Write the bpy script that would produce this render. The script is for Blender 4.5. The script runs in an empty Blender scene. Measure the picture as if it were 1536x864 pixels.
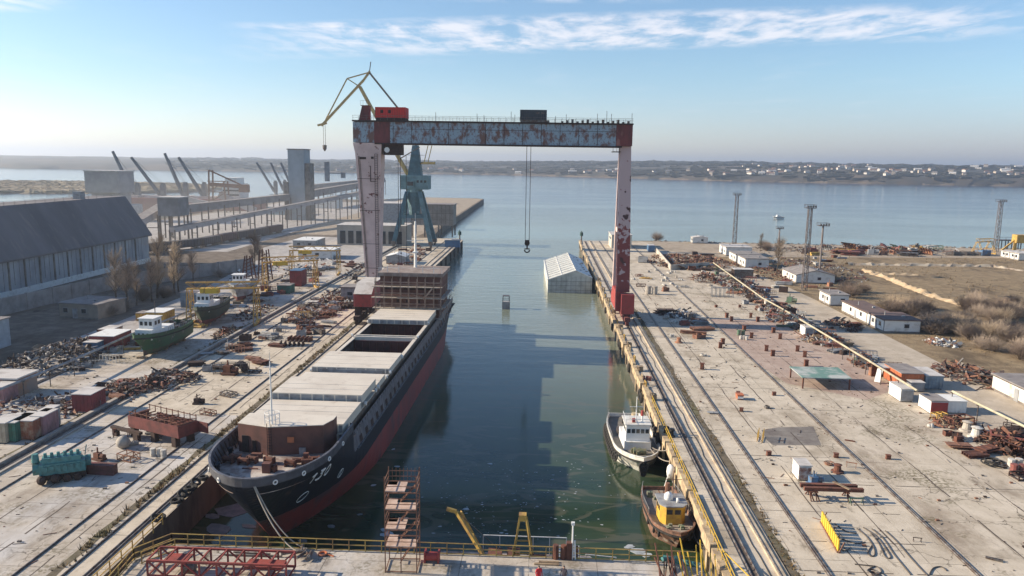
import bpy, math, random
from mathutils import Matrix, Vector
R_ = math.radians
rnd = random.Random(7)
SC = bpy.context.scene
COL = SC.collection
# ------------------------------------------------------------------ camera, sky, sun, exposure
CAM_H = 35.0; FPX = 1150.0
def _ray(x, y): return Vector(((x-768)/FPX, (432-y)/FPX, -1.0))
_s = 0.015; _vp = (818, 245)
_a = _ray(_vp[0]-700, _vp[1]-700*_s); _b = _ray(_vp[0]+700, _vp[1]+700*_s)
UPC = _b.cross(_a).normalized()
if UPC.y < 0: UPC = -UPC
YC = _ray(*_vp); YC = (YC - UPC*YC.dot(UPC)).normalized()
XC = YC.cross(UPC)
cam = bpy.data.objects.new('camera', bpy.data.cameras.new('camera'))
COL.objects.link(cam)
rot = Matrix((XC, YC, UPC))
cam.matrix_world = Matrix.Translation((0, 0, CAM_H)) @ rot.to_4x4()
cam.data.sensor_width = 36; cam.data.lens = 36*FPX/1536
cam.data.clip_start = 0.5; cam.data.clip_end = 40000
SC.camera = cam
def G(px, py, z=0.0):
    d = rot @ _ray(px, py); t = (z-CAM_H)/d.z
    return Vector((d.x*t, d.y*t, z))
SUN_EL = 23.0
SUN_DIR = Vector((-math.cos(R_(3)), math.sin(R_(3)), 0))*math.cos(R_(SUN_EL)) + Vector((0, 0, math.sin(R_(SUN_EL))))
W = bpy.data.worlds.new('World'); SC.world = W; W.use_nodes = True
nt = W.node_tree; nt.nodes.clear()
def N(t, ty, **k):
    n = t.nodes.new(ty)
    for a, b in k.items(): setattr(n, a, b)
    return n
sky = N(nt, 'ShaderNodeTexSky', sky_type='NISHITA', sun_disc=False)
sky.sun_elevation = R_(SUN_EL); sky.sun_rotation = R_(-87)
sky.altitude = 30; sky.air_density = 1.0; sky.dust_density = 0.25; sky.ozone_density = 2.6
bg = N(nt, 'ShaderNodeBackground'); bg.inputs['Strength'].default_value = 0.072
wo = N(nt, 'ShaderNodeOutputWorld')
tc = N(nt, 'ShaderNodeTexCoord'); sep = N(nt, 'ShaderNodeSeparateXYZ')
nt.links.new(tc.outputs['Generated'], sep.inputs[0])
def MA(t, op, a, b=None, c=None, clamp=False):
    n = N(t, 'ShaderNodeMath', operation=op, use_clamp=clamp)
    for i, v in enumerate((a, b, c)):
        if v is None: continue
        if isinstance(v, (int, float)): n.inputs[i].default_value = v
        else: t.links.new(v, n.inputs[i])
    return n.outputs[0]
# cloud sheet: directions are projected on a plane high above, two streaky layers
zz = MA(nt, 'MAXIMUM', sep.outputs['Z'], 0.02)
cx_ = MA(nt, 'DIVIDE', sep.outputs['X'], zz); cy_ = MA(nt, 'DIVIDE', sep.outputs['Y'], zz)
comb = N(nt, 'ShaderNodeCombineXYZ'); nt.links.new(cx_, comb.inputs[0]); nt.links.new(cy_, comb.inputs[1])
def cloud(scale, sx, sy, det, lo, hi, off=0, dist=0.0):
    mp = N(nt, 'ShaderNodeMapping'); mp.inputs['Scale'].default_value = (sx, sy, 1)
    mp.inputs['Location'].default_value = (off, off*0.7, 0)
    nt.links.new(comb.outputs[0], mp.inputs[0])
    nz = N(nt, 'ShaderNodeTexNoise'); nz.inputs['Scale'].default_value = scale; nz.inputs['Detail'].default_value = det
    nz.inputs['Roughness'].default_value = 0.62; nz.inputs['Distortion'].default_value = dist
    nt.links.new(mp.outputs[0], nz.inputs['Vector'])
    mr = N(nt, 'ShaderNodeMapRange', interpolation_type='SMOOTHSTEP')
    mr.inputs['From Min'].default_value = lo; mr.inputs['From Max'].default_value = hi
    nt.links.new(nz.outputs['Fac'], mr.inputs['Value']); return mr.outputs[0]
def band(v, c, w):   # smooth bump round c, half width w
    d = MA(nt, 'DIVIDE', MA(nt, 'SUBTRACT', v, c), w)
    return MA(nt, 'SUBTRACT', 1.0, MA(nt, 'MULTIPLY', d, d), clamp=True)
c1 = cloud(3.0, 1.0, 0.55, 9, 0.36, 0.66, 3.1, 0.25)
xr = MA(nt, 'DIVIDE', cx_, cy_)                           # tan of azimuth from +Y
el = MA(nt, 'DIVIDE', sep.outputs['Z'], MA(nt, 'MAXIMUM', sep.outputs['Y'], 0.05))
# long bank of cloud ahead and to the right, about ten degrees up; centre line rises to the left
axis = MA(nt, 'ADD', 0.161, MA(nt, 'MULTIPLY', xr, 0.036))
m1 = MA(nt, 'MULTIPLY', band(MA(nt, 'SUBTRACT', el, axis), 0.0, 0.025), MA(nt, 'MULTIPLY', band(xr, 0.12, 0.54), 1.6), clamp=True)
m2 = MA(nt, 'MULTIPLY', band(el, 0.212, 0.016), band(xr, 0.0, 0.17))
m3 = MA(nt, 'MULTIPLY', band(el, 0.198, 0.018), band(xr, -0.72, 0.12))
m4 = MA(nt, 'MULTIPLY', band(el, 0.167, 0.006), band(xr, -0.26, 0.16))
c2 = cloud(1.2, 1.0, 0.5, 6, 0.50, 0.9, 9.4)
low = MA(nt, 'MULTIPLY', band(el, 0.085, 0.08), MA(nt, 'MULTIPLY', c2, 0.4))
dens = MA(nt, 'MULTIPLY', c1, MA(nt, 'ADD', MA(nt, 'ADD', m1, MA(nt, 'MULTIPLY', m2, 0.9)), MA(nt, 'ADD', m3, MA(nt, 'MULTIPLY', m4, 0.7))), clamp=True)
dens = MA(nt, 'MULTIPLY', dens, 0.72)
dens = MA(nt, 'ADD', dens, MA(nt, 'MULTIPLY', low, 0.5), clamp=True)
mix = N(nt, 'ShaderNodeMix', data_type='RGBA')
# clear winter air overhead, a greyer mist bank low down away from the sun
def cmul(a, b):
    n = N(nt, 'ShaderNodeMix', data_type='RGBA', blend_type='MULTIPLY'); n.inputs['Factor'].default_value = 1.0
    nt.links.new(a, n.inputs['A'])
    if isinstance(b, tuple): n.inputs['B'].default_value = (*b, 1)
    else: nt.links.new(b, n.inputs['B'])
    return n.outputs['Result']
skyc = cmul(sky.outputs[0], (1.13, 1.22, 1.30))
lowf = N(nt, 'ShaderNodeMapRange', interpolation_type='SMOOTHSTEP'); lowf.inputs['From Min'].default_value = 0.13; lowf.inputs['From Max'].default_value = -0.01; nt.links.new(el, lowf.inputs['Value'])
azf = N(nt, 'ShaderNodeMapRange', interpolation_type='SMOOTHSTEP'); azf.inputs['From Min'].default_value = -0.25; azf.inputs['From Max'].default_value = 0.75; nt.links.new(xr, azf.inputs['Value'])
mist = N(nt, 'ShaderNodeMix', data_type='RGBA'); nt.links.new(MA(nt, 'MULTIPLY', lowf.outputs[0], azf.outputs[0]), mist.inputs['Factor'])
mist.inputs['A'].default_value = (1, 1, 1, 1); mist.inputs['B'].default_value = (0.58, 0.58, 0.70, 1)
lav = N(nt, 'ShaderNodeMix', data_type='RGBA'); nt.links.new(lowf.outputs[0], lav.inputs['Factor']); lav.inputs['A'].default_value = (1, 1, 1, 1); lav.inputs['B'].default_value = (1.24, 1.09, 1.17, 1)
skyc = cmul(skyc, lav.outputs['Result'])
skyc = cmul(skyc, mist.outputs['Result'])
nt.links.new(dens, mix.inputs['Factor']); nt.links.new(skyc, mix.inputs['A'])
mix.inputs['B'].default_value = (8.6, 8.3, 8.6, 1)
nt.links.new(mix.outputs['Result'], bg.inputs['Color']); nt.links.new(bg.outputs[0], wo.inputs[0])
sl = bpy.data.lights.new('sun', 'SUN'); sl.energy = 5.0; sl.angle = R_(0.5); sl.color = (1.0, 0.85, 0.65)
sun = bpy.data.objects.new('sun', sl); COL.objects.link(sun)
sun.rotation_euler = (-SUN_DIR).to_track_quat('-Z', 'Y').to_euler()
vs = SC.view_settings; vs.view_transform = 'Standard'; vs.look = 'None'; vs.exposure = 0.86; vs.gamma = 1; vs.use_curve_mapping = False
SC.cycles.volume_bounces = 0; SC.cycles.max_bounces = 6; SC.cycles.volume_step_rate = 4
# ------------------------------------------------------------------ materials
MATS = {}
def mat(name, c1, c2=None, sc=1.0, lo=0.4, hi=0.6, rough=0.8, metal=0.0, bump=0.0, bsc=None, det=5, stretch=(1, 1, 1), c3=None, sc3=0.1, lo3=0.5, hi3=0.7, amt3=1.0):
    if name in MATS: return MATS[name]
    m = bpy.data.materials.new(name); m.use_nodes = True; t = m.node_tree
    b = t.nodes['Principled BSDF']; b.inputs['Roughness'].default_value = rough; b.inputs['Metallic'].default_value = metal
    tcn = N(t, 'ShaderNodeTexCoord'); gm = N(t, 'ShaderNodeMapping'); gm.inputs['Scale'].default_value = stretch
    t.links.new(tcn.outputs['Object'], gm.inputs[0])
    def noise(s, d=det):
        n = N(t, 'ShaderNodeTexNoise'); n.inputs['Scale'].default_value = s; n.inputs['Detail'].default_value = d; n.inputs['Roughness'].default_value = 0.6
        t.links.new(gm.outputs[0], n.inputs['Vector']); return n.outputs['Fac']
    def rng(v, a, z, amt=1.0):
        r = N(t, 'ShaderNodeMapRange'); r.inputs['From Min'].default_value = a; r.inputs['From Max'].default_value = z; r.inputs['To Max'].default_value = amt
        t.links.new(v, r.inputs['Value']); return r.outputs[0]
    if c2 is None: c2 = tuple(x*0.8 for x in c1)
    mx = N(t, 'ShaderNodeMix', data_type='RGBA'); t.links.new(rng(noise(sc), lo, hi), mx.inputs['Factor'])
    mx.inputs['A'].default_value = (*c1, 1); mx.inputs['B'].default_value = (*c2, 1); out = mx.outputs['Result']
    if c3:
        m3_ = N(t, 'ShaderNodeMix', data_type='RGBA'); t.links.new(rng(noise(sc3, 6), lo3, hi3, amt3), m3_.inputs['Factor'])
        t.links.new(out, m3_.inputs['A']); m3_.inputs['B'].default_value = (*c3, 1); out = m3_.outputs['Result']
    t.links.new(out, b.inputs['Base Color'])
    if bump:
        bn = N(t, 'ShaderNodeBump'); bn.inputs['Distance'].default_value = bump
        t.links.new(noise(bsc or sc*3), bn.inputs['Height']); t.links.new(bn.outputs[0], b.inputs['Normal'])
    MATS[name] = m; return m
def ground_mat(name, base, dark, light, jx=0, jy=0, stain=0.5, crack=0.0, rust=None, bump=0.02, frost=None, weeds=0.0):
    """concrete or earth: two scales of blotches, optional slab joints (metres), cracks, rust stains, frost"""
    m = bpy.data.materials.new(name); m.use_nodes = True; t = m.node_tree
    b = t.nodes['Principled BSDF']; b.inputs['Roughness'].default_value = 0.92; b.inputs['Specular IOR Level'].default_value = 0.15
    g = N(t, 'ShaderNodeNewGeometry'); pos = g.outputs['Position']
    def mp(s, l=(0, 0, 0)):
        k = N(t, 'ShaderNodeMapping'); k.inputs['Scale'].default_value = s; k.inputs['Location'].default_value = l
        t.links.new(pos, k.inputs[0]); return k.outputs[0]
    def noise(s, d=6, st=(1, 1, 1), r=0.62, l=(0, 0, 0)):
        n = N(t, 'ShaderNodeTexNoise'); n.inputs['Scale'].default_value = s; n.inputs['Detail'].default_value = d; n.inputs['Roughness'].default_value = r
        t.links.new(mp(st, l), n.inputs['Vector']); return n.outputs['Fac']
    def rng(v, a, z, amt=1.0):
        r = N(t, 'ShaderNodeMapRange', interpolation_type='SMOOTHSTEP'); r.inputs['From Min'].default_value = a; r.inputs['From Max'].default_value = z; r.inputs['To Max'].default_value = amt
        t.links.new(v, r.inputs['Value']); return r.outputs[0]
    def mixc(f, A, B):
        x = N(t, 'ShaderNodeMix', data_type='RGBA'); t.links.new(f, x.inputs['Factor'])
        for k, v in (('A', A), ('B', B)):
            if isinstance(v, tuple): x.inputs[k].default_value = (*v, 1)
            else: t.links.new(v, x.inputs[k])
        return x.outputs['Result']
    out = mixc(rng(noise(0.35, 7), 0.38, 0.68), base, light)
    out = mixc(rng(noise(0.09, 8, (1, 0.5, 1), 0.7), 0.50, 0.66, stain), out, dark)
    out = mixc(rng(noise(1.8, 5, (1, 0.35, 1)), 0.52, 0.75, 0.45*stain+0.1), out, dark)
    out = mixc(rng(noise(6.0, 3), 0.55, 0.8, 0.4), out, dark)
    out = mixc(rng(noise(0.22, 9, (1, 0.45, 1), 0.75, (17, 3, 0)), 0.57, 0.66, stain), out, tuple(x*0.72 for x in dark))
    out = mixc(rng(noise(0.16, 9, (0.5, 1, 1), 0.7, (2, 91, 0)), 0.58, 0.68, 0.5), out, tuple(min(1, x*1.12) for x in light))
    if rust: out = mixc(rng(noise(0.05, 6, l=(31, 7, 0)), 0.55, 0.72, 0.6), out, rust)
    if frost:
        out = mixc(rng(noise(0.06, 7, (1, 0.6, 1), 0.7, (5, 50, 0)), 0.44, 0.6, 0.85), out, frost)
    if jx:
        br = N(t, 'ShaderNodeTexBrick'); br.offset = 0.0; br.inputs['Scale'].default_value = 1.0
        br.inputs['Brick Width'].default_value = jx; br.inputs['Row Height'].default_value = jy; br.inputs['Mortar Size'].default_value = 0.05
        br.inputs['Mortar Smooth'].default_value = 0.6
        br.inputs['Color1'].default_value = (0.0, 0, 0, 1); br.inputs['Color2'].default_value = (0.35, .35, .35, 1); br.inputs['Mortar'].default_value = (1, 1, 1, 1)
        wp = N(t, 'ShaderNodeVectorMath', operation='ADD')
        t.links.new(pos, wp.inputs[0]); wp.inputs[1].default_value = (0.7, 0.4, 0)
        t.links.new(wp.outputs[0], br.inputs['Vector'])
        tone = MA(t, 'MULTIPLY', br.outputs['Color'], 0.45)
        out = mixc(MA(t, 'MULTIPLY', tone, MA(t, 'SUBTRACT', 1.0, br.outputs['Fac'])), out, dark)
        out = mixc(MA(t, 'MULTIPLY', br.outputs['Fac'], rng(noise(0.25, 4, l=(9, 9, 0)), 0.38, 0.55, 0.75)), out, tuple(x*0.28 for x in dark))
    if crack:
        vo = N(t, 'ShaderNodeTexVoronoi', feature='DISTANCE_TO_EDGE'); vo.inputs['Scale'].default_value = 0.22
        nn = N(t, 'ShaderNodeTexNoise'); nn.inputs['Scale'].default_value = 0.8; nn.inputs['Detail'].default_value = 4; t.links.new(pos, nn.inputs['Vector'])
        va = N(t, 'ShaderNodeVectorMath', operation='MULTIPLY_ADD'); t.links.new(nn.outputs['Color'], va.inputs[0]); va.inputs[1].default_value = (2.5, 2.5, 0); t.links.new(pos, va.inputs[2])
        t.links.new(va.outputs[0], vo.inputs['Vector'])
        cf = MA(t, 'MULTIPLY', rng(vo.outputs[0], 0.018, 0.0), rng(noise(0.07, 4, l=(4, 77, 0)), 0.45, 0.6, crack))
        out = mixc(cf, out, tuple(x*0.3 for x in dark))
    if weeds:
        out = mixc(MA(t, 'MULTIPLY', rng(noise(0.12, 5, l=(70, 3, 0)), 0.5, 0.62), rng(noise(2.5, 5), 0.42, 0.6, weeds)), out, (0.10, 0.085, 0.035))
    t.links.new(out, b.inputs['Base Color'])
    bn = N(t, 'ShaderNodeBump'); bn.inputs['Distance'].default_value = bump; t.links.new(noise(3.0, 6), bn.inputs['Height']); t.links.new(bn.outputs[0], b.inputs['Normal'])
    MATS[name] = m; return m
# ------------------------------------------------------------------ mesh builder
class MB:
    def __init__(s): s.v = []; s.f = []; s.m = []; s.mi = 0; s.M = None; s.pc = []; s.mk = []
    def mark(s): s.mk.append((len(s.v), len(s.f))); return s
    def at(s, x=0, y=0, z=0, a=0): s.M = Matrix.Translation((x, y, z)) @ Matrix.Rotation(a, 4, 'Z'); return s
    def add(s, vs, fs):
        o = len(s.v); s.pc.append((o, len(s.f)))
        s.v += [tuple(s.M @ Vector(v)) for v in vs] if s.M else [tuple(v) for v in vs]
        s.f += [tuple(i+o for i in f) for f in fs]; s.m += [s.mi]*len(fs); return s
    def box(s, x0, y0, z0, x1, y1, z1):
        return s.add([(x0,y0,z0),(x1,y0,z0),(x1,y1,z0),(x0,y1,z0),(x0,y0,z1),(x1,y0,z1),(x1,y1,z1),(x0,y1,z1)],
                     [(0,3,2,1),(4,5,6,7),(0,1,5,4),(1,2,6,5),(2,3,7,6),(3,0,4,7)])
    def cb(s, x, y, z, sx, sy, sz): return s.box(x-sx/2, y-sy/2, z, x+sx/2, y+sy/2, z+sz)
    def bar(s, p, q, w, h=None, up=(0, 0, 1)):
        p = Vector(p); q = Vector(q); d = q-p
        if d.length < 1e-6: return s
        d.normalize(); u = Vector(up)
        if abs(d.dot(u)) > 0.98: u = Vector((0, 1, 0))
        a = d.cross(u).normalized()*(w/2); c = a.cross(d).normalized()*((h or w)/2)
        vs = [p-a-c, p+a-c, p+a+c, p-a+c, q-a-c, q+a-c, q+a+c, q-a+c]
        return s.add(vs, [(0,1,2,3),(7,6,5,4),(4,5,1,0),(5,6,2,1),(6,7,3,2),(7,4,0,3)])
    def tube(s, p, q, r, r2=None, n=8, caps=True):
        p = Vector(p); q = Vector(q); d = (q-p)
        if d.length < 1e-6: return s
        d.normalize(); r2 = r if r2 is None else r2
        a = d.orthogonal().normalized(); b = d.cross(a)
        vs = []
        for (c, rr) in ((p, r), (q, r2)):
            for i in range(n):
                t = 2*math.pi*i/n; vs.append(c+a*math.cos(t)*rr+b*math.sin(t)*rr)
        fs = [(i, (i+1) % n, n+(i+1) % n, n+i) for i in range(n)]
        if caps: fs += [tuple(range(n-1, -1, -1)), tuple(range(n, 2*n))]
        return s.add(vs, fs)
    def path(s, pts, r, n=6):
        for a, b in zip(pts, pts[1:]): s.tube(a, b, r, r, n)
        return s
    def prism(s, poly, z0, z1):
        n = len(poly); vs = [(x, y, z0) for x, y in poly]+[(x, y, z1) for x, y in poly]
        return s.add(vs, [tuple(range(n-1, -1, -1)), tuple(range(n, 2*n))]+[(i, (i+1) % n, n+(i+1) % n, n+i) for i in range(n)])
    def poly(s, pts): return s.add(pts, [tuple(range(len(pts)))])
    def extr(s, poly, axis, a, b):   # poly in the other two axes, extruded along axis from a to b
        f = (lambda p, t: (t, p[0], p[1])) if axis == 'x' else (lambda p, t: (p[0], t, p[1]))
        n = len(poly); vs = [f(p, a) for p in poly]+[f(p, b) for p in poly]
        return s.add(vs, [tuple(range(n-1, -1, -1)), tuple(range(n, 2*n))]+[(i, (i+1) % n, n+(i+1) % n, n+i) for i in range(n)])
    def ring(s, c, ax, R, r, n=14, k=6):
        c = Vector(c); ax = Vector(ax).normalized(); a = ax.orthogonal().normalized(); b = ax.cross(a); vs = []
        for i in range(n):
            t = 2*math.pi*i/n; d = a*math.cos(t)+b*math.sin(t)
            for j in range(k):
                u = 2*math.pi*j/k; vs.append(c+d*(R+r*math.cos(u))+ax*r*math.sin(u))
        fs = [(i*k+j, ((i+1) % n)*k+j, ((i+1) % n)*k+(j+1) % k, i*k+(j+1) % k) for i in range(n) for j in range(k)]
        return s.add(vs, fs)
    def lathe(s, prof, n=12, c=(0, 0, 0)):
        vs = []
        for (r, z) in prof:
            for i in range(n):
                t = 2*math.pi*i/n; vs.append((c[0]+r*math.cos(t), c[1]+r*math.sin(t), c[2]+z))
        fs = [(j*n+i, j*n+(i+1) % n, (j+1)*n+(i+1) % n, (j+1)*n+i) for j in range(len(prof)-1) for i in range(n)]
        fs += [tuple(range(n-1, -1, -1)), tuple((len(prof)-1)*n+i for i in range(n))]
        return s.add(vs, fs)
    def blob(s, c, rx, ry, rz, R=rnd, j=0.25, n=7, m=4, half=False):
        vs = []; 
        for a in range(m+1):
            ph = math.pi*a/m*(0.5 if half else 1)
            for i in range(n):
                t = 2*math.pi*i/n; k = 1+R.uniform(-j, j)
                vs.append((c[0]+rx*math.sin(ph)*math.cos(t)*k, c[1]+ry*math.sin(ph)*math.sin(t)*k, c[2]+rz*math.cos(ph)*k))
        fs = [(a*n+i, (a+1)*n+i, (a+1)*n+(i+1) % n, a*n+(i+1) % n) for a in range(m) for i in range(n)]
        return s.add(vs, fs)
    def each(s, name, mats, parent, cap=100):
        """every marked piece (or every primitive) becomes a part of its own"""
        b = (s.mk or s.pc)+[(len(s.v), len(s.f))]
        for i in range(len(b)-1):
            (v0, f0), (v1, f1) = b[i], b[i+1]
            if i == cap: v1, f1 = b[-1]
            q = MB(); q.v = s.v[v0:v1]; q.f = [tuple(a-v0 for a in f) for f in s.f[f0:f1]]; q.m = s.m[f0:f1]
            o = q.build(name, mats, parent)
            if i == cap: o['kind'] = 'stuff'; break
    def build(s, name, mats, parent=None, loc=None, rz=0, smooth=False, **tags):
        me = bpy.data.meshes.new(name); me.from_pydata(s.v, [], s.f)
        if not isinstance(mats, (list, tuple)): mats = [mats]
        for m in mats: me.materials.append(m)
        if len(mats) > 1: me.polygons.foreach_set('material_index', [min(i, len(mats)-1) for i in s.m])
        if smooth: me.polygons.foreach_set('use_smooth', [True]*len(s.f))
        me.update(); o = bpy.data.objects.new(name, me); COL.objects.link(o)
        if parent: o.parent = parent
        if loc is not None: o.location = loc
        o.rotation_euler.z = rz
        for k, v in tags.items():
            if v: o[k] = v
        return o
ALL = []
def thing(name, label, cat, loc=(0, 0, 0), rz=0, group=None):
    o = bpy.data.objects.new(name, None); COL.objects.link(o); o.empty_display_size = 0.5
    o.location = loc; o.rotation_euler = (0, 0, rz); o['label'] = label; o['category'] = cat
    if group: o['group'] = group
    ALL.append(o); return o
def tag(o, label, cat, group=None):
    o['label'] = label; o['category'] = cat
    if group: o['group'] = group
    ALL.append(o); return o
def struct(o): o['kind'] = 'structure'; return o
def kids(o):
    return KID.get(o.name, [])
def copy_tree(o, loc, rz=0, label=None, group=None, scale=None):
    r = o.copy(); COL.objects.link(r); r.location = loc; r.rotation_euler = (0, 0, rz)
    if scale: r.scale = scale
    if label: r['label'] = label
    if group: r['group'] = group
    for ch in o.children:
        c = ch.copy(); COL.objects.link(c); c.parent = r
        for g in ch.children:
            d = g.copy(); COL.objects.link(d); d.parent = c
    ALL.append(r); return r
ORD = ['', 'second ', 'third ', 'fourth ', 'fifth ', 'sixth ', 'seventh ', 'eighth ', 'ninth ', 'tenth ', 'eleventh ', 'twelfth ', 'thirteenth ', 'fourteenth ', 'fifteenth ', 'sixteenth ', 'seventeenth ', 'eighteenth ', 'nineteenth ', 'twentieth ',
       'twenty-first ', 'twenty-second ', 'twenty-third ', 'twenty-fourth ', 'twenty-fifth ', 'twenty-sixth ', 'twenty-seventh ', 'twenty-eighth ', 'twenty-ninth ', 'thirtieth ']
# ------------------------------------------------------------------ shared materials
steel = mat('bare_steel', (0.16, 0.15, 0.14), (0.10, 0.06, 0.045), 2.0, 0.45, 0.6, 0.5, 0.3)
rust = mat('rust', (0.17, 0.065, 0.04), (0.075, 0.032, 0.024), 1.2, 0.35, 0.65, 0.9)
rustL = mat('rust_light', (0.26, 0.13, 0.08), (0.12, 0.055, 0.04), 1.5, 0.35, 0.65, 0.9)
rustD = mat('rust_dark', (0.06, 0.033, 0.027), (0.03, 0.02, 0.018), 2, 0.35, 0.65, 0.9)
redp = mat('red_paint', (0.33, 0.05, 0.045), (0.17, 0.05, 0.04), 0.9, 0.5, 0.7, 0.65)
orangep = mat('orange_paint', (0.45, 0.14, 0.06), (0.25, 0.10, 0.06), 1.0, 0.5, 0.7, 0.7)
bluep = mat('blue_paint', (0.06, 0.14, 0.26), (0.08, 0.10, 0.13), 0.9, 0.5, 0.7, 0.6)
tealp = mat('teal_paint', (0.055, 0.20, 0.20), (0.04, 0.10, 0.10), 1.5, 0.45, 0.65, 0.6)
greenp = mat('green_paint', (0.05, 0.25, 0.12), (0.06, 0.14, 0.08), 1.2, 0.45, 0.65, 0.6)
yellowp = mat('yellow_paint', (0.50, 0.32, 0.07), (0.28, 0.16, 0.06), 1.3, 0.45, 0.65, 0.65)
yelB = mat('yellow_bright', (0.62, 0.40, 0.04), (0.45, 0.27, 0.05), 1.3, 0.5, 0.7, 0.6)
greyp = mat('grey_paint', (0.30, 0.31, 0.32), (0.18, 0.17, 0.17), 0.8, 0.45, 0.65, 0.7)
whitep = mat('white_paint', (0.72, 0.72, 0.70), (0.48, 0.45, 0.41), 1.0, 0.55, 0.75, 0.6)
whiteC = mat('white_wall', (0.66, 0.65, 0.62), (0.42, 0.38, 0.33), 0.7, 0.5, 0.75, 0.85)
conc = mat('concrete_plain', (0.42, 0.38, 0.33), (0.27, 0.24, 0.21), 0.6, 0.4, 0.65, 0.95, bump=0.02)
concD = mat('concrete_dark', (0.22, 0.20, 0.18), (0.13, 0.11, 0.10), 0.5, 0.4, 0.65, 0.95)
blackr = mat('black_rubber', (0.02, 0.02, 0.02), (0.035, 0.032, 0.03), 2, rough=0.9)
glass = mat('dark_glass', (0.03, 0.04, 0.05), (0.02, 0.025, 0.03), 1, rough=0.12)
timber = mat('weathered_timber', (0.30, 0.22, 0.14), (0.17, 0.12, 0.08), 1.5, 0.4, 0.65, 0.95)
ochre = mat('ochre_cap', (0.50, 0.39, 0.24), (0.28, 0.21, 0.14), 0.8, 0.42, 0.62, 0.95, bump=0.05)
roofg = mat('felt_roof', (0.26, 0.24, 0.23), (0.17, 0.15, 0.15), 0.6, 0.4, 0.65, 0.95)
roofw = mat('pale_roof', (0.52, 0.50, 0.48), (0.36, 0.33, 0.31), 0.5, 0.45, 0.65, 0.9)
roofb = mat('brown_roof', (0.15, 0.10, 0.09), (0.10, 0.07, 0.065), 0.6, 0.4, 0.65, 0.9)
roped = mat('rope', (0.35, 0.31, 0.26), rough=0.95)
CLN = [rust, rust, rustD, rustL, rust, greyp, steel, rustL]
# ------------------------------------------------------------------ water
wm = bpy.data.materials.new('water'); wm.use_nodes = True; t = wm.node_tree; b = t.nodes['Principled BSDF']
b.inputs['Roughness'].default_value = 0.10; b.inputs['IOR'].default_value = 1.33
g = N(t, 'ShaderNodeNewGeometry')
def wn(scale, det, st, l=(0, 0, 0), dist=0.0):
    k = N(t, 'ShaderNodeMapping'); k.inputs['Scale'].default_value = st; k.inputs['Location'].default_value = l; t.links.new(g.outputs['Position'], k.inputs[0])
    n = N(t, 'ShaderNodeTexNoise'); n.inputs['Scale'].default_value = scale; n.inputs['Detail'].default_value = det; n.inputs['Distortion'].default_value = dist
    t.links.new(k.outputs[0], n.inputs['Vector']); return n.outputs['Fac']
def wr(v, a, z, lo=0.0, hi=1.0):
    r = N(t, 'ShaderNodeMapRange', interpolation_type='SMOOTHSTEP'); r.inputs['From Min'].default_value = a; r.inputs['From Max'].default_value = z
    r.inputs['To Min'].default_value = lo; r.inputs['To Max'].default_value = hi; t.links.new(v, r.inputs['Value']); return r.outputs[0]
spo = N(t, 'ShaderNodeSeparateXYZ'); t.links.new(g.outputs['Position'], spo.inputs[0])
mx = N(t, 'ShaderNodeMix', data_type='RGBA'); t.links.new(wr(wn(0.05, 5, (1, 2.2, 1), dist=1.0), 0.35, 0.7), mx.inputs['Factor'])
mx.inputs['A'].default_value = (0.016, 0.038, 0.024, 1); mx.inputs['B'].default_value = (0.036, 0.058, 0.026, 1)
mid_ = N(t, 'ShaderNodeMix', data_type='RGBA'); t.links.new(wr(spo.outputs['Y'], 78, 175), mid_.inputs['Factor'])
t.links.new(mx.outputs['Result'], mid_.inputs['A']); mid_.inputs['B'].default_value = (0.175, 0.200, 0.155, 1)  # paler with distance: silty water plus sky reflection put into the base colour
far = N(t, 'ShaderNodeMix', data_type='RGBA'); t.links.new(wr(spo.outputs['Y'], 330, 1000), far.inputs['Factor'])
t.links.new(mid_.outputs['Result'], far.inputs['A']); far.inputs['B'].default_value = (0.012, 0.060, 0.150, 1)  # far blue carries the reflected sky in the base colour
# thin bands of foam and silt drifting in the basin
silt = wr(wn(0.10, 7, (1, 2.6, 1), (3, 9, 0), 1.6), 0.53, 0.60, 0, 0.45)
siltn = MA(t, 'MULTIPLY', silt, wr(spo.outputs['Y'], 190, 120))
sm = N(t, 'ShaderNodeMix', data_type='RGBA'); t.links.new(siltn, sm.inputs['Factor']); t.links.new(far.outputs['Result'], sm.inputs['A']); sm.inputs['B'].default_value = (0.125, 0.115, 0.08, 1)
t.links.new(sm.outputs['Result'], b.inputs['Base Color'])
hgt = MA(t, 'ADD', MA(t, 'MULTIPLY', wn(0.9, 4, (0.6, 1.6, 1)), 0.5), MA(t, 'MULTIPLY', wn(0.16, 3, (0.5, 1.8, 1)), 1.2))
calm = wr(wn(0.008, 4, (0.4, 1.6, 1), (40, 2, 0), 1.2), 0.35, 0.65, 0.35, 1.0)
bs = MA(t, 'MULTIPLY', MA(t, 'MULTIPLY', calm, wr(spo.outputs['Y'], 75, 260, 0.10, 1.0)), 1.0)
bn = N(t, 'ShaderNodeBump'); bn.inputs['Distance'].default_value = 0.16; t.links.new(bs, bn.inputs['Strength']); t.links.new(hgt, bn.inputs['Height']); t.links.new(bn.outputs[0], b.inputs['Normal'])
WZ = -3.8
m = MB(); m.poly([(-11000, -200, WZ), (11000, -200, WZ), (11000, 3000, WZ), (-11000, 3000, WZ)])
struct(m.build('water', wm))
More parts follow.
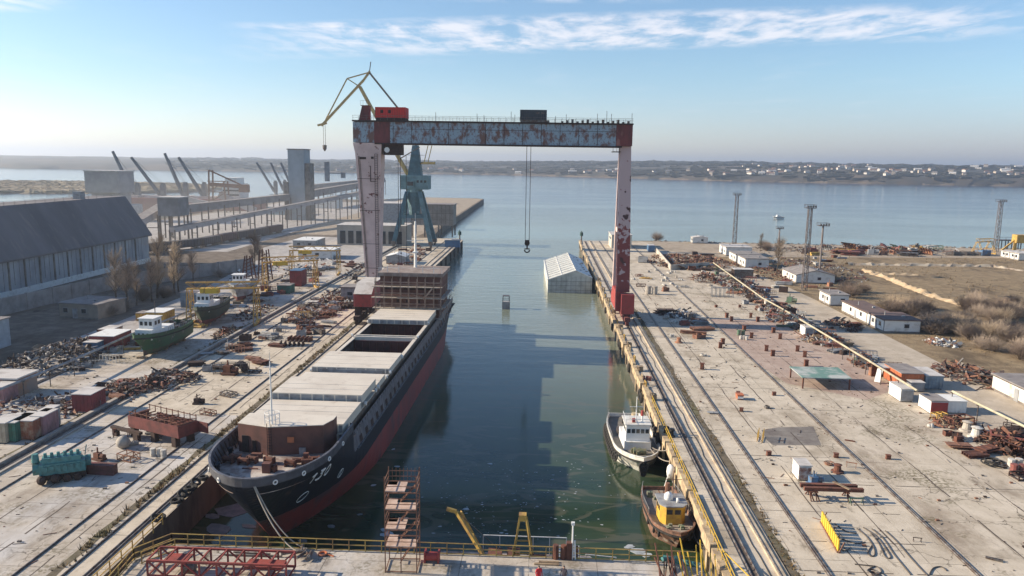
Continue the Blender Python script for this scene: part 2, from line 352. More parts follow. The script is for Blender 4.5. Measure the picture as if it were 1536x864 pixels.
# ------------------------------------------------------------------ land
quayc = ground_mat('quay_concrete', (0.52, 0.455, 0.365), (0.29, 0.24, 0.18), (0.62, 0.55, 0.45), 6.0, 6.0, 0.75, 0.8, bump=0.015)
yardc = ground_mat('yard_concrete', (0.51, 0.445, 0.355), (0.27, 0.22, 0.17), (0.60, 0.53, 0.435), 5.0, 7.5, 0.85, 0.9, rust=(0.27, 0.20, 0.15), weeds=0.7)
frostc = ground_mat('frosted_concrete', (0.43, 0.375, 0.31), (0.22, 0.185, 0.15), (0.55, 0.495, 0.425), 6.0, 3.0, 0.95, 0.8, rust=(0.20, 0.14, 0.105), frost=(0.56, 0.54, 0.52), weeds=0.6)
earth = ground_mat('brown_earth', (0.15, 0.12, 0.095), (0.08, 0.065, 0.05), (0.22, 0.185, 0.15), 0, 0, 0.8, bump=0.08)
roadm = ground_mat('dusty_road', (0.42, 0.36, 0.285), (0.28, 0.235, 0.185), (0.50, 0.435, 0.355), 0, 0, 0.55, 0.5, bump=0.02)
roadf = ground_mat('frosted_road', (0.37, 0.345, 0.325), (0.22, 0.20, 0.185), (0.47, 0.45, 0.43), 0, 0, 0.5, 0.4, bump=0.02)
fieldm = ground_mat('dry_field', (0.235, 0.175, 0.11), (0.12, 0.09, 0.06), (0.33, 0.255, 0.16), 0, 0, 0.9, bump=0.25)
pinkc = ground_mat('rust_stained_concrete', (0.40, 0.31, 0.26), (0.25, 0.17, 0.14), (0.47, 0.38, 0.32), 6, 6, 0.7, 0.5)
sandm = ground_mat('sand_shore', (0.34, 0.28, 0.215), (0.22, 0.18, 0.14), (0.42, 0.355, 0.28), 0, 0, 0.5, bump=0.1)
reedm = ground_mat('reed_marsh', (0.27, 0.21, 0.14), (0.15, 0.13, 0.09), (0.36, 0.29, 0.20), 0, 0, 0.8, bump=0.5)
def sheet(name, pts, m_, z, label=None):
    k = MB(); k.poly([(p[0], p[1], z) for p in pts]); return struct(k.build(name, m_))
XL, XR = -36.6, 16.6
YG = 64.0
LAND_L = [(-36.6, -40), (XL, 345), (-38.5, 352), (-52, 353.5), (-56, 425), (-59, 748), (-70, 756), (-116, 760), (-160, 690), (-222, 700), (-222, 330), (-330, 310), (-330, -40)]
LAND_R = [(XR, -40), (420, -40), (420, 352), (216, 353), (118, 357), (50, 359), (XR, 354)]
def land(name, pts, m_, wallm):
    k = MB(); k.poly([(x, y, 0) for x, y in pts]); k.mi = 1
    n = len(pts)
    for i in range(n):
        a, c = pts[i], pts[(i+1) % n]; k.poly([(a[0], a[1], -9), (c[0], c[1], -9), (c[0], c[1], 0), (a[0], a[1], 0)])
    return struct(k.build(name, [m_, wallm]))
qwall = mat('quay_wall', (0.16, 0.13, 0.10), (0.07, 0.06, 0.05), 0.5, 0.4, 0.65, 0.9, stretch=(1, 1, 0.25), bump=0.05)
land('ground_left_bank', list(reversed(LAND_L)) if False else LAND_L, earth, qwall)
land('ground_right_bank', LAND_R, fieldm, qwall)
k = MB(); k.box(XL-1, -40, -9, XR+1, 53.0, -0.03); struct(k.build('ground_dock_head', [frostc]))
# paving sheets
sheet('quay_left', [(XL+0.0, -38), (XL, 345), (-38.7, 351.5), (-52, 353), (-60, 353), (-60, -38)], quayc, 0.006)
sheet('yard_left', [(-60.02, -38), (-60.02, 352), (-78, 330), (-90, 230), (-76.5, 104), (-79, 60), (-79, -38)], frostc, 0.006)
sheet('yard_between_tracks', [(-41.2, -38), (-41.2, 100), (-59.4, 100), (-59.4, -38)], frostc, 0.012)
sheet('road_left', [(-77.5, -30), (-76.6, 104), (-80.0, 150), (-84, 200), (-88, 262), (-100, 262), (-92, 200), (-90.5, 130), (-91, 90), (-94, -30)], roadf, 0.012)
sheet('pavement_port', [(-96, 262), (-62, 262), (-62, 345), (-110, 350), (-112, 300)], roadf, 0.010)
sheet('pavement_tracks', [(-120, 285), (-216, 285), (-216, 650), (-130, 650)], roadf, 0.010)
sheet('ground_spit', [(-60, 356), (-57.5, 425), (-60.5, 746), (-71, 754), (-115, 758), (-150, 690), (-118, 360)], sandm, 0.008)
sheet('quay_right', [(XR, -38), (38.6, -38), (38.6, 357), (XR, 353.5)], quayc, 0.006)
sheet('yard_right', [(38.62, -38), (55.5, -38), (60.0, 185), (66, 352), (38.62, 357)], yardc, 0.006)
sheet('pavement_rust_stained', [tuple(G(x, y)[:2]) for x, y in ((1062, 478), (1150, 480), (1215, 500), (1290, 545), (1340, 585), (1300, 600), (1180, 575), (1120, 535))], pinkc, 0.012)
sheet('road_right', [(55.4, -38), (74, -38), (73, 100), (73, 205), (72, 235), (66, 300), (70, 351), (56, 352), (58.5, 200)], roadm, 0.010)
sheet('sand_shore', [(48, 320), (70, 300), (230, 322), (420, 330), (420, 351.5), (216, 352.6), (118, 356.6), (50, 358.5)], sandm, 0.014)
sheet('dark_patch', [tuple(G(x, y)[:2]) for x, y in ((1142, 645), (1168, 641), (1220, 640), (1232, 668), (1160, 668), (1150, 660))], concD, 0.012)
# water's edge berm with stones on the right bank
k = MB(); rr = random.Random(3)
for i in range(420):
    x = rr.uniform(48, 420); y = 357.2 - (x-48)*0.017 + rr.uniform(-1.2, 2.0); s_ = rr.uniform(0.3, 1.1)
    k.blob((x, y, -0.2), s_, s_*0.8, s_*0.7, rr, 0.3, 6, 3)
k.build('rubble', [concD], kind='stuff')
# island of reeds on the left water
def lumpy(name, pts, m_, h, z0, seed=1, kind='structure', step=12):
    rr = random.Random(seed); k = MB(); xs = [p[0] for p in pts]; ys = [p[1] for p in pts]
    cx = sum(xs)/len(xs); cy = sum(ys)/len(ys); rings = 7; n = len(pts)*4
    ring0 = []
    for i in range(len(pts)):
        a, c = pts[i], pts[(i+1) % len(pts)]
        for j in range(4): ring0.append((a[0]+(c[0]-a[0])*j/4+rr.uniform(-3, 3), a[1]+(c[1]-a[1])*j/4+rr.uniform(-6, 6)))
    vs = []
    for r in range(rings):
        f = 1-r/rings
        for (x, y) in ring0: vs.append((cx+(x-cx)*f, cy+(y-cy)*f, z0 if r == 0 else z0+h*min(1, r*0.8)*rr.uniform(0.5, 1.15)))
    vs.append((cx, cy, z0+h)); fs = []
    for r in range(rings-1):
        for i in range(n): fs.append((r*n+i, r*n+(i+1) % n, (r+1)*n+(i+1) % n, (r+1)*n+i))
    for i in range(n): fs.append(((rings-1)*n+i, (rings-1)*n+(i+1) % n, len(vs)-1))
    k.add(vs, fs); o = k.build(name, m_); o['kind'] = kind; return o
lumpy('ground_reed_island', [(-900, 800), (-620, 735), (-480, 800), (-420, 905), (-400, 960), (-470, 1090), (-560, 1180), (-760, 1150), (-1000, 1000)], reedm, 2.6, WZ-0.3, 5)
# ------------------------------------------------------------------ far shore hills
SHORE = [(-9000, 6500), (-4200, 4600), (-2600, 3000), (-1600, 2260), (-1150, 2340), (-780, 2420), (-400, 2480), (-98, 2450), (200, 2260), (487, 2040), (800, 1960), (1165, 1933), (1600, 1880), (2300, 1800), (3600, 1500), (9000, 300)]
def shore_pt(u):
    u = max(0, min(len(SHORE)-1.001, u)); i = int(u); f = u-i
    return Vector((SHORE[i][0]*(1-f)+SHORE[i+1][0]*f, SHORE[i][1]*(1-f)+SHORE[i+1][1]*f, 0))
hr = random.Random(11)
def hnoise(x, y): return math.sin(x*0.0021+1.3)*math.cos(y*0.0017)*0.5+math.sin(x*0.0062+y*0.004)*0.25+math.sin(x*0.017-y*0.011)*0.12
DEP = [0, 12, 60, 160, 320, 560, 900, 1400, 2200, 3600, 6000]
def hheight(u, d, x, y):
    right = max(0.0, min(1.0, (u-6.5)/2.5))
    bank = 9+6*right
    h = bank*min(1, d/40.0) + (17+13*right)*(1-math.exp(-d/520.0)) + 18*(1-math.exp(-d/2600.0))
    return WZ + h*(1+0.25*hnoise(x, y)) + (3*math.sin(x*0.05)*math.cos(y*0.043) if d > 30 else 0)*0.4
k = MB(); NU = 240; vs = []
for i in range(NU+1):
    u = i/NU*(len(SHORE)-1); p = shore_pt(u); d_ = Vector((p.x, p.y, 0)).normalized()
    for j, d in enumerate(DEP):
        q = p + d_*d + (Vector((hr.uniform(-8, 8), hr.uniform(-12, 12), 0)) if j < 3 else Vector((0, 0, 0)))
        vs.append((q.x, q.y, WZ-1 if d == 0 else hheight(u, d, q.x, q.y)))
nd = len(DEP)
k.add(vs, [(i*nd+j, (i+1)*nd+j, (i+1)*nd+j+1, i*nd+j+1) for i in range(NU) for j in range(nd-1)])
hillm = mat('far_hillside', (0.075, 0.060, 0.045), (0.035, 0.035, 0.028), 0.006, 0.42, 0.56, 0.95, det=8, c3=(0.15, 0.11, 0.075), sc3=0.0035, lo3=0.54, hi3=0.62, amt3=0.7)
o = k.build('hills', hillm, smooth=True); struct(o)
def hill_at(u, d):
    p = shore_pt(u); d_ = Vector((p.x, p.y, 0)).normalized(); q = p+d_*d; return (q.x, q.y, hheight(u, d, q.x, q.y))
# pale cliff foot
k = MB(); clm = mat('clay_bank', (0.20, 0.15, 0.105), (0.11, 0.085, 0.06), 0.02, 0.4, 0.6, 0.95)
for i in range(NU*2):
    u0 = i/(NU*2)*(len(SHORE)-1); u1 = (i+1)/(NU*2)*(len(SHORE)-1)
    if u0 < 4: continue
    a, c = shore_pt(u0), shore_pt(u1); h = 3.0+2.5*math.sin(i*0.9)*math.sin(i*0.23)
    for q in (a, c): q -= q.normalized()*6
    a2 = a+a.normalized()*14; c2 = c+c.normalized()*14
    k.poly([(a.x, a.y, WZ-1), (c.x, c.y, WZ-1), (c2.x, c2.y, WZ+h), (a2.x, a2.y, WZ+h)])
struct(k.build('terrain_clay_bank', clm))
# woodland and houses on the far side
treem = mat('far_trees', (0.055, 0.048, 0.032), (0.030, 0.032, 0.024), 0.05, rough=0.95)
k = MB(); tr = random.Random(5)
for i in range(3600):
    u = tr.uniform(4.0, 14.2); d = tr.choice((tr.uniform(15, 250), tr.uniform(30, 1100), tr.uniform(600, 2600))); x, y, z = hill_at(u, d)
    s_ = tr.uniform(3, 8)*(1+d/1500); k.blob((x, y, z), s_*tr.uniform(1.5, 5.0), s_, s_*0.5, tr, 0.35, 5, 3)
k.build('far_woodland', treem, kind='stuff')
hw = [mat('far_white_wall', (0.62, 0.58, 0.53), (0.5, 0.47, 0.43), 0.05), mat('far_cream_wall', (0.48, 0.40, 0.32), (0.4, 0.33, 0.27), 0.05), mat('far_grey_wall', (0.33, 0.31, 0.29), (0.3, 0.28, 0.27), 0.05)]
hroof = [mat('far_slate_roof', (0.20, 0.18, 0.17)), mat('far_brown_roof', (0.20, 0.11, 0.08)), mat('far_white_roof', (0.5, 0.49, 0.48))]
protos = []
for vi, (w, dd, h, wm_, rm) in enumerate(((12, 9, 5, 0, 0), (10, 9, 6, 0, 1), (18, 10, 4.5, 0, 2), (9, 8, 8, 1, 0), (14, 9, 5, 2, 1))):
    k = MB(); k.box(-w/2, -dd/2, -3, w/2, dd/2, h)
    k.mi = 1; k.extr([(-dd/2-0.5, h), (dd/2+0.5, h), (0, h+3)], 'x', -w/2-0.4, w/2+0.4)
    k.mi = 2
    for wx in (-w/4, w/4): k.box(wx-0.8, -dd/2-0.08, 1.4, wx+0.8, -dd/2-0.02, 3.0)
    protos.append((k, [hw[wm_], hroof[rm], glass]))
pm = []
for i in range(240):
    if i < 190: u = tr.uniform(9.0, 13.6); d = tr.choice((tr.uniform(60, 380), tr.uniform(120, 900)))
    elif i < 215: u = tr.uniform(7.6, 9.3); d = tr.uniform(25, 200)
    else: u = tr.uniform(4.6, 7.2); d = tr.uniform(20, 120)
    x, y, z = hill_at(u, d); vi = tr.randrange(len(protos)); rz = tr.uniform(-0.6, 0.6)
    lab = 'small pale house among bare trees on the far hillside' if i < 190 else 'small pale house low on the hazy far shore'
    grp = 'houses on the far hillside' if i < 190 else 'houses low on the far shore'
    if len(pm) <= vi or pm[vi] is None:
        while len(pm) <= vi: pm.append(None)
        o = protos[vi][0].build('house', protos[vi][1]); pm[vi] = o
    else:
        o = pm[vi].copy(); COL.objects.link(o)
    o.location = (x, y, z-0.3); o.rotation_euler.z = rz; o.scale = (tr.uniform(0.8, 1.35),)*2+(tr.uniform(0.8, 1.2),); tag(o, lab, 'house', grp)
for (pxx, hh, lab) in ((1224, 24, 'tall white block house standing above the far right town'), (1269, 15, 'white block near the top of the far town, right of the tall one'), (1298, 18, 'slim white tower on the skyline of the far town')):
    k = MB(); k.box(-7, -6, -4, 7, 6, hh); k.mi = 1
    for zf in range(2, int(hh)-2, 4):
        for xx in (-4, 0, 4): k.box(xx-1, -6.1, zf, xx+1, -6.03, zf+1.8)
    k.mi = 2; k.box(-7.4, -6.4, hh, 7.4, 6.4, hh+0.6)
    r_ = (rot @ _ray(pxx, 262)); r_ = Vector((r_.x, r_.y, 0)).normalized()
    best = None
    for s_ in range(1900, 4000, 10):
        pass
    D = 2700.0; q = r_*D
    tag(k.build('tower_block', [hw[0], glass, hroof[0]], loc=(q.x, q.y, 16)), lab, 'building')
# distant haze: one closed box of even pale air
hz = bpy.data.materials.new('haze_air'); hz.use_nodes = True; t = hz.node_tree; t.nodes.clear()
pv = N(t, 'ShaderNodeVolumePrincipled'); pv.inputs['Color'].default_value = (0.74, 0.84, 1.0, 1); pv.inputs['Density'].default_value = 0.00017
pv.inputs['Anisotropy'].default_value = 0.45
ou = N(t, 'ShaderNodeOutputMaterial'); t.links.new(pv.outputs[0], ou.inputs['Volume'])
k = MB(); k.box(-13000, -400, -12, 13000, 12500, 150); HAZE = k.build('haze', hz, kind='stuff')

# grain dust hanging over the port behind the shed: densest low down, thinning outwards
dz_ = bpy.data.materials.new('dust_air'); dz_.use_nodes = True; t = dz_.node_tree; t.nodes.clear()
pv = N(t, 'ShaderNodeVolumePrincipled'); pv.inputs['Color'].default_value = (0.93, 0.90, 0.86, 1); pv.inputs['Anisotropy'].default_value = 0.3
ou = N(t, 'ShaderNodeOutputMaterial'); t.links.new(pv.outputs[0], ou.inputs['Volume'])
tcd = N(t, 'ShaderNodeTexCoord'); vl = N(t, 'ShaderNodeVectorMath', operation='LENGTH'); md_ = N(t, 'ShaderNodeMapping'); md_.inputs['Scale'].default_value = (1/140, 1/230, 1/30)
t.links.new(tcd.outputs['Object'], md_.inputs[0]); t.links.new(md_.outputs[0], vl.inputs[0])
nd_ = N(t, 'ShaderNodeTexNoise'); nd_.inputs['Scale'].default_value = 0.018; nd_.inputs['Detail'].default_value = 3; t.links.new(tcd.outputs['Object'], nd_.inputs['Vector'])
fo = MA(t, 'SUBTRACT', 1.0, vl.outputs['Value'], clamp=True); t.links.new(MA(t, 'MULTIPLY', MA(t, 'MULTIPLY', fo, nd_.outputs['Fac']), 0.0036), pv.inputs['Density'])
k = MB(); k.box(-140, -230, -2, 140, 230, 32); k.build('dust', dz_, loc=(-175, 420, 1.0), kind='stuff')

# ------------------------------------------------------------------ the cargo ship (local: x across, y aft from the bow tip, z above the water)
SX, SY = -27.4, 66.0
hullm = mat('hull_black', (0.010, 0.014, 0.024), (0.016, 0.020, 0.028), 0.35, 0.35, 0.7, 0.5, c3=(0.075, 0.048, 0.04), sc3=1.1, lo3=0.57, hi3=0.72, amt3=0.6, stretch=(1, 1, 0.18))
hullr = mat('hull_red', (0.27, 0.040, 0.035), (0.15, 0.035, 0.035), 0.25, 0.4, 0.65, 0.5, c3=(0.04, 0.05, 0.06), sc3=0.3, lo3=0.52, hi3=0.62, amt3=0.7, stretch=(1, 1, 0.4))
hullg = mat('hull_grey_band', (0.115, 0.12, 0.145), (0.055, 0.057, 0.07), 1.6, 0.4, 0.62, 0.55, c3=(0.26, 0.25, 0.26), sc3=0.9, lo3=0.55, hi3=0.7, amt3=0.6, stretch=(1, 1, 0.3))  # grey-blue includes the sky reflected on the inward-leaning upper shell
deckm = mat('ship_deck', (0.34, 0.27, 0.235), (0.19, 0.13, 0.11), 0.9, 0.4, 0.62, 0.85, c3=(0.48, 0.44, 0.40), sc3=0.35, lo3=0.5, hi3=0.6)
hatchm = mat('hatch_cover', (0.66, 0.60, 0.51), (0.56, 0.50, 0.42), 0.25, 0.4, 0.7, 0.6, c3=(0.40, 0.33, 0.27), sc3=0.7, lo3=0.58, hi3=0.72, amt3=0.6)
holdm = mat('hold_primer', (0.10, 0.035, 0.032), (0.05, 0.022, 0.022), 0.8, 0.4, 0.65, 0.8)
primer = mat('brown_primer', (0.155, 0.065, 0.050), (0.085, 0.040, 0.034), 0.5, 0.38, 0.66, 0.75)
LEN = 108.0; HB = 6.25
def hb(y, z):
    """half breadth at distance y from the tip and height z above the water"""
    t_ = max(0.0, min(1.0, (z)/8.8)); ys = 7.0*(1-t_)**1.3; L = 27-17.5*t_**0.9
    if y <= ys: return 0.0
    u = min(1.0, (y-ys)/L); f = (1-(1-u)**2.0)**(0.55+0.35*(1-t_))
    v = max(0.0, (y-(LEN-24))/24.0); f *= 1-(0.55*(1-t_)**1.5+0.06)*v**2
    return HB*f
FD = 7.9      # forecastle deck
YF = 16.5     # end of forecastle
MD = 6.6      # main deck
ship = thing('cargo_ship', 'unfinished black and red cargo ship with pale hatch covers, fitting out in the basin', 'ship', (SX, SY, WZ), rz=-0.0115)
# hull shell: vertical bands with breaks where the colour changes
ys = [0.0, 0.1, 0.2, 0.4, 0.6, 0.8, 1.0, 1.3, 1.6]+[2+0.5*i for i in range(29)]+[17.5, 19, 20.5, 22, 24, 26, 28, 30, 35, 40, 55, 70, 84, 90, 96, 102, LEN]
zs = [-3.0, -1.0, 0.0, 0.5, 1.0, 1.5, 2.0, 2.5, 3.0, 3.4, 3.7, 4.2, 4.6, 5, 5.4, 5.7, 6.0, 6.3, 6.6, 6.9, 7.2, 7.55, 7.9, 8.2, 8.5, 8.8, 9.5]
def zt(y): return 9.5+0.35*max(0, 1-y/10) if y < YF else 8.2
def shell(k, z0, z1, y0, y1, sides=(1, -1), nz=None):
    yy = sorted(set([y for y in ys if y0 < y < y1]+[y0, y1])); zl = sorted(set([z for z in zs if z0 < z < z1]+[z0, z1]))
    for sd in sides:
        vs = []
        for y in yy:
            for z in zl:
                ys_ = 7.0*(1-max(0, min(1, z/8.8)))**1.3
                yq = max(y, ys_) if y < 12 else y
                x = hb(yq, z) if z >= 0 else hb(yq, 0)*(1+z*0.02)
                if y >= YF and z > 6.0: x -= (z-6.0)*0.16
                vs.append((sd*x, yq, z))
        n = len(zl); fs = []
        for i in range(len(yy)-1):
            for j in range(n-1):
                q = (i*n+j, (i+1)*n+j, (i+1)*n+j+1, i*n+j+1); fs.append(q if sd > 0 else q[::-1])
        k.add(vs, fs)
k = MB(); shell(k, -3.0, 3.7, 0, LEN); k.mi = 1; shell(k, 3.7, 6.0, 0, LEN); shell(k, 6.0, 8.7, 0, YF); k.mi = 3; shell(k, 8.7, 9.5, 0, YF)
k.mi = 2; shell(k, 6.0, 8.2, YF, LEN)
# transom
k.mi = 1; zl = [-3, 0, 2, 4, 6]; k.poly([(-hb(LEN, z)*(1 if z >= 0 else .9), LEN, z) for z in zl]+[(hb(LEN, z), LEN, z) for z in reversed(zl)])
hull = k.build('hull', [hullr, hullm, hullg, mat('bulwark_grey', (0.075, 0.08, 0.095), (0.05, 0.05, 0.06), 0.8)], ship, smooth=False)
# bulwark of the forecastle: inner skin + rail
k = MB(); pts = []
for sd in (-1, 1):
    p_ = [(sd*hb(y, 9.5), y) for y in ys if y <= YF]
    pts.append(p_)
rimz = 9.5
outer = list(reversed(pts[0]))+pts[1][1:]
def inset(p, d):
    v = Vector((0-p[0], 9.0-p[1])); v.normalize(); return (p[0]+v.x*d, p[1]+v.y*d)
inner = [inset(p, 0.22) for p in outer]
n = len(outer); vs = []
for p, q in zip(outer, inner): vs += [(p[0], p[1]-0.03, rimz), (p[0], p[1]-0.03, rimz+0.12), (q[0], q[1], rimz+0.12), ((q[0]/max(0.01, abs(q[0])))*max(0.0, hb(max(q[1], 0.9), FD)-0.2) if abs(q[0]) > 0.3 else q[0], max(q[1], 0.9), FD-0.05)]
fs = []
for i in range(n-1):
    a, c = i*4, (i+1)*4; fs += [(a, c, c+1, a+1), (a+1, c+1, c+2, a+2), (a+2, c+2, c+3, a+3)]
k.add(vs, fs); k.build('bulwark', hullg, ship)
k = MB()
for i in range(2, n-2, 2):
    p = inset(outer[i], 0.25); q = inset(outer[i], 0.9); k.extr([(0, 0)]*3, 'x', 0, 0) if False else k.bar((p[0], p[1], FD+1.4), (q[0], q[1], FD), 0.08, 0.12)
k.each('bulwark_stay', rustD, ship)
# decks
k = MB(); dk = [(sd*max(0.05, hb(y, FD)-0.1), y) for sd in (1,) for y in ys if 0.6 < y <= YF+2]
k.prism(dk+[(-x, y) for x, y in reversed(dk)], FD-0.15, FD); k.build('forecastle_deck', deckm, ship)
k = MB()
for sd in (-1, 1):   # side decks beside the coaming
    e = [(sd*(hb(y, MD)-0.28), y) for y in ys if y >= YF]; w_ = [(sd*5.0, y) for x, y in reversed(e)]
    pl = e+w_; k.prism(pl if sd > 0 else pl[::-1], MD-0.1, MD)
k.box(-5.0, YF+2, MD-0.1, 5.0, 22.5, MD); k.box(-5.0, 50, MD-.1, 5, 51.0, MD); k.box(-6.0, 85.5, MD-0.1, 6.0, LEN-0.1, MD)
k.build('main_deck', rustD, ship)
# frames standing along the side deck: inner stiffeners and dark freeing ports outside
k = MB()
for i in range(64):
    y = YF+1+i*1.28
    if y > LEN-4: break
    for sd in (-1, 1):
        x = hb(y, 6.5)-0.25; k.bar((sd*x, y, MD), (sd*(x-0.1), y, 8.1), 0.10, 0.16)
        if i % 2: k.box(sd*5.35-0.05, y-0.05, MD, sd*5.35+0.05, y+0.05, MD+1.5)
k.each('side_frame', hullm, ship)
k = MB()
for i in range(30):
    y = 19+i*2.75; 
    if y > LEN-6: break
    for sd in (-1, 1):
        x0 = hb(y, 6.1)+0.02; x1 = hb(y, 7.0)-0.16*0.9+0.03
        k.add([(sd*x0, y, 6.15), (sd*hb(y+1.2, 6.1)+sd*.02, y+1.2, 6.15), (sd*x1, y+1.2, 7.0), (sd*x1, y, 7.0)], [(0, 1, 2, 3) if sd > 0 else (3, 2, 1, 0)])
k.each('freeing_port', rustD, ship)
k = MB()   # rub rail where black meets grey
for sd in (-1, 1):
    k.mark(); pp = [(sd*(hb(y, 6.0)+0.06), y, 6.0) for y in ys if y >= YF]
    for a, c in zip(pp, pp[1:]): k.bar(a, c, 0.18, 0.14)
k.each('rubbing_strake', hullg, ship)
# coaming: long box open on top with a cross beam
CW = 5.25
k = MB()
for sd in (-1, 1):
    k.mi = 1; k.box(sd*CW-0.15, 14, MD-0.12, sd*CW+0.15, 82.2, 8.95)
    k.mi = 0; k.box(sd*CW-0.28, 14, 8.95, sd*CW+0.28, 82.2, 9.07)
for y in (14, 46.5, 60.0, 61.4, 82.0): k.box(-CW, y, 2 if y > 40 else MD-.1, CW, y+0.25, 8.95)
k.build('hatch_coaming', [hatchm, steel], ship)
k = MB(); k.box(-CW+.1, 46.7, 1.0, CW-.1, 72.5, 1.1)
for sd in (-1, 1): k.box(sd*(CW-0.1)-0.05, 46.7, 1, sd*(CW-0.1)+0.05, 72.5, 8.9)
k.box(-CW+.1, 72.4, 1, CW-.1, 72.6, 8.9); k.box(-CW+.1, 59.7, 1, CW-.1, 59.9, 8.7); k.box(-CW+.1, 46.78, 1, CW-.1, 46.9, 8.9)
for i in range(9):
    k.box(-CW+0.3+i*1.2, 59.5, 1, -CW+0.42+i*1.2, 59.7, 8.5); k.box(-CW+0.3+i*1.2, 72.2, 1, -CW+0.42+i*1.2, 72.4, 8.5)
k.build('cargo_hold', holdm, ship)
k = MB(); k.box(-CW, 60.0, 8.97, CW, 60.35, 9.3); k.box(-CW, 61.3, 8.97, CW, 61.65, 9.3)
for i in range(5): k.box(-4+i*2, 60.35, 9.0, -3.85+i*2, 61.3, 9.1)
k.build('cross_beam', hatchm, ship)
def cover(y0, y1, z0, th, w=5.55):
    k = MB(); k.box(-w, y0, z0, w, y1, z0+th)
    k.mi = 1; k.box(-w+0.1, y0-0.06, z0+0.05, w-0.1, y0-0.01, z0+th-0.12)
    k.mi = 0
    for yy in (y0+0.02,):
        for i in range(8): k.box(-w+0.7+i*1.4, yy-0.12, z0+0.02, -w+0.85+i*1.4, yy, z0+th-0.08)
    k.mi = 1
    for i in range(1, int((y1-y0)/2.0)): k.box(-w, y0+i*2.0, z0+th, w, y0+i*2.0+0.06, z0+th+0.012)
    return k.build('hatch_cover', [hatchm, greyp], ship)
cover(14.3, 22.3, 9.1, 0.95)           # lowest pair at the bow
cover(22.8, 30.0, 9.75, 1.0)
cover(30.5, 35.6, 9.1, 0.7)
cover(38.3, 42.6, 9.1, 0.75); cover(42.65, 47.4, 9.1, 0.75)
cover(71.5, 81.8, 9.1, 0.85)
k = MB(); k.box(-4.4, 35.9, 8.6, 4.4, 38.0, 8.7)
k.mi = 1; k.box(-4.6, 38.1, 8.7, 4.6, 38.25, 9.6)
for x in (-2.4, 2.2): k.cb(x, 36.8, 8.7, 0.6, 0.5, 0.35)
k.build('recess', [greyp, greyp], ship)
# wheels and stays beside the covers
k = MB()
for y in (24.0, 29.5, 31.0, 36.0, 38.4, 47.0, 60.8, 72.0):
    for sd in (-1, 1):
        k.tube((sd*5.55, y, 9.35), (sd*5.8, y, 9.35), 0.28, 0.28, 8)
k.each('cover_wheel', whitep, ship)
# forecastle house
k = MB(); hp = [(-4.85, 14.2), (-4.85, 10.9), (-1.2, 9.9), (4.3, 11.1), (4.9, 13.0), (4.9, 14.2)]
k.prism([(x, y) for x, y in hp][::-1] if False else hp, FD, FD+3.1)
k.build('forecastle_house', primer, ship)
k = MB(); k.prism([(x*1.0, y) for x, y in hp], FD+3.1, FD+3.16); k.build('house_roof', hatchm, ship)
k = MB(); k.box(-4.3, 10.5, FD+0.05, -3.6, 10.9, FD+1.9); k.box(-3.1, 10.2, FD+.05, -2.7, 10.6, FD+1.5); k.each('door', rustD, ship)
k = MB(); k.box(0.7, 10.2, FD+1.4, 1.4, 10.34, FD+2.0); k.mi = 1; k.box(1.9, 10.3, FD+.05, 2.6, 10.52, FD+0.8); k.each('locker', [orangep, greyp], ship)
k = MB()
for x in (-1.25, -0.8): k.bar((x, 9.7, FD), (x, 9.7, FD+3.6), 0.05)
for i in range(11): k.bar((-1.25, 9.7, FD+0.3*i), (-0.8, 9.7, FD+0.3*i), 0.04)
k.build('ladder', rustD, ship)
k = MB(); k.tube((-1.1, 10.8, FD+3.1), (-1.1, 10.8, FD+10.0), 0.12, 0.06, 8)
k.bar((-1.8, 10.8, FD+9.4), (-0.4, 10.8, FD+9.4), 0.08); k.bar((-1.1, 10.8, FD+10.0), (-1.1, 10.8, FD+11.0), 0.04)
for a in range(8):
    t0 = a*math.pi/4; k.bar((-1.1+0.8*math.cos(t0), 10.9+0.8*math.sin(t0), FD+3.1), (-1.1+0.8*math.cos(t0), 10.9+0.8*math.sin(t0), FD+4.4), 0.05)
for zz in (FD+3.8, FD+4.4): k.ring((-1.1, 10.9, zz), (0, 0, 1), 0.8, 0.03, 8, 4)
k.build('foremast', whitep, ship)
hullm.node_tree.nodes['Principled BSDF'].inputs['Specular IOR Level'].default_value = 0.2
# deck gear on the forecastle
k = MB(); gr = random.Random(4)
for (x, y) in ((-4.6, 7.6), (-4.1, 8.2), (-2.9, 7.4), (-2.2, 7.9), (-0.4, 7.9), (2.0, 7.3), (2.6, 7.8), (3.6, 7.7), (4.1, 8.4), (0.5, 5.9)):
    k.mark(); k.at(x, y, FD, gr.uniform(-.4, .4)); k.tube((-0.45, 0, 0.45), (0.45, 0, 0.45), 0.28, 0.28, 8); k.cb(-0.5, 0, 0, 0.12, 0.6, 0.7); k.cb(0.5, 0, 0, 0.12, 0.6, 0.7)
k.M = None; k.each('winch', rust, ship)
k = MB()
for (x, y) in ((-4.9, 5.2), (-4.9, 5.7), (4.9, 5.6), (-2.7, 2.9), (2.9, 3.0), (-5.3, 9.8), (5.2, 9.6), (1.0, 2.4)):
    k.lathe([(0.25, 0), (0.2, 0.3), (0.3, 0.7), (0.3, 0.8)], 8, (x, y, FD))
k.each('bollard', hullm, ship)
k = MB(); k.box(-0.2, 5.3, FD, 0.6, 6.0, FD+1.0); k.box(2.9, 8.6, FD, 3.4, 9.0, FD+0.9); k.box(-2.8, 9.0, FD, -1.7, 9.5, FD+0.5); k.box(-2.6, 6.2, FD, -1.0, 6.35, FD+.1); k.box(1, 4.2, FD, 2.9, 4.3, FD+.12)
k.each('deck_box', primer, ship)
k = MB()   # chocks in the bulwark
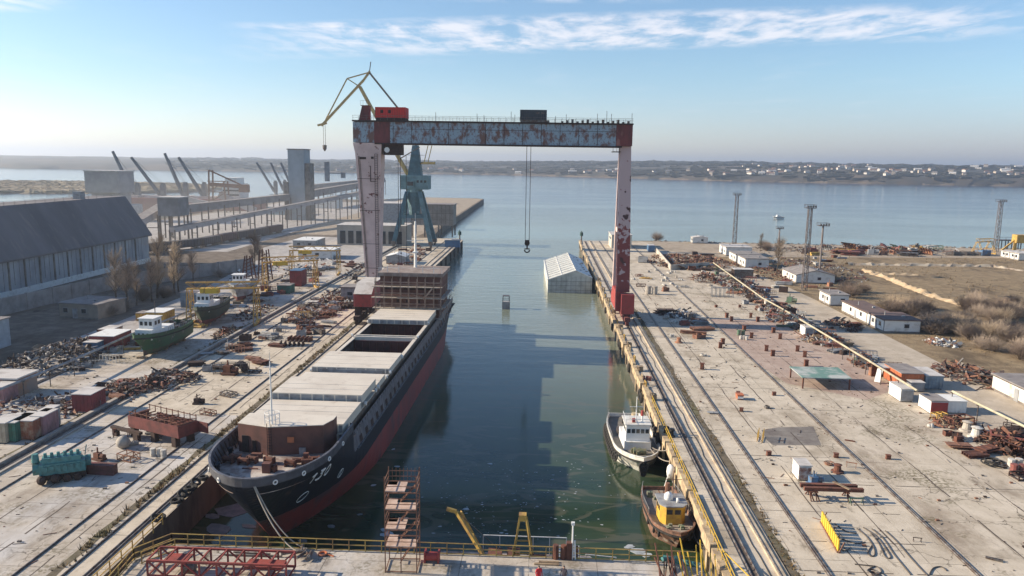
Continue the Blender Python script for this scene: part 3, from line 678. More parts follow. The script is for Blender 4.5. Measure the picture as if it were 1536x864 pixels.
for sd in (-1, 1):
    for y in (1.1, 3.4, 7.2, 11.5):
        x = hb(y, 9.0); nrm = Vector((sd*1.0, -1.2/(0.6+y*0.5), 0)).normalized()
        k.ring((sd*x+nrm.x*0.04, y+nrm.y*0.04, 8.9), nrm, 0.2, 0.07, 10, 5)
k.each('mooring_chock', whitep, ship)
# marks on the hull: number 130, anchor pocket and thruster rings (raised plates that follow the shell)
def on_hull(y, z, sd=1, off=0.06):
    e = 0.05; a = Vector((hb(y, z), y, z)); d1 = Vector((hb(y+e, z)-a.x, e, 0)); d2 = Vector((hb(y, z+e)-a.x, 0, e)); nn = d1.cross(d2).normalized()
    if nn.x < 0: nn = -nn
    a += nn*off; a.x *= sd; return a
SEG = {'1': [[(0.15, 0.75), (0.45, 1), (0.45, 0)]],
       '3': [[(0.05, 1), (0.6, 1), (0.3, 0.58), (0.55, 0.5), (0.6, 0.25), (0.45, 0.02), (0.05, 0.03)]],
       '0': [[(0.22, 0.0), (0.08, 0.3), (0.08, 0.7), (0.25, 1), (0.5, 1), (0.62, 0.7), (0.62, 0.3), (0.45, 0), (0.2, 0)]]}
k = MB()
def glyphs(txt, y0, z0, h, sd=1, th=0.14):
    y = y0
    for ch in txt:
        for st in SEG[ch]:
            for a, c in zip(st, st[1:]):
                for q in range(4):
                    f0, f1 = q/4-0.03, (q+1)/4+0.05
                    p = [(a[i]+(c[i]-a[i])*f0) for i in (0, 1)]; r = [(a[i]+(c[i]-a[i])*f1) for i in (0, 1)]
                    sh = 0.08
                    P_ = on_hull(y+(1.25*p[0]+sh*p[1])*h, z0+p[1]*h, sd); Q_ = on_hull(y+(1.25*r[0]+sh*r[1])*h, z0+r[1]*h, sd)
                    k.bar(P_, Q_, th, 0.05, up=(1, 0, 0))
        y += 1.15*h
glyphs('130', 5.0, 7.0, 1.0)
k.build('hull_number', whitep, ship)
k = MB()
for (yc, zc, r_, cross) in ((6.2, 5.2, 0.55, 2), (12.4, 5.2, 0.5, 1)):
    k.mark()
    for i in range(20):
        a0, a1 = 2*math.pi*i/20, 2*math.pi*(i+1)/20
        k.bar(on_hull(yc+r_*math.cos(a0), zc+r_*math.sin(a0)), on_hull(yc+r_*math.cos(a1), zc+r_*math.sin(a1)), 0.06, 0.04, up=(1, 0, 0))
    for a0 in ((1.57,) if cross == 1 else ()):
        k.bar(on_hull(yc+r_*math.cos(a0), zc+r_*math.sin(a0)), on_hull(yc-r_*math.cos(a0), zc-r_*math.sin(a0)), 0.06, 0.04, up=(1, 0, 0))
k.each('hull_mark', whitep, ship)
# superstructure in brown primer, aft
SF = 83.4
k = MB(); k.box(-5.85, SF, MD, 5.85, SF+12, 12.4); k.box(-6.1, SF+1.0, 12.4, 6.1, SF+11, 16.2)
k.mi = 1; k.box(-6.4, SF+0.2, 16.2, 6.6, SF+11.5, 16.9)
k.mi = 2
for (x, z, w, h) in ((-5.2, 13.4, 3.4, 1.0), (-1.4, 13.4, 2.4, 1.0), (1.5, 13.4, 3.6, 1.0)): k.box(x, SF+0.95, z, x+w, SF+0.99, z+h)
for (x, z) in ((-2.6, 11.0), (-0.7, 11.0), (1.6, 11.0), (-4.6, 8.8), (3.4, 8.8)): k.box(x, SF-0.04, z, x+0.5, SF-0.01, z+0.6)
k.build('superstructure', [primer, mat('top_slab', (0.30, 0.25, 0.22), (0.2, 0.15, 0.13), 0.6), rustD], ship)
k = MB(); k.box(-1.4, SF-0.14, MD+0.1, 0.8, SF-0.02, MD+2.7); k.build('door', rustD, ship)
k = MB()   # scaffold on the front and the side
for x in [-6.6, -4.9, -3.3, -1.6, 0.0, 1.7, 3.3, 5.0, 6.4]:
    k.bar((x, SF-0.5, MD), (x, SF-0.5, 16.8 if x > -5 else 16.4), 0.12); k.bar((x, SF-1.4, MD if abs(x) < 5 else 9), (x, SF-1.4, 16.0), 0.12)
for z in (9.9, 12.0, 14.2): 
    for yy in (SF-0.5, SF-1.4): k.bar((-6.8, yy, z+1.0), (6.6, yy, z+1.0), 0.09); k.bar((-6.8, yy, z+.5), (6.6, yy, z+.5), 0.07)
for yy in (SF+1.5, SF+4, SF+7, SF+10):
    k.bar((7.0, yy, 7), (7.0, yy, 14.8), 0.06)
for z in (9, 11, 13, 14.6): k.bar((7.0, SF-1.4, z), (7.0, SF+10, z), 0.05)
k.bar((3.0, SF-1.5, 12.0), (4.8, SF-1.5, 14.2), 0.08, 0.3)
k.build('scaffold_frame', mat('scaffold_tube', (0.33, 0.24, 0.19), (0.2, 0.13, 0.1), 1.0), ship)
k = MB()
for (x0, x1, z) in ((-7.2, 6.7, 14.25), (-7.4, 6.9, 12.05), (-7.2, 6.7, 9.95), (-7.2, -1.8, 7.75+0.2), (1.2, 6.6, 7.95)):
    k.box(x0, SF-1.45, z, x1, SF-0.35, z+0.12)
k.box(6.2, SF-1.4, 12.0, 7.1, SF+10, 12.12); k.box(6.2, SF, 10.0, 7.1, SF+10, 10.12)
k.each('scaffold_plank', mat('scaffold_plank', (0.46, 0.41, 0.36), (0.3, 0.25, 0.2), 1.0), ship)
k = MB(); k.tube((-0.4, SF+9, 16.9), (-0.4, SF+9, 26.5), 0.34, 0.18, 8); k.bar((-0.4, SF+9, 26.5), (-0.4, SF+9, 28.2), 0.09); k.bar((-2.2, SF+9, 22.5), (1.4, SF+9, 22.5), 0.12); k.cb(-0.4, SF+9, 20, 1.1, 1.1, 0.2)
for x in (-4.6, -2.3, 2.5, 4.7): k.bar((x, SF+1, 16.9), (x, SF+1, 18.2), 0.1)
for x in (-6.2, 6.4): k.bar((x, SF+0.4, 16.9), (x, SF+0.4, 17.9), 0.06)
k.bar((-6.2, SF+.4, 17.9), (6.4, SF+.4, 17.9), 0.05)
k.build('mainmast', whitep, ship)
k = MB(); k.box(-3.0, SF+8.2, MD, -2.9, SF+8.3, 9)
for sd in (-1, 1):
    for i in range(12): k.bar((sd*(hb(LEN-12+i, 6)-0.3), LEN-12.2+i, 8.2), (sd*(hb(LEN-12+i, 6)-0.3), LEN-12.2+i, 9.0), 0.05)
k.build('stern_rail', hatchm, ship)
# mooring line from the bow down to the dock gate
tip = Vector((SX+0.9, SY+0.3, WZ+9.0)); end = G(444, 826, 0.3)
def sag(a, c, s_, n=14): return [a.lerp(c, i/n)+Vector((0, 0, -4*s_*(i/n)*(1-i/n))) for i in range(n+1)]
k = MB(); k.path(sag(tip, end, 1.1), 0.07, 5); k.path(sag(tip+Vector((0.1, 0, 0)), end+Vector((0.9, 0.4, 0)), 1.3), 0.06, 5)
tag(k.build('mooring_line', roped), 'pale double mooring rope running from the ship bow to the dock gate', 'rope')
# tumbled fender heap where it is made fast
k = MB(); gr = random.Random(9)
for i in range(7): k.at(end.x+gr.uniform(-1.0, 1.8), end.y+gr.uniform(-.8, .6), 0.1, gr.uniform(0, 3)); k.tube((-0.6, 0, 0.2), (0.6, 0, 0.25), 0.14, 0.14, 7)
k.M = None; tag(k.build('bollard', steel), 'grey bollard fittings on the dock gate where the bow rope is tied', 'bollard')
# ------------------------------------------------------------------ the big gantry crane
GY = 172.0; GX0, GX1 = -40.0, 19.0
beamm = mat('peeling_blue_grey', (0.27, 0.35, 0.41), (0.17, 0.095, 0.08), 0.62, 0.485, 0.60, 0.8, det=15, stretch=(1.3, 1, 0.75), c3=(0.13, 0.065, 0.055), sc3=2.3, lo3=0.55, hi3=0.62, amt3=0.8)
pinkm = mat('faded_pink_paint', (0.66, 0.50, 0.46), (0.52, 0.38, 0.35), 0.3, 0.4, 0.65, 0.8, c3=(0.17, 0.06, 0.05), sc3=0.75, lo3=0.63, hi3=0.67, det=8)
redb = mat('beam_red', (0.17, 0.042, 0.042), (0.10, 0.035, 0.033), 0.9, 0.4, 0.62, 0.8, c3=(0.26, 0.12, 0.10), sc3=0.7, lo3=0.58, hi3=0.68, stretch=(1, 1, 0.35))
maroon = mat('leg_maroon', (0.26, 0.06, 0.06), (0.17, 0.05, 0.05), 0.5, 0.4, 0.6, 0.8, c3=(0.50, 0.36, 0.36), sc3=0.45, lo3=0.57, hi3=0.62, det=8)
pinkr = mat('pale_red', (0.50, 0.14, 0.13), (0.36, 0.12, 0.11), 0.6, 0.4, 0.6, 0.8)  # paler red than the end panel of the base
gc = thing('gantry_crane', 'huge gantry crane with peeling blue-grey girder spanning the dock basin', 'crane', (0, GY, 0))
k = MB(); k.box(-37.6, -2.2, 38.9, 15.2, 2.2, 43.4); k.mi = 1; k.box(-42.3, -2.25, 38.95, -37.6, 2.25, 43.35); k.mi = 2
k.box(-37.6, -2.26, 38.88, -34.1, 2.26, 43.42); k.box(15.2, -2.26, 38.95, 18.7, 2.26, 43.45)
k.mi = 3; k.box(-42.4, -2.6, 43.45, 18.8, 2.6, 43.75); k.box(-37.5, -2.5, 38.6, 16.5, 2.5, 38.88)
for i in range(13): k.box(-33.4+i*4.05-0.05, -2.235, 38.9, -33.4+i*4.05+0.05, -2.2, 43.4)
k.box(-34, -2.23, 41.9, 15.2, -2.2, 41.98)
k.build('girder', [beamm, beamm, redb, rustD], gc)
k = MB()
for yy in (-2.5, 2.5):
    for i in range(41): x = -42.2+i*1.52; k.bar((x, yy, 43.75), (x, yy, 44.75), 0.05)
    k.bar((-42.3, yy, 44.75), (18.7, yy, 44.75), 0.05); k.bar((-42.3, yy, 44.3), (18.7, yy, 44.3), 0.04)
for x, h in ((-24, 1.9), (-15, 1.7), (-13.5, 1.4), (-7.6, 2.2), (-6.8, 1.6), (2, 1.4), (4.3, 1.8), (11, 2.0), (13, 2.6), (14, 2.0), (18.4, 2.2)): k.bar((x, -2.5, 43.7), (x, -2.5, 43.7+h), 0.09)
for i in range(14): k.cb(3.5+i*1.1, -1.2, 43.75, 0.5, 0.7, 0.35+0.2*(i % 3))
k.build('walkway_railing', steel, gc)
# left leg: single wide box tapering down
def tapered(k, xa0, xa1, za, xb0, xb1, zb, ya, yb):
    k.add([(xa0, -ya, za), (xa1, -ya, za), (xa1, ya, za), (xa0, ya, za), (xb0, -yb, zb), (xb1, -yb, zb), (xb1, yb, zb), (xb0, yb, zb)], [(3, 2, 1, 0), (4, 5, 6, 7), (0, 1, 5, 4), (1, 2, 6, 5), (2, 3, 7, 6), (3, 0, 4, 7)])
k = MB(); tapered(k, -42.35, -36.0, 38.88, -41.9, -36.2, 36.6, 2.3, 2.2)
k.build('leg_head', pinkm, gc)
k = MB(); tapered(k, -41.9, -36.2, 36.6, -39.9, -37.2, 6.6, 2.2, 1.6)
k.mi = 1
for z in (31.0, 24.0, 16.5, 11.0):
    f = (36.6-z)/30; xl = -41.9+2.0*f; xr = -36.2-1.0*f; k.box(xl-0.02, -2.22+0.6*f, z, xr+0.02, -2.19+0.62*f, z+0.1)
for (x, z, w, h) in ((-41.0, 35.3, 1.5, 0.5), (-38.4, 35.4, 0.6, 0.5), (-38.6, 30.4, 0.15, 3.5), (-38.6, 30.4, 1.2, .12)): k.box(x, -2.26, z, x+w, -2.21, z+h)
k.build('leg', [pinkm, rustD], gc)
k = MB()
for i in range(58): z = 8+i*.5; f = (36.6-z)/30; k.bar((-37.5-.1*f, -2.35+.6*f, z), (-37.0-.1*f, -2.35+.6*f, z), .05)
for dx in (-37.55, -36.95): k.bar((dx-.1, -1.78, 7.5), (dx, -2.36, 36.5), .07)
k.build('ladder', rustD, gc)
k = MB(); k.bar((-41.2, -2.3, 36), (-39.6, -1.75, 8), .12); k.bar((-40.9, -2.3, 36), (-39.4, -1.75, 8), .07); k.build('cable_conduit', steel, gc)
# right leg: slim, its sunlit left side put in as a paler coloured strut
k = MB(); k.add([(16.2, -1.5, 38.9), (18.6, -1.5, 38.9), (18.6, 1.5, 38.9), (16.2, 1.5, 38.9), (16.5, -3.2, 7.0), (19.3, -3.2, 7.0), (19.3, -0.5, 7.0), (16.5, -0.5, 7.0)], [(3, 2, 1, 0), (4, 5, 6, 7), (0, 1, 5, 4), (1, 2, 6, 5), (2, 3, 7, 6), (3, 0, 4, 7)])
rl = bpy.data.materials.new('right_leg_paint'); rl.use_nodes = True; t = rl.node_tree; b = t.nodes['Principled BSDF']; b.inputs['Roughness'].default_value = 0.8
tc2 = N(t, 'ShaderNodeTexCoord'); s2 = N(t, 'ShaderNodeSeparateXYZ'); t.links.new(tc2.outputs['Object'], s2.inputs[0])
n2 = N(t, 'ShaderNodeTexNoise'); n2.inputs['Scale'].default_value = 0.9; n2.inputs['Detail'].default_value = 9; t.links.new(tc2.outputs['Object'], n2.inputs['Vector'])
up_ = MA(t, 'DIVIDE', MA(t, 'SUBTRACT', s2.outputs['Z'], 17.0), 8.0, clamp=True)      # upper paint pink, lower paint maroon: an old repaint line
thr = MA(t, 'ADD', MA(t, 'MULTIPLY', up_, 0.30), MA(t, 'SUBTRACT', n2.outputs['Fac'], 0.15))
r2_ = N(t, 'ShaderNodeMapRange'); r2_.inputs['From Min'].default_value = 0.46; r2_.inputs['From Max'].default_value = 0.5; t.links.new(thr, r2_.inputs['Value'])
x2 = N(t, 'ShaderNodeMix', data_type='RGBA'); t.links.new(r2_.outputs[0], x2.inputs['Factor']); x2.inputs['A'].default_value = (0.22, 0.055, 0.05, 1); x2.inputs['B'].default_value = (0.50, 0.37, 0.36, 1)
n3_ = N(t, 'ShaderNodeTexNoise'); n3_.inputs['Scale'].default_value = 0.5; n3_.inputs['Detail'].default_value = 8; mpp = N(t, 'ShaderNodeMapping'); mpp.inputs['Location'].default_value = (5, 5, 5); t.links.new(tc2.outputs['Object'], mpp.inputs[0]); t.links.new(mpp.outputs[0], n3_.inputs['Vector'])
r3 = N(t, 'ShaderNodeMapRange'); r3.inputs['From Min'].default_value = 0.6; r3.inputs['From Max'].default_value = 0.63; t.links.new(n3_.outputs['Fac'], r3.inputs['Value'])
x3 = N(t, 'ShaderNodeMix', data_type='RGBA'); t.links.new(r3.outputs[0], x3.inputs['Factor']); t.links.new(x2.outputs['Result'], x3.inputs['A']); x3.inputs['B'].default_value = (0.08, 0.035, 0.03, 1)
t.links.new(x3.outputs['Result'], b.inputs['Base Color'])
k.build('leg', rl, gc)
k = MB(); k.add([(16.25, 1.5, 38.9), (17.2, 1.5, 38.9), (17.2, 2.1, 38.9), (16.25, 2.1, 38.9), (16.3, 5.5, 7.0), (17.6, 5.5, 7.0), (17.6, 7.0, 7.0), (16.3, 7.0, 7.0)], [(3, 2, 1, 0), (4, 5, 6, 7), (0, 1, 5, 4), (1, 2, 6, 5), (2, 3, 7, 6), (3, 0, 4, 7)])
k.box(16.4, -0.5, 20.0, 17.4, 3.8, 21.0); k.build('brace', pinkm, gc)
k = MB(); k.box(14.6, -2.4, 37.6, 16.3, 1.5, 37.8); 
for x in (14.6, 15.4): k.bar((x, -2.4, 37.7), (x, -2.4, 38.8), 0.08)
k.build('access_platform', steel, gc)
def bogie(k, x, y, w=1.2):
    k.mark(); k.box(x-w/2, y-2.0, 1.0, x+w/2, y+2.0, 1.9); k.box(x-w/2-.1, y-0.5, 1.9, x+w/2+.1, y+0.5, 2.6)
    for yy in (-1.5, -0.5, 0.5, 1.5): k.tube((x-0.35, y+yy, 0.5), (x+0.35, y+yy, 0.5), 0.48, 0.48, 10)
def base(side):
    x = 18.7 if side > 0 else -38.9
    k = MB(); k.box(x-1.4, -6.0, 2.6, x+1.4, -3.3, 6.9) if side > 0 else None
    if side > 0:
        k.extr([(-3.3, 2.7), (10.0, 2.7), (10.0, 4.6), (7.0, 7.1), (-3.3, 7.1)], 'x', x-2.3, x-0.6)
        k.box(x-0.6, -3.3, 2.7, x+1.3, 4, 5.0)
        mats = [redp, pinkr]
    else:
        k.extr([(-13.2, 4.3), (12, 4.3), (12, 7.9), (8, 8.9), (-9.5, 8.9), (-13.2, 6.9)], 'x', -41.3+1.2, -36.2); mats = [pinkr, pinkr]
    k.build('base_beam', mats[0] if side > 0 else mats[1], gc)
    if side < 0:
        k = MB(); k.extr([(-13.25, 7.0), (-9.5, 8.93), (12.0, 8.93), (12.0, 9.0), (-9.6, 9.02), (-13.3, 7.08)], 'x', -41.3+1.2, -36.2); k.build('base_roof', roofw, gc)
        k = MB(); k.box(-39.9, -13.24, 4.35, -36.4, -13.2, 6.9); k.build('base_end', redp, gc)
    k = MB()
    for yy in ((-4.6, 0, 5, 9) if side > 0 else (-10, -4.5, 3, 8)):
        bogie(k, x if side > 0 else -39.9, yy)
        if side < 0: k.box(-40.4, yy-1, 2.6, -39.2, yy+1, 4.3)
    k.each('wheel_bogie', rustD if side < 0 else redb, gc)
base(1); base(-1)
# trolleys, machine cabins, ropes and the hook
k = MB(); k.box(-37.4, -2.0, 44.3, -30.7, 2.0, 46.6); k.mi = 1; k.box(-37.2, -2.2, 43.8, -30.9, 2.2, 44.3); k.box(-36.2, -2.06, 45.3, -35.6, -2.01, 46.0); k.box(-34.5, -2.06, 45.3, -33.9, -2.01, 46.0)
for i in range(13): k.box(-37.3+i*0.53, -2.03, 44.4, -37.27+i*0.53, -2.0, 46.5)
k.build('machine_cabin', [mat('cabin_red', (0.62, 0.035, 0.03), (0.5, 0.04, 0.03), 0.6), rustD], gc)
k = MB(); k.box(-5.7, -2.0, 44.2, 0.1, 2.0, 46.4); k.mi = 1; k.box(-5.6, -2.3, 43.8, 0.7, 2.3, 44.2)
for x in (-2.2, -1.1): k.box(x, -2.05, 45.6, x+0.7, -2.01, 45.85)
for i in range(13): k.box(-5.6+i*0.45, -2.04, 44.3, -5.56+i*0.45, -2.0, 46.35)
k.build('trolley_cabin', [mat('cabin_dark', (0.035, 0.045, 0.06), (0.05, 0.06, 0.07), 0.8), steel], gc)
k = MB(); k.add([(-41.3, -1.0, 43.75), (-39.0, -1.0, 43.75), (-39.0, 1, 43.75), (-41.3, 1, 43.75), (-40.5, -1, 46.9), (-39.0, -1, 46.9), (-39.0, 1, 46.9), (-40.5, 1, 46.9)], [(3, 2, 1, 0), (4, 5, 6, 7), (0, 1, 5, 4), (1, 2, 6, 5), (2, 3, 7, 6), (3, 0, 4, 7)])
k.box(-40.8, -1.2, 46.9, -38.9, 1.2, 47.0)
for x in (-40.8, -40.2, -39.5, -38.95): k.bar((x, -1.2, 47), (x, -1.2, 48.0), 0.04)
k.bar((-40.8, -1.2, 48), (-38.95, -1.2, 48), 0.04); k.build('jib_post', redb, gc)
k = MB(); k.box(-35.7, -1.8, 36.3, -31.8, 1.8, 38.6); k.mi = 1; k.tube((-34.9, -1.9, 37.4), (-34.9, -1.84, 37.4), 0.6, 0.6, 10); k.build('lower_trolley', [rustD, whitep], gc)
k = MB()
for x in (-4.15, -3.25): k.tube((x, 0, 17.8), (x, 0, 38.6), 0.06, 0.06, 5, False)
k.each('hoist_rope', rustD, gc)
k = MB(); k.box(-4.2, -0.4, 16.8, -3.2, 0.4, 17.9); k.tube((-3.7, -0.3, 17.2), (-3.7, 0.3, 17.2), 0.6, 0.6, 10); k.box(-3.85, -0.2, 15.8, -3.55, 0.2, 16.8)
pts = [Vector((-3.7+0.55*math.sin(a), 0, 15.4-0.5*math.cos(a)+0.2)) for a in [x*0.35 for x in range(-5, 6)]]
k.path(pts, 0.16, 6); k.tube((-4.3, 0, 15.9), (-3.1, 0, 15.9), 0.14, .14, 6); k.build('hook_block', rustD, gc)
k = MB()
for x in (-32.8, -32.3, -31.0): k.tube((x, 0, 8.0), (x, 0, 36.4), 0.06, 0.06, 5, False)
k.each('hoist_rope', rustD, gc)
# ------------------------------------------------------------------ blue level-luffing portal crane on the left jetty
CY = 318.0; CX = -54.0
pb = mat('crane_blue', (0.075, 0.155, 0.185), (0.05, 0.10, 0.12), 0.5, 0.4, 0.65, 0.6, c3=(0.30, 0.42, 0.45), sc3=0.4, lo3=0.62, hi3=0.7, amt3=0.6)
yj = mat('jib_yellow', (0.52, 0.36, 0.13), (0.33, 0.22, 0.10), 0.5, 0.4, 0.65, 0.7)
pc = thing('portal_crane', 'blue portal crane with raised yellow jib on the far end of the left jetty', 'crane', (CX, CY, 0))
k = MB()
for sx in (-1, 1):
    for sy in (-1, 1):
        k.bar((sx*2.6, sy*2.2, 22.5), (sx*7.6, sy*5.8, 2.2), 1.6, 1.6, up=(0, 1, 0))
k.each('leg', pb, pc)
k = MB()
for sy in (-1, 1): k.bar((-5.0, sy*4.2, 12.6), (5.0, sy*4.2, 12.6), 1.0, 1.3)
for sx in (-1, 1): k.bar((sx*4.6, -4.4, 12.6), (sx*4.6, 4.4, 12.6), 1.0, 1.3)
k.lathe([(1.8, 12.0), (2.2, 14), (3.0, 20), (3.0, 22.5)], 10); k.build('portal_frame', pb, pc)
k = MB()
for sx in (-1, 1):
    for sy in (-1, 1):
        k.mark(); k.cb(sx*7.7, sy*5.9, 1.2, 1.6, 3.0, 1.4)
        for yy in (-1, 1): k.tube((sx*7.7-.3, sy*5.9+yy, 0.5), (sx*7.7+.3, sy*5.9+yy, 0.5), 0.5, .5, 8)
k.each('wheel_bogie', steel, pc)
k = MB(); k.lathe([(3.4, 22.5), (3.4, 23.6)], 14); k.box(-5.4, -3.0, 23.6, 6.1, 6.0, 29.3); k.box(-2.4, -4.2, 24.2, 0.5, -3.0, 27.2)
k.mi = 1; k.box(-2.2, -4.25, 25.2, 0.3, -4.2, 26.8)
for x in (1.5, 3.0, 4.5): k.box(x, -3.05, 26.4, x+0.9, -3.01, 27.4)
k.build('machine_house', [mat('house_blue', (0.16, 0.26, 0.28), (0.11, 0.18, 0.19), 0.5), glass], pc)
k = MB(); k.add([(-2.4, -2, 29.3), (3.2, -2, 29.3), (3.2, 3, 29.3), (-2.4, 3, 29.3), (-0.6, -1, 41.5), (1.8, -1, 41.5), (1.8, 1.5, 41.5), (-0.6, 1.5, 41.5)], [(3, 2, 1, 0), (4, 5, 6, 7), (0, 1, 5, 4), (1, 2, 6, 5), (2, 3, 7, 6), (3, 0, 4, 7)])
for z in (31.5, 34.5, 37.5): k.box(-2.4, -2.2, z, 4.0, 2.6, z+0.12)
k.build('column', pb, pc)
k = MB()      # main jib, leans to the left; fly jib and its tie; all slim boxes
def jib(k, a, c, w0, w1, dy=1.6):
    a = Vector(a); c = Vector(c)
    for sy in (-1, 1):
        k.bar(a+Vector((0, sy*dy, 0)), c+Vector((0, sy*dy*0.35, 0)), w0)
    n_ = 9
    for i in range(n_):
        p = a.lerp(c, i/n_); q = a.lerp(c, (i+1)/n_); f0 = 1-(0.65*i/n_); f1 = 1-(0.65*(i+1)/n_); s_ = 1 if i % 2 else -1
        k.bar(p+Vector((0, s_*dy*f0, 0)), q+Vector((0, -s_*dy*f1, 0)), 0.25)
Pj = (-22.0, 0, 64.6)
jib(k, (-2.6, 0, 29.6), Pj, 1.05, 0.9); k.build('main_jib', yj, pc)
k = MB(); k.bar((-38.2, 0, 48.9), (-20.5, 0, 67.2), 0.85, 1.0, up=(0, 1, 0)); k.bar((-20.5, 0, 67.2), (-17.8, 0, 70.8), 0.8); k.bar((-36.0, 0, 50.0), (-39.8, 0, 49.0), 0.8)
k.build('fly_jib', yj, pc)
k = MB(); k.bar((-37.0, 0, 50.2), (-27.2, 0, 67.8), 0.45); k.bar((-27.2, 0, 67.8), (-18.6, 0, 70.2), 0.45); k.bar((-27.2, 0, 67.8), (-22.0, 0, 64.6), 0.4)
k.build('fly_jib_tie', yj, pc)
k = MB()
for sy in (-.8, .8): k.bar((-18.0, sy, 70.2), (2.0, sy, 46.0), 0.55)
k.bar((2, 0, 46), (3.5, 0, 43), 0.6); k.bar((0.6, 0, 41.5), (3.0, 0, 45.2), 0.7); k.bar((-6.5, -1, 35.5), (2.5, -1, 40.8), 0.4); k.bar((-18.0, 0, 70.5), (-17.4, 0, 74.5), 0.3); k.build('luffing_tie', mat('tie_brown', (0.14, 0.12, 0.11), (0.2, 0.14, 0.09), 0.5), pc)
k = MB(); k.box(3.0, -1.6, 33.9, 8.6, 1.6, 34.9)
for x in (4.2, 5.8): k.bar((x, 0, 34.9), (x+2.4, 0, 45.0), 0.3)
k.build('counterweight', yj, pc)
k = MB()
for x in (-37.5, -36.7): k.tube((x, 0, 41.0), (x, 0, 50.0), 0.09, 0.09, 5, False)
k.lathe([(0.2, 38.6), (0.8, 39.6), (0.9, 41.0), (0.3, 41.2)], 8, (-37.1, 0, 0)); k.build('hook_block', steel, pc)
# ------------------------------------------------------------------ rails on the quays
railtop = mat('rail_head', (0.30, 0.28, 0.26), (0.16, 0.12, 0.10), 1.5, rough=0.45, metal=0.4)
grv = mat('rail_groove', (0.075, 0.058, 0.048), (0.12, 0.095, 0.075), 0.8, 0.4, 0.65, 0.95)
def rail(x, y0, y1, lab, gw=0.42, z=0.02, pair=0.0):
    k = MB(); k.box(x-gw/2-pair/2, y0, z-0.008, x+gw/2+pair/2, y1, z+0.004); k.mi = 1
    for dx in ((0,) if not pair else (-pair/2, pair/2)):
        k.box(x+dx-0.04, y0, z+0.005, x+dx+0.04, y1, z+0.13); k.box(x+dx-0.1, y0, z+0.004, x+dx+0.1, y1, z+0.03)
    tag(k.build('crane_rail', [grv, railtop]), lab, 'rail', 'crane rails set in the quays')
rail(-38.0, 20, 345, 'thin rail on the left quay closest to the cargo ship', 0.26, pair=0.35)
rail(-40.0, 20, 345, 'crane rail on the left quay that carries the gantry leg', 0.36)
rail(-44.1, 20, 345, 'crane rail on the left quay just outside the dry weed strip', 0.36)
rail(-60.7, 20, 340, 'raised double rail between left quay and the scrap yard', 0.7, 0.10, pair=0.8)
rail(-56.8, 20, 300, 'flush rail beside the raised double rail of the left yard', 0.3)
rail(-78.4, 20, 250, 'outermost rail of the yellow yard cranes, beside the left road', 0.5, 0.05, pair=0.4)
rail(18.9, 20, 352, 'paired crane rail on the right quay nearest the basin', 0.25, pair=0.6)
rail(25.5, 20, 354, 'rusty crane rail crossing the middle of the right quay', 0.24, pair=0.2)
rail(38.6, 20, 356, 'long rail dividing the right quay from the wide working yard', 0.26, pair=0.2)
k = MB(); k.box(20.9, 20, 0, 21.5, 353, 0.24); k.box(21.35, 20, 0.0, 21.9, 353, 0.10); k.mi = 1; k.box(21.02, 20, 0.24, 21.12, 353, 0.30)
tag(k.build('crane_track_kerb', [mat('kerb_concrete', (0.50, 0.42, 0.31), (0.30, 0.235, 0.17), 0.6, 0.4, 0.65, 0.95), railtop]), 'raised concrete crane track kerb with worn edge along the right quay', 'kerb')
k = MB(); k.box(-61.9, 20, 0, -61.3, 340, 0.45); tag(k.build('track_kerb', [conc]), 'low concrete kerb wall on the yard side of the raised double rail', 'kerb')
k = MB(); k.box(-60.15, 20, 0, -59.8, 340, 0.20); tag(k.build('track_kerb', [conc]), 'lower concrete kerb on the ship side of the raised double rail', 'kerb')
# power cables and hoses lying beside the right-hand rails
k = MB(); gr = random.Random(21)
for x0, lb in ((20.2, 'long black power cable lying loose between crane rail and track kerb'),):
    k = MB(); pts = [Vector((x0+0.12*math.sin(y*0.6+x0)+gr.uniform(-.06, .06), y, 0.05)) for y in range(30, 170, 2)]; k.path(pts, 0.035, 4)
    tag(k.build('power_cable', blackr), lb, 'cable')
# ------------------------------------------------------------------ dry weeds (ground cover, stuff)
weedm = mat('dry_weeds', (0.20, 0.13, 0.055), (0.10, 0.065, 0.035), 0.6, 0.4, 0.6, 1.0, c3=(0.14, 0.13, 0.05), sc3=0.1)
soil = mat('weed_soil', (0.155, 0.125, 0.085), (0.09, 0.075, 0.05), 0.9, 0.4, 0.6, 1.0, c3=(0.13, 0.13, 0.06), sc3=0.08)
def tuft(k, x, y, s_, gr, n=7):
    for i in range(n):
        a = gr.uniform(0, 6.28); l = s_*gr.uniform(0.5, 1.2); w = s_*0.12; dx, dy = math.cos(a), math.sin(a); b0 = gr.uniform(0, 0.35)*s_
        k.add([(x+dx*b0-dy*w, y+dy*b0+dx*w, 0), (x+dx*b0+dy*w, y+dy*b0-dx*w, 0), (x+dx*(b0+l*0.6), y+dy*(b0+l*0.6), l)], [(0, 1, 2)])
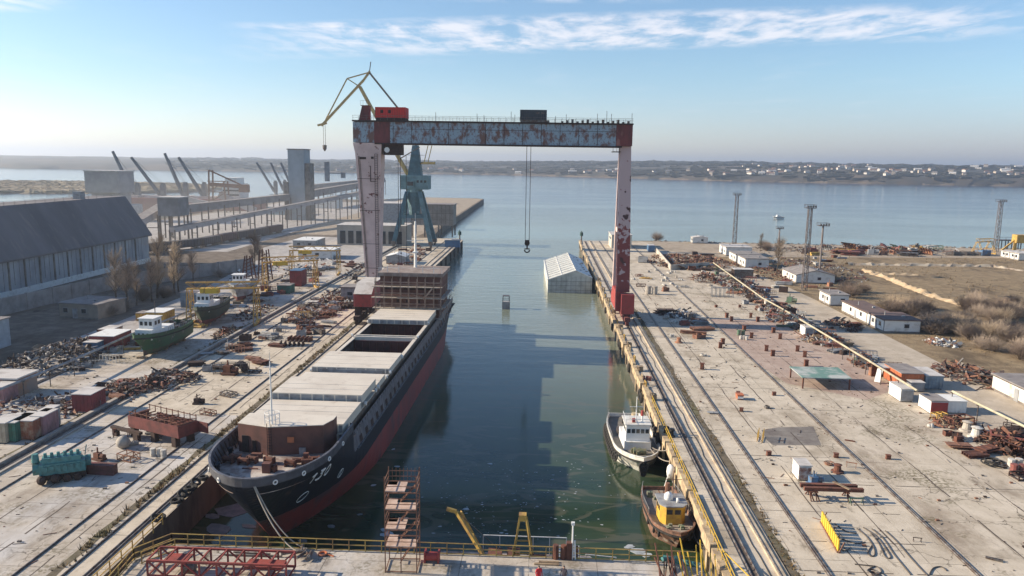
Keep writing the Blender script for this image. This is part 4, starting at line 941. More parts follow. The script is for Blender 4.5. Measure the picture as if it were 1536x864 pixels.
def strip(name, x0, x1, y0, y1, n, seed, gap=0.45, amp=0.5, smax=0.55):
    gr = random.Random(seed); k = MB(); k.mi = 0; pts = []; ya = y0
    L_ = []; R2 = []
    while ya < y1: L_.append((x0+gr.uniform(-amp, amp)*0.4, ya)); R2.append((x1+gr.uniform(-amp, amp)*0.4, ya)); ya += 3.0
    for i in range(len(L_)-1): k.poly([(*L_[i], 0.016), (*R2[i], 0.016), (*R2[i+1], 0.016), (*L_[i+1], 0.016)])
    k.mi = 1
    for i in range(n):
        y = y0+(y1-y0)*gr.random()**1.5
        d = math.sin(y*0.13+seed)+math.sin(y*0.41)*0.6
        if d < gap-0.9+gr.uniform(-.8, .8): continue
        tuft(k, gr.uniform(x0, x1) if gr.random() < 0.5 else (x1 if seed % 2 else x0)+gr.uniform(-.3, .3), y, gr.uniform(0.2, smax), gr)
    k.build(name, [soil, weedm], kind='stuff')
strip('weeds', -41.4, -40.5, 30, 200, 900, 3, 0.2)
strip('weeds', 22.0, 22.9, 40, 250, 1000, 5, 0.35, smax=0.30)
strip('weeds', -62.9, -62.0, 60, 230, 350, 8, 0.9)
k = MB(); gr = random.Random(33)
for i in range(1200):
    x = gr.uniform(39, 55); y = gr.uniform(60, 200)
    if math.sin(x*0.7+y*0.09)+math.sin(y*0.23-x*0.4) > 1.05: tuft(k, x, y, gr.uniform(0.08, 0.25), gr, 5)
k.build('weeds', [weedm], kind='stuff')
# old joints between the cast strips, filled with dirt and moss
gr = random.Random(61)
for (xj, ya, yb) in ((28.7, 45, 330), (33.6, 45, 200), (44.5, 50, 220), (50.5, 60, 200), (-48.0, 45, 250), (-52.4, 45, 250), (-42.7, 45, 200)):
    k = MB(); y = ya; x = xj
    while y < yb:
        l = gr.uniform(1.5, 4); x2 = xj+gr.uniform(-.10, .10); w = gr.uniform(.03, .10)
        if gr.random() < .85: k.poly([(x-w, y, .018), (x+w, y, .018), (x2+w, y+l, .018), (x2-w, y+l, .018)])
        x = x2; y += l
    struct(k.build('pavement_joint', grv))
for i in range(26):
    y = 52+i*i*.42+i*2.6; 
    if y > 330: break
    k = MB(); x = 23.5; 
    while x < 55-(20 if i % 3 else 0): l = gr.uniform(1.5, 4); w = gr.uniform(.02, .06); k.poly([(x, y-w, .022), (x+l, y-w+gr.uniform(-.05, .05), .022), (x+l, y+w, .022), (x, y+w, .022)]) if gr.random() < .7 else None; x += l
    struct(k.build('pavement_joint', grv))
# ------------------------------------------------------------------ quay edges
k = MB(); gr = random.Random(12)
y = 40.0
while y < 352:
    l = gr.uniform(3.5, 9); w = gr.uniform(0.4, 0.8); h = gr.uniform(0.18, 0.38); xo = gr.uniform(-0.15, 0.1)
    k.box(XR-0.45+xo, y, -0.9+gr.uniform(-.3, .3), XR-0.45+xo+w, y+l-gr.choice((0.02, 0.05, 0.6)), h)
    if gr.random() < 0.6: k.box(XR-0.6+xo, y+0.4, -2.6, XR-0.3+xo, y+1.0, -0.6)
    y += l
tag(k.build('capping_kerb', ochre), 'broken ochre concrete capping beam along the edge of the right quay', 'kerb')
k = MB(); y = 42
while y < 110:
    k.bar((XR-0.1, y, 0.3), (XR-0.1, y, 1.35), 0.07); y += 1.6
for z in (0.85, 1.35): k.bar((XR-0.1, 42, z), (XR-0.1, 110, z), 0.06)
k.bar((XR-0.1, 64, 1.35), (XR+1.6, 58, 1.35), 0.08); k.bar((XR+1.6, 58, 1.35), (XR+2.0, 46, 1.35), 0.08)
for i in range(7): k.bar((XR+1.6+i*.06, 58-i*2, 0), (XR+1.6+i*.06, 58-i*2, 1.35), 0.08)
tag(k.build('railing', yelB), 'bright yellow tubular railing on the edge of the right quay by the tugs', 'railing')
def yrail(x0, y0, x1, y1, lab):
    k = MB(); a = Vector((x0, y0, 0)); c = Vector((x1, y1, 0)); n = max(1, int((c-a).length/1.7))
    for i in range(n+1): p = a.lerp(c, i/n); k.bar(p, p+Vector((0, 0, 1.15)), 0.08)
    for z in (0.6, 1.15): k.bar(a+Vector((0, 0, z)), c+Vector((0, 0, z)), 0.07)
    tag(k.build('railing', yellowp), lab, 'railing')
yrail(-36.3, 50, -36.2, 68, 'thin yellow railing on the near end of the left quay edge')
k = MB()
for i, y in enumerate([112, 118.5, 131, 139, 147, 163, 183, 196]):
    pass
# posts, broken frames and timber props along the right quay edge, each a separate piece
gr = random.Random(44)
EDG = []
for i in range(22):
    y = 112+i*5.6+gr.uniform(-1, 1); k = MB(); h = gr.uniform(0.9, 1.7)
    k.bar((0, 0, 0), (0.1, 0, h), 0.16); k.bar((0, 1.6, 0), (0, 1.6, h*0.9), 0.16); k.bar((0, 0, h*0.9), (0, 1.6, h*0.85), 0.14); k.bar((0, 0, 0.2), (0.0, 1.6, h*0.8), 0.10)
    if i % 3 == 0: k.cb(0.5, 0.6, 0, 0.6, 1.0, 0.9)
    tag(k.build('edge_frame', [timber, yellowp, ochre][i % 3], loc=(XR+0.1, y, 0)), 'bent %s edge frame on the right quay rim, %snearest the camera' % (['timber', 'yellow', 'ochre'][i % 3], ORD[i // 3] if i > 2 else ''), 'frame', 'broken frames along the right quay rim')
# tyre fenders
tyre = MB(); tyre.ring((0, 0, 0), (0, 0, 1), 0.42, 0.16, 14, 6)
tm = None
def place_tyre(loc, rx, ry, lab, grp, s_=1.0):
    global tm
    if tm is None: tm = tyre.build('tyre', blackr); o = tm
    else: o = tm.copy(); COL.objects.link(o)
    o.location = loc; o.rotation_euler = (rx, ry, 0); o.scale = (s_, s_, s_); tag(o, lab, 'tyre', grp); return o
tl = [(330, 718), (322, 728), (308, 733), (305, 737), (310, 741), (291, 746), (288, 752), (283, 756), (267, 778), (263, 783)]
for i, (x, y) in enumerate(tl):
    p = G(x, y, 0.12); place_tyre((max(-41, min(-37.0, p.x-0.35)), p.y, 0.2+0.25*(i % 2)), 0.15*(i % 3), 0.5*(i % 4 == 1), 'old black tyre on the left quay edge beside the bow, %snearest the ship' % ORD[i], 'tyres on the left quay edge')
for i, y in enumerate((99.0, 101.5, 117, 119, 135, 152, 154.5, 170, 190, 214, 240)):
    place_tyre((XR-0.75, y, -1.2), 0, R_(90), 'black tyre fender hanging on the right quay wall, %snearest the camera' % ORD[i], 'tyre fenders hung on the right quay wall', 1.5)
for i, y in enumerate((95, 108, 122)):
    pass
# quay bollards
bm_ = None
def bollard(x, y, lab, grp, m_=None):
    global bm_
    if bm_ is None:
        k = MB(); k.lathe([(0.5, 0), (0.5, 0.12), (0.3, 0.2), (0.26, 0.7), (0.42, 0.85), (0.40, 1.0), (0.2, 1.08)], 12); o = bm_ = k.build('mooring_bollard', blackr)
    else: o = bm_.copy(); COL.objects.link(o)
    o.location = (x, y, 0.01); tag(o, lab, 'bollard', grp)
for i, (px_, py_) in enumerate(((999, 651), (1007, 655))):
    p = G(px_, py_); bollard(p.x, p.y, 'short black mooring bollard on the right quay beside the white tug, %s of the pair' % ('left' if i == 0 else 'right'), 'bollards by the white tug')
# beacon posts at both pier heads
for (x, y, lab) in ((-37.8, 343, 'green topped marker lamp post on the left pier head'), (17.2, 350, 'green topped marker lamp post on the right pier head')):
    k = MB(); k.tube((0, 0, 0), (0, 0, 2.6), 0.35, 0.3, 8); k.mi = 1; k.tube((0, 0, 2.6), (0, 0, 4.2), 0.75, 0.75, 10); k.tube((0, 0, 4.2), (0, 0, 4.9), 0.2, .2, 8)
    tag(k.build('marker_post', [steel, mat('marker_green', (0.03, 0.08, 0.07))], loc=(x, y, 0)), lab, 'marker post')
# dark rubber fenders on the side of the left jetty
for i in range(12):
    y = 190+i*13.5; k = MB(); k.box(-0.35, -1.2, -3.4, 0.0, 1.2, 0.05); k.box(-0.5, -0.4, -3.2, -0.35, 0.4, -0.3)
    tag(k.build('timber_fender', blackr, loc=(XL+0.42, y, 0)), 'dark timber fender on the left jetty wall, %spast the ship stern' % ORD[i] if i else 'dark timber fender on the left jetty wall right past the ship stern', 'fender', 'fenders down the left jetty wall')
# ------------------------------------------------------------------ dock gate platform at the near end
gate = thing('dock_gate', 'wide concrete topped dock gate with yellow handrail closing the near end of the basin', 'dock gate', (0, 58, 0))
gp = [tuple(G(x, y)[:2]) for x, y in ((262, 815), (1062, 846))]
k = MB(); y1 = 64.3-58; k.prism([(-34.2, -14), (14.6, -14), (14.6, y1), (-33.6, y1), (-35.6, y1-2.8)], -8, 0.0)
k.mi = 1; k.box(-33.6, y1-0.02, -4.5, 14.6, y1+0.1, -0.25)
k.build('deck', [frostc, rust], gate)
k = MB()
def rr_(a, c):
    a = Vector((*a, 0)); c = Vector((*c, 0)); n = max(1, int((c-a).length/1.45))
    for i in range(n+1): p = a.lerp(c, i/n); k.bar(p, p+Vector((0, 0, 1.1)), 0.08)
    for z in (0.12, 0.6, 1.1): k.bar(a+Vector((0, 0, z)), c+Vector((0, 0, z)), 0.075)
rr_((-33.4, y1-0.15), (14.2, y1-0.15)); rr_((-33.4, y1-0.15), (-35.4, y1-3.0)); rr_((-35.4, y1-3.0), (-34.2, -10))
rr_((-32.6, y1-1.2), (-34.4, y1-3.6))
k.build('handrail', mat('handrail_ochre', (0.42, 0.29, 0.08), (0.26, 0.15, 0.06), 1.2, 0.45, 0.65, 0.7), gate)
# red lattice girder lying on the gate
k = MB(); x0, x1 = -32.6, -20.8
for yy in (58.3, 60.6):
    for z in (0.35, 1.7): k.bar((x0, yy, z), (x1, yy, z), 0.17)
    for i in range(9):
        xa = x0+i*(x1-x0)/8; k.bar((xa, yy, 0.35), (xa, yy, 1.7), 0.13)
        if i < 8: k.bar((xa, yy, 0.35 if i % 2 else 1.7), (xa+(x1-x0)/8, yy, 1.7 if i % 2 else 0.35), 0.11)
for i in range(9): xa = x0+i*(x1-x0)/8; k.bar((xa, 58.3, 1.7), (xa, 60.6, 1.7), 0.12); k.bar((xa, 58.3, 0.35), (xa, 60.6, 0.35), 0.12)
k.box(-24.6, 58.9, 0.9, -21.4, 60.2, 1.15); k.box(-31.6, 59.0, 1.2, -29.6, 60.3, 1.35)
tag(k.build('lattice_girder', mat('girder_red', (0.30, 0.055, 0.045), (0.17, 0.045, 0.035), 1.2, 0.4, 0.65, 0.8)), 'long red lattice girder lying on the dock gate below the ship bow', 'girder')
# scaffold stair tower
stw = thing('scaffold_tower', 'tall rusty scaffold stair tower standing on the dock gate right of the bow', 'scaffold', (-11.7, 61.9, 0), rz=0.04)
k = MB()
for (x, y) in ((-1.35, -1.1), (1.35, -1.1), (1.35, 1.1), (-1.35, 1.1), (0, -1.1)): k.bar((x, y, 0), (x, y, 8.7 if x else 2.4), 0.08)
LV = [2.3, 3.9, 5.7, 7.3]
for z in LV+[0.1]:
    for (a, c) in (((-1.35, -1.1), (1.35, -1.1)), ((1.35, -1.1), (1.35, 1.1)), ((1.35, 1.1), (-1.35, 1.1)), ((-1.35, 1.1), (-1.35, -1.1))):
        k.bar((*a, z), (*c, z), 0.07)
        if z > 1:
            k.bar((*a, z+0.55), (*c, z+0.55), 0.05); k.bar((*a, z+1.05), (*c, z+1.05), 0.05)
for i in range(9): k.bar((-1.35+i*0.33, 1.1, 7.3), (-1.35+i*0.33, 1.1, 8.6), 0.035)
k.build('frame', rustL, stw)
for i, z in enumerate(LV):
    k = MB(); k.box(-1.3, -1.05, z+0.04, 0.35 if i % 2 else 1.3, 1.05, z+0.12) if i % 2 else k.box(-1.3, -1.05, z+0.04, 1.3, 0.25, z+0.12)
    k.box(-1.3, 0.25, z+0.04, -0.5, 1.05, z+0.12); k.build('platform', mat('plank_pale', (0.55, 0.42, 0.36), (0.40, 0.28, 0.22), 1.5), stw)
for i, z in enumerate([0.1]+LV[:-1]):
    z2 = LV[i]; k = MB()
    for yy in (0.35, 0.95): k.bar((-0.3, yy, z), (1.1, yy, z2), 0.07)
    for q in range(6): f = (q+0.5)/6; k.bar((-0.3+1.4*f, 0.35, z+(z2-z)*f), (-0.3+1.4*f, 0.95, z+(z2-z)*f), 0.12, 0.04)
    k.build('stair', rustL, stw)
# work barge with yellow shear legs moored behind the gate
bg_ = thing('work_barge', 'low grey work barge with yellow derrick legs, moored outside the dock gate', 'barge', (-2.0, 67.0, WZ))
k = MB(); k.prism([(-7.5, -1.9), (7.2, -1.9), (8.4, 0.0), (7.2, 2.0), (-7.5, 2.0)], -0.6, 1.5); k.build('hull', [hullm], bg_)
k = MB(); k.prism([(-7.3, -1.8), (7.1, -1.8), (8.1, 0.0), (7.1, 1.9), (-7.3, 1.9)], 1.5, 1.6); k.build('deck', deckm, bg_)
k = MB()
for x in (-6.2, -4.7): pass
tipb = Vector((-5.6, 0.0, 6.6))
k.bar((-2.0, -1.6, 1.6), tipb, 0.28); k.bar((-3.2, 1.7, 1.6), tipb+Vector((0.4, 0, 0)), 0.24); k.bar((-3.8, -1.0, 4.0), (-4.2, 0.9, 4.1), 0.2); k.bar(tipb, tipb+Vector((-0.9, 0, 0.25)), 0.3)
k.build('derrick', yellowp, bg_)
k = MB(); k.tube(tipb, (0.8, 0.4, 5.6), 0.035, 0.035, 4) if False else k.bar(tipb, (-1.2, 0.8, 2.2), 0.05); k.build('derrick_stay', steel, bg_)
k = MB()
for (sx, sy) in ((-0.9, -0.9), (1.1, -0.9), (-0.9, 0.9), (1.1, 0.9)): k.bar((0.6+sx, sy, 1.6), (0.6+sx*0.3, sy*0.3, 6.2), 0.16)
for z in (3.0, 4.2, 5.2): f = (z-1.6)/4.6; a = 1-0.7*f; k.bar((.6-0.9*a, -0.9*a, z), (.6+1.1*a, -0.9*a, z), 0.12)
k.cb(0.6, 0, 6.0, 0.7, 0.7, 0.6); k.build('winch_tower', yellowp, bg_)
k = MB(); k.box(-2.6, -0.9, 1.6, -1.3, 1.0, 2.6); k.box(-0.8, -0.8, 1.6, 0.4, 0.8, 2.8); k.tube((1.4, -.7, 2.4), (2.8, -.7, 2.4), .55, .55, 10); k.each('winch', rust, bg_)
k = MB(); k.box(3.9, -1.2, 1.6, 6.0, 1.2, 3.0); k.box(-5.6, -1.4, 1.6, -3.4, -0.2, 2.3); k.each('deck_box', greyp, bg_)
k = MB()
for x in [-3.2+i*1.6 for i in range(6)]: k.bar((x, 1.85, 1.6), (x, 1.85, 3.4), 0.06)
k.bar((-3.2, 1.85, 3.4), (4.8, 1.85, 3.4), 0.07); k.bar((6.5, -1, 1.6), (6.5, -1, 3.3), .07); k.bar((9.3, -1, 1.6), (9.3, -1, 3.1), .07); k.bar((6.5, -1, 3.3), (9.3, -1, 3.1), .07); k.bar((9.3,-1,1.6),(6.5,-1,1.7),.07)
k.build('rail', whitep, bg_)
# small things on the gate
def small(name, cat, lab, mats, fn, p, z=0.0, rz=0, grp=None):
    k = MB(); fn(k); return tag(k.build(name, mats, loc=(p[0], p[1], z), rz=rz), lab, cat, grp)
small('valve_post', 'valve', 'rust brown valve posts beside the handrail at the right of the gate', rust, lambda k: [k.tube((x, 0, 0), (x, 0, 1.3), 0.3, 0.26, 8) for x in (-0.7, 0)]+[k.cb(0.5, 0, 0, 0.5, 0.5, 1.6), k.cb(1.2, 0.1, 0, 0.2, 0.2, 1.2)], G(845, 838))
small('lamp_post', 'post', 'white post with small lamp on the gate beside the valve posts', whitep, lambda k: [k.tube((0, 0, 0), (0, 0, 3.3), 0.09, 0.07, 6), k.cb(0, 0, 3.3, 0.3, 0.3, 0.25), k.bar((0.3, 0, 0), (0.2, 0, 1.8), 0.12)], G(858, 839))
small('winch', 'winch', 'dark red winch among dry weeds beside the scaffold tower', redp, lambda k: [k.tube((-0.5, 0, 0.5), (0.5, 0, 0.5), 0.4, 0.4, 10), k.cb(-0.6, 0, 0, 0.15, 0.8, 1.0), k.cb(0.6, 0, 0, 0.15, 0.8, 1.0)], G(648, 842))
small('plank', 'plank', 'grey plank lying on the gate deck near the white lamp post', timber, lambda k: [k.cb(0, 0, 0, 2.2, 0.3, 0.1), k.cb(0.2, 0.4, 0, 1.8, 0.25, 0.1)], G(820, 847))
small('rope_coil', 'rope', 'coil of orange rope lying on the gate right of the bollard', orangep, lambda k: [k.ring((0, 0, 0.1), (0, 0, 1), 0.35, 0.1, 12, 5), k.bar((0.3, 0, 0.08), (1.1, -0.3, 0.06), 0.1)], G(484, 832))
small('steel_angle', 'beam', 'pair of thin steel strips lying behind the red lattice girder', steel, lambda k: [k.bar((-2.6, 0, 0.1), (2.6, 0.05, 0.1), 0.12), k.bar((-2.0, .5, 0.1), (1.4, .4, 0.1), 0.1)], G(380, 835))
small('pump', 'pump', 'small dark pump below the red lattice girder on the gate', steel, lambda k: [k.tube((-0.5, 0, 0.5), (0.5, 0, 0.5), 0.35, 0.35, 10), k.cb(0, 0, 0, 0.9, 0.6, 0.3)], G(285, 858))
sl_ = MB(); gr = random.Random(8)
for i in range(11): x = gr.uniform(-0.9, 1.6); sl_.bar((x, -1.2, 0.1), (x+gr.uniform(-.6, .6), 1.4, gr.uniform(0.3, 2.2)), 0.1)
tag(sl_.build('scrap_tangle', rust, loc=tuple(G(1000, 862))), 'rusty tangled bars leaning at the right end of the gate', 'scrap')
sl_ = MB()
for i in range(8): sl_.bar((-1.4+i*0.4, -1.0, 0.1), (-1.6+i*0.45+gr.uniform(-.3, .3), 1.2, gr.uniform(0.9, 2.6)), 0.09)
tag(sl_.build('rack', [yelB], loc=tuple(G(1046, 858))), 'yellow and white poles standing in a rack at the gate right end', 'rack')
sl_ = MB(); sl_.tube((-1.6, 0.3, 0.6), (1.4, -0.6, 0.5), 0.3, 0.25, 8); sl_.tube((-1.8, -.5, 0.9), (0.2, 0.7, 0.5), 0.2, 0.2, 8)
tag(sl_.build('pipe_piece', tealp, loc=tuple(G(1022, 850))), 'thick teal hose pieces between the rusty frame and yellow poles', 'pipe')
# two people at the foot of the picture: standing on the gate
def person(x, y, rz, coat, legs, lab):
    """one continuous skinned body, standing"""
    me = bpy.data.meshes.new('person'); J = [(0, 0, 0.98), (0, 0, 1.18), (0, 0, 1.40), (0, 0, 1.52), (0, -0.01, 1.66), (0, 0, 1.76)]
    E_ = [(0, 1), (1, 2), (2, 3), (3, 4), (4, 5)]; Rr = [(.17, .12), (.16, .11), (.19, .12), (.065, .065), (.10, .115), (.07, .08)]
    for sx in (-1, 1):
        b0 = len(J); J += [(sx*0.21, 0, 1.43), (sx*0.27, 0.02, 1.15), (sx*0.25, -0.12, 0.92), (sx*0.24, -0.2, 0.84)]; Rr += [(.07, .07), (.055, .055), (.042, .042), (.045, .03)]
        E_ += [(2, b0), (b0, b0+1), (b0+1, b0+2), (b0+2, b0+3)]
        b0 = len(J); st = 0.10*sx; J += [(sx*0.10, 0, 0.9), (sx*0.11, -0.02+st*0.5, 0.5), (sx*0.11, st, 0.1), (sx*0.12, st-0.13, 0.05)]; Rr += [(.10, .10), (.07, .075), (.05, .055), (.05, .04)]
        E_ += [(0, b0), (b0, b0+1), (b0+1, b0+2), (b0+2, b0+3)]
    me.from_pydata(J, E_, []); o = bpy.data.objects.new('person', me); COL.objects.link(o)
    md = o.modifiers.new('skin', 'SKIN')
    for i, r in enumerate(Rr): me.skin_vertices[0].data[i].radius = r
    me.skin_vertices[0].data[0].use_root = True
    s_ = o.modifiers.new('sub', 'SUBSURF'); s_.levels = 2; s_.render_levels = 2
    pm_ = bpy.data.materials.new('clothes'); pm_.use_nodes = True; t = pm_.node_tree; tcx = N(t, 'ShaderNodeTexCoord'); sp = N(t, 'ShaderNodeSeparateXYZ'); t.links.new(tcx.outputs['Object'], sp.inputs[0])
    cr = N(t, 'ShaderNodeValToRGB'); cr.color_ramp.interpolation = 'CONSTANT'; e = cr.color_ramp.elements; e[0].position = 0; e[0].color = (0.02, 0.02, 0.02, 1); e[1].position = 0.06; e[1].color = (*legs, 1)
    for p_, c_ in ((0.45, coat), (0.805, (0.42, 0.26, 0.19)), (0.885, (0.03, 0.025, 0.03))):
        q = e.new(p_); q.color = (*c_, 1)
    t.links.new(MA(t, 'DIVIDE', sp.outputs['Z'], 1.9), cr.inputs[0]); t.links.new(cr.outputs[0], t.nodes['Principled BSDF'].inputs['Base Color']); t.nodes['Principled BSDF'].inputs['Roughness'].default_value = 0.85
    me.materials.append(pm_); o.location = (x, y, 0.004); o.rotation_euler.z = rz
    return tag(o, lab, 'person')
p = G(808, 869, 0.0); person(p.x, p.y-0.9, 0.4, (0.5, 0.02, 0.03), (0.03, 0.03, 0.05), 'person in a red jacket standing on the gate at the picture edge')
p = G(845, 869, 0.0); person(p.x, p.y-0.9, -0.5, (0.04, 0.035, 0.05), (0.025, 0.025, 0.03), 'person in dark clothes standing right of the person in red')
# ------------------------------------------------------------------ ice and foam bits on the water
icem = mat('ice', (0.42, 0.45, 0.47), (0.28, 0.31, 0.33), 1.0, 0.4, 0.6, 0.5)
def floe(x, y, r, lab, seed, dark=False):
    gr = random.Random(seed); n = 9; pl = [(r*gr.uniform(0.6, 1.15)*math.cos(6.283*i/n), r*0.7*gr.uniform(0.6, 1.15)*math.sin(6.283*i/n)) for i in range(n)]
    k = MB(); k.prism(pl, -0.1, 0.04); tag(k.build('ice_floe', mat('thin_ice', (0.20, 0.20, 0.20), (0.12, 0.13, 0.14), 1.0) if dark else icem, loc=(x, y, WZ), rz=gr.uniform(-.6, .6)), lab, 'ice', 'ice floes in the basin')
for i, (x, y, r, d) in enumerate(((350, 765, 2.4, 1), (328, 795, 1.8, 1), (372, 790, 0.9, 1), (318, 775, 1.0, 1), (560, 728, 0.35, 0), (582, 802, 0.9, 0), (578, 795, 0.6, 0), (700, 764, 0.4, 0), (596, 700, 0.4, 0), (944, 820, 0.6, 0), (958, 827, 1.0, 0), (970, 833, 0.7, 0), (735, 696, 0.35, 0), (590, 674, 0.3, 0), (497, 790, 0.5, 1), (540, 772, 0.35, 1), (455, 812, 0.6, 1))):
    p = G(x, y, WZ); where = 'between the bow and left quay wall' if x < 400 else ('beside the red hull' if x < 600 else ('out in the open basin' if x < 900 else 'near the yellow tug'))
    floe(p.x, p.y, r, ['small', 'broad', 'ragged', 'thin', 'pale'][i % 5]+' ice floe %s, %snearest of them' % (where, ORD[i % 7]), 50+i, d)
k = MB(); gr = random.Random(77)
for i in range(240):
    px_ = gr.gauss(760, 90); py_ = gr.uniform(690, 810)
    if px_ < 560 or px_ > 960: continue
    p = G(px_, py_, WZ)
    if not (-19 < p.x < 15 and p.y > 66): continue
    s_ = gr.choice((0.04, 0.05, 0.07, 0.11)); k.M = None; k.blob((p.x, p.y, WZ+0.01), s_*gr.uniform(1, 2.2), s_, 0.03, gr, 0.3, 5, 2)
k.build('foam', icem, kind='stuff')
# ------------------------------------------------------------------ sunken greenhouse-like float (tilted glazed barge) and the buoy
fl = thing('floating_shed', 'half sunken pale shed with ribbed sloping roof moored at the right quay', 'shed', (8.0, 243, WZ), rz=R_(1.5))
ribm = mat('pale_cladding', (0.52, 0.53, 0.50), (0.38, 0.38, 0.35), 0.7, 0.4, 0.65, 0.7); roofl = mat('slab_white', (0.74, 0.72, 0.68), (0.5, 0.47, 0.43), 0.4, 0.45, 0.7, 0.7)
w0, w1, L0_, L1_ = -6.8, 6.6, -12.5, 34
zl, zm, zr = 3.9, 6.8, 4.6
xm = 1.6
k = MB(); k.extr([(w0, -1.5), (w1, -1.5), (w1, zr), (xm, zm), (w0, zl)], 'y', L0_, L1_)
k.mi = 1
for i in range(9): x = w0+1+i*1.5; k.box(x, L0_-0.05, -1.5, x+0.07, L0_-0.01, min(zl+0.3*(x-w0), zr+.4))
for z in (0.8, 2.2, 3.5): k.box(w0, L0_-0.06, z, w1, L0_-0.01, z+0.08)
k.build('walls', [ribm, mat('seam_dark', (0.16, 0.16, 0.15))], fl)
k = MB()
for i in range(11):
    y = L0_+i*(L1_-L0_)/10; k.bar((w0-0.1, y, zl+0.08), (xm, y, zm+0.12), 0.25, 0.22)
k.bar((w0, L0_, zl+0.1), (w0, L1_, zl+0.1), 0.3); k.bar(((w0+xm)/2, L0_, (zl+zm)/2+.1), ((w0+xm)/2, L1_, (zl+zm)/2+.1), 0.18); k.build('roof_ribs', whitep, fl)
k = MB(); k.add([(xm, L0_-.1, zm+.02), (w1+.1, L0_-.1, zr+.02), (w1+.1, L1_, zr+.02), (xm, L1_, zm+.02), (xm, L0_-.1, zm+.2), (w1+.1, L0_-.1, zr+.2), (w1+.1, L1_, zr+.2), (xm, L1_, zm+.2)], [(3, 2, 1, 0), (4, 5, 6, 7), (0, 1, 5, 4), (1, 2, 6, 5), (2, 3, 7, 6), (3, 0, 4, 7)])
k.mi = 1; gr = random.Random(2)
for i in range(12):
    y = L0_+2+i*3.6; f = gr.uniform(0.3, 0.8); x = xm+(w1-xm)*f; z = zm+(zr-zm)*f+0.22; k.cb(x, y, z-0.1, gr.uniform(0.8, 1.8), 0.7, 0.16)
k.build('roof_slab', [roofl, steel], fl)
k = MB(); k.cb(0, 0, -1, 2.0, 2.0, 3.0); k.mi = 1
for i in (-1, 1):
    for j in (-1, 1): k.bar((i*0.9, j*0.9, 2), (i*0.8, j*0.8, 3.6), 0.12)
k.box(-0.9, -0.9, 3.5, 0.9, 0.9, 3.65)
for z in (2.5, 3.0): k.box(-1.0, -1.05, z, 1.0, -0.95, z+.1)
p = G(759, 463, WZ); tag(k.build('mooring_dolphin', [greyp, steel], loc=(p.x, p.y, WZ)), 'small lone mooring cube with railing in the middle of the basin', 'dolphin')
# ------------------------------------------------------------------ tug boats: two afloat, two on the yard
def boat_hull(L, B, D, mats, sheer=0.9, keel=0.9, wl=None, transom=0.75, n=26, rake=0.14):
    """bow towards -y. returns (hull mesh, half-breadth function, deck height function)"""
    def f(s_): return (max(0.0, 1-(1-min(1, s_/0.38))**2.2)**0.75)*(1-(1-transom)*max(0, (s_-0.7)/0.3)**2)
    def dz(s_): return D+sheer*(1-s_)**2.2*1.6+sheer*0.35*max(0, (s_-0.6)/0.4)**2
    prof = [(0.02, -keel), (0.55, -keel*0.82), (0.84, -keel*0.3), (0.93, 0.0), (0.965, 0.35), (1.0, 1.0)]
    lv = []
    for i in range(n+1):
        s_ = i/n; row = []
        for (w, h) in prof:
            if h <= 0: z = h; fr = 0.0
            else: z = dz(s_)*h; fr = h
            sy = s_+(1-fr)*rake*(1-s_)**3*1.0
            ww = B/2*f(s_)*(w if s_ > 0.25 else w*(0.35+0.65*s_/0.25) if h < 1 else 1.0)
            if h < 0 and s_ > 0.8: z *= 1-(s_-0.8)*2.5
            row.append((ww, sy*L, z))
        lv.append(row)
    return lv, f, dz, prof
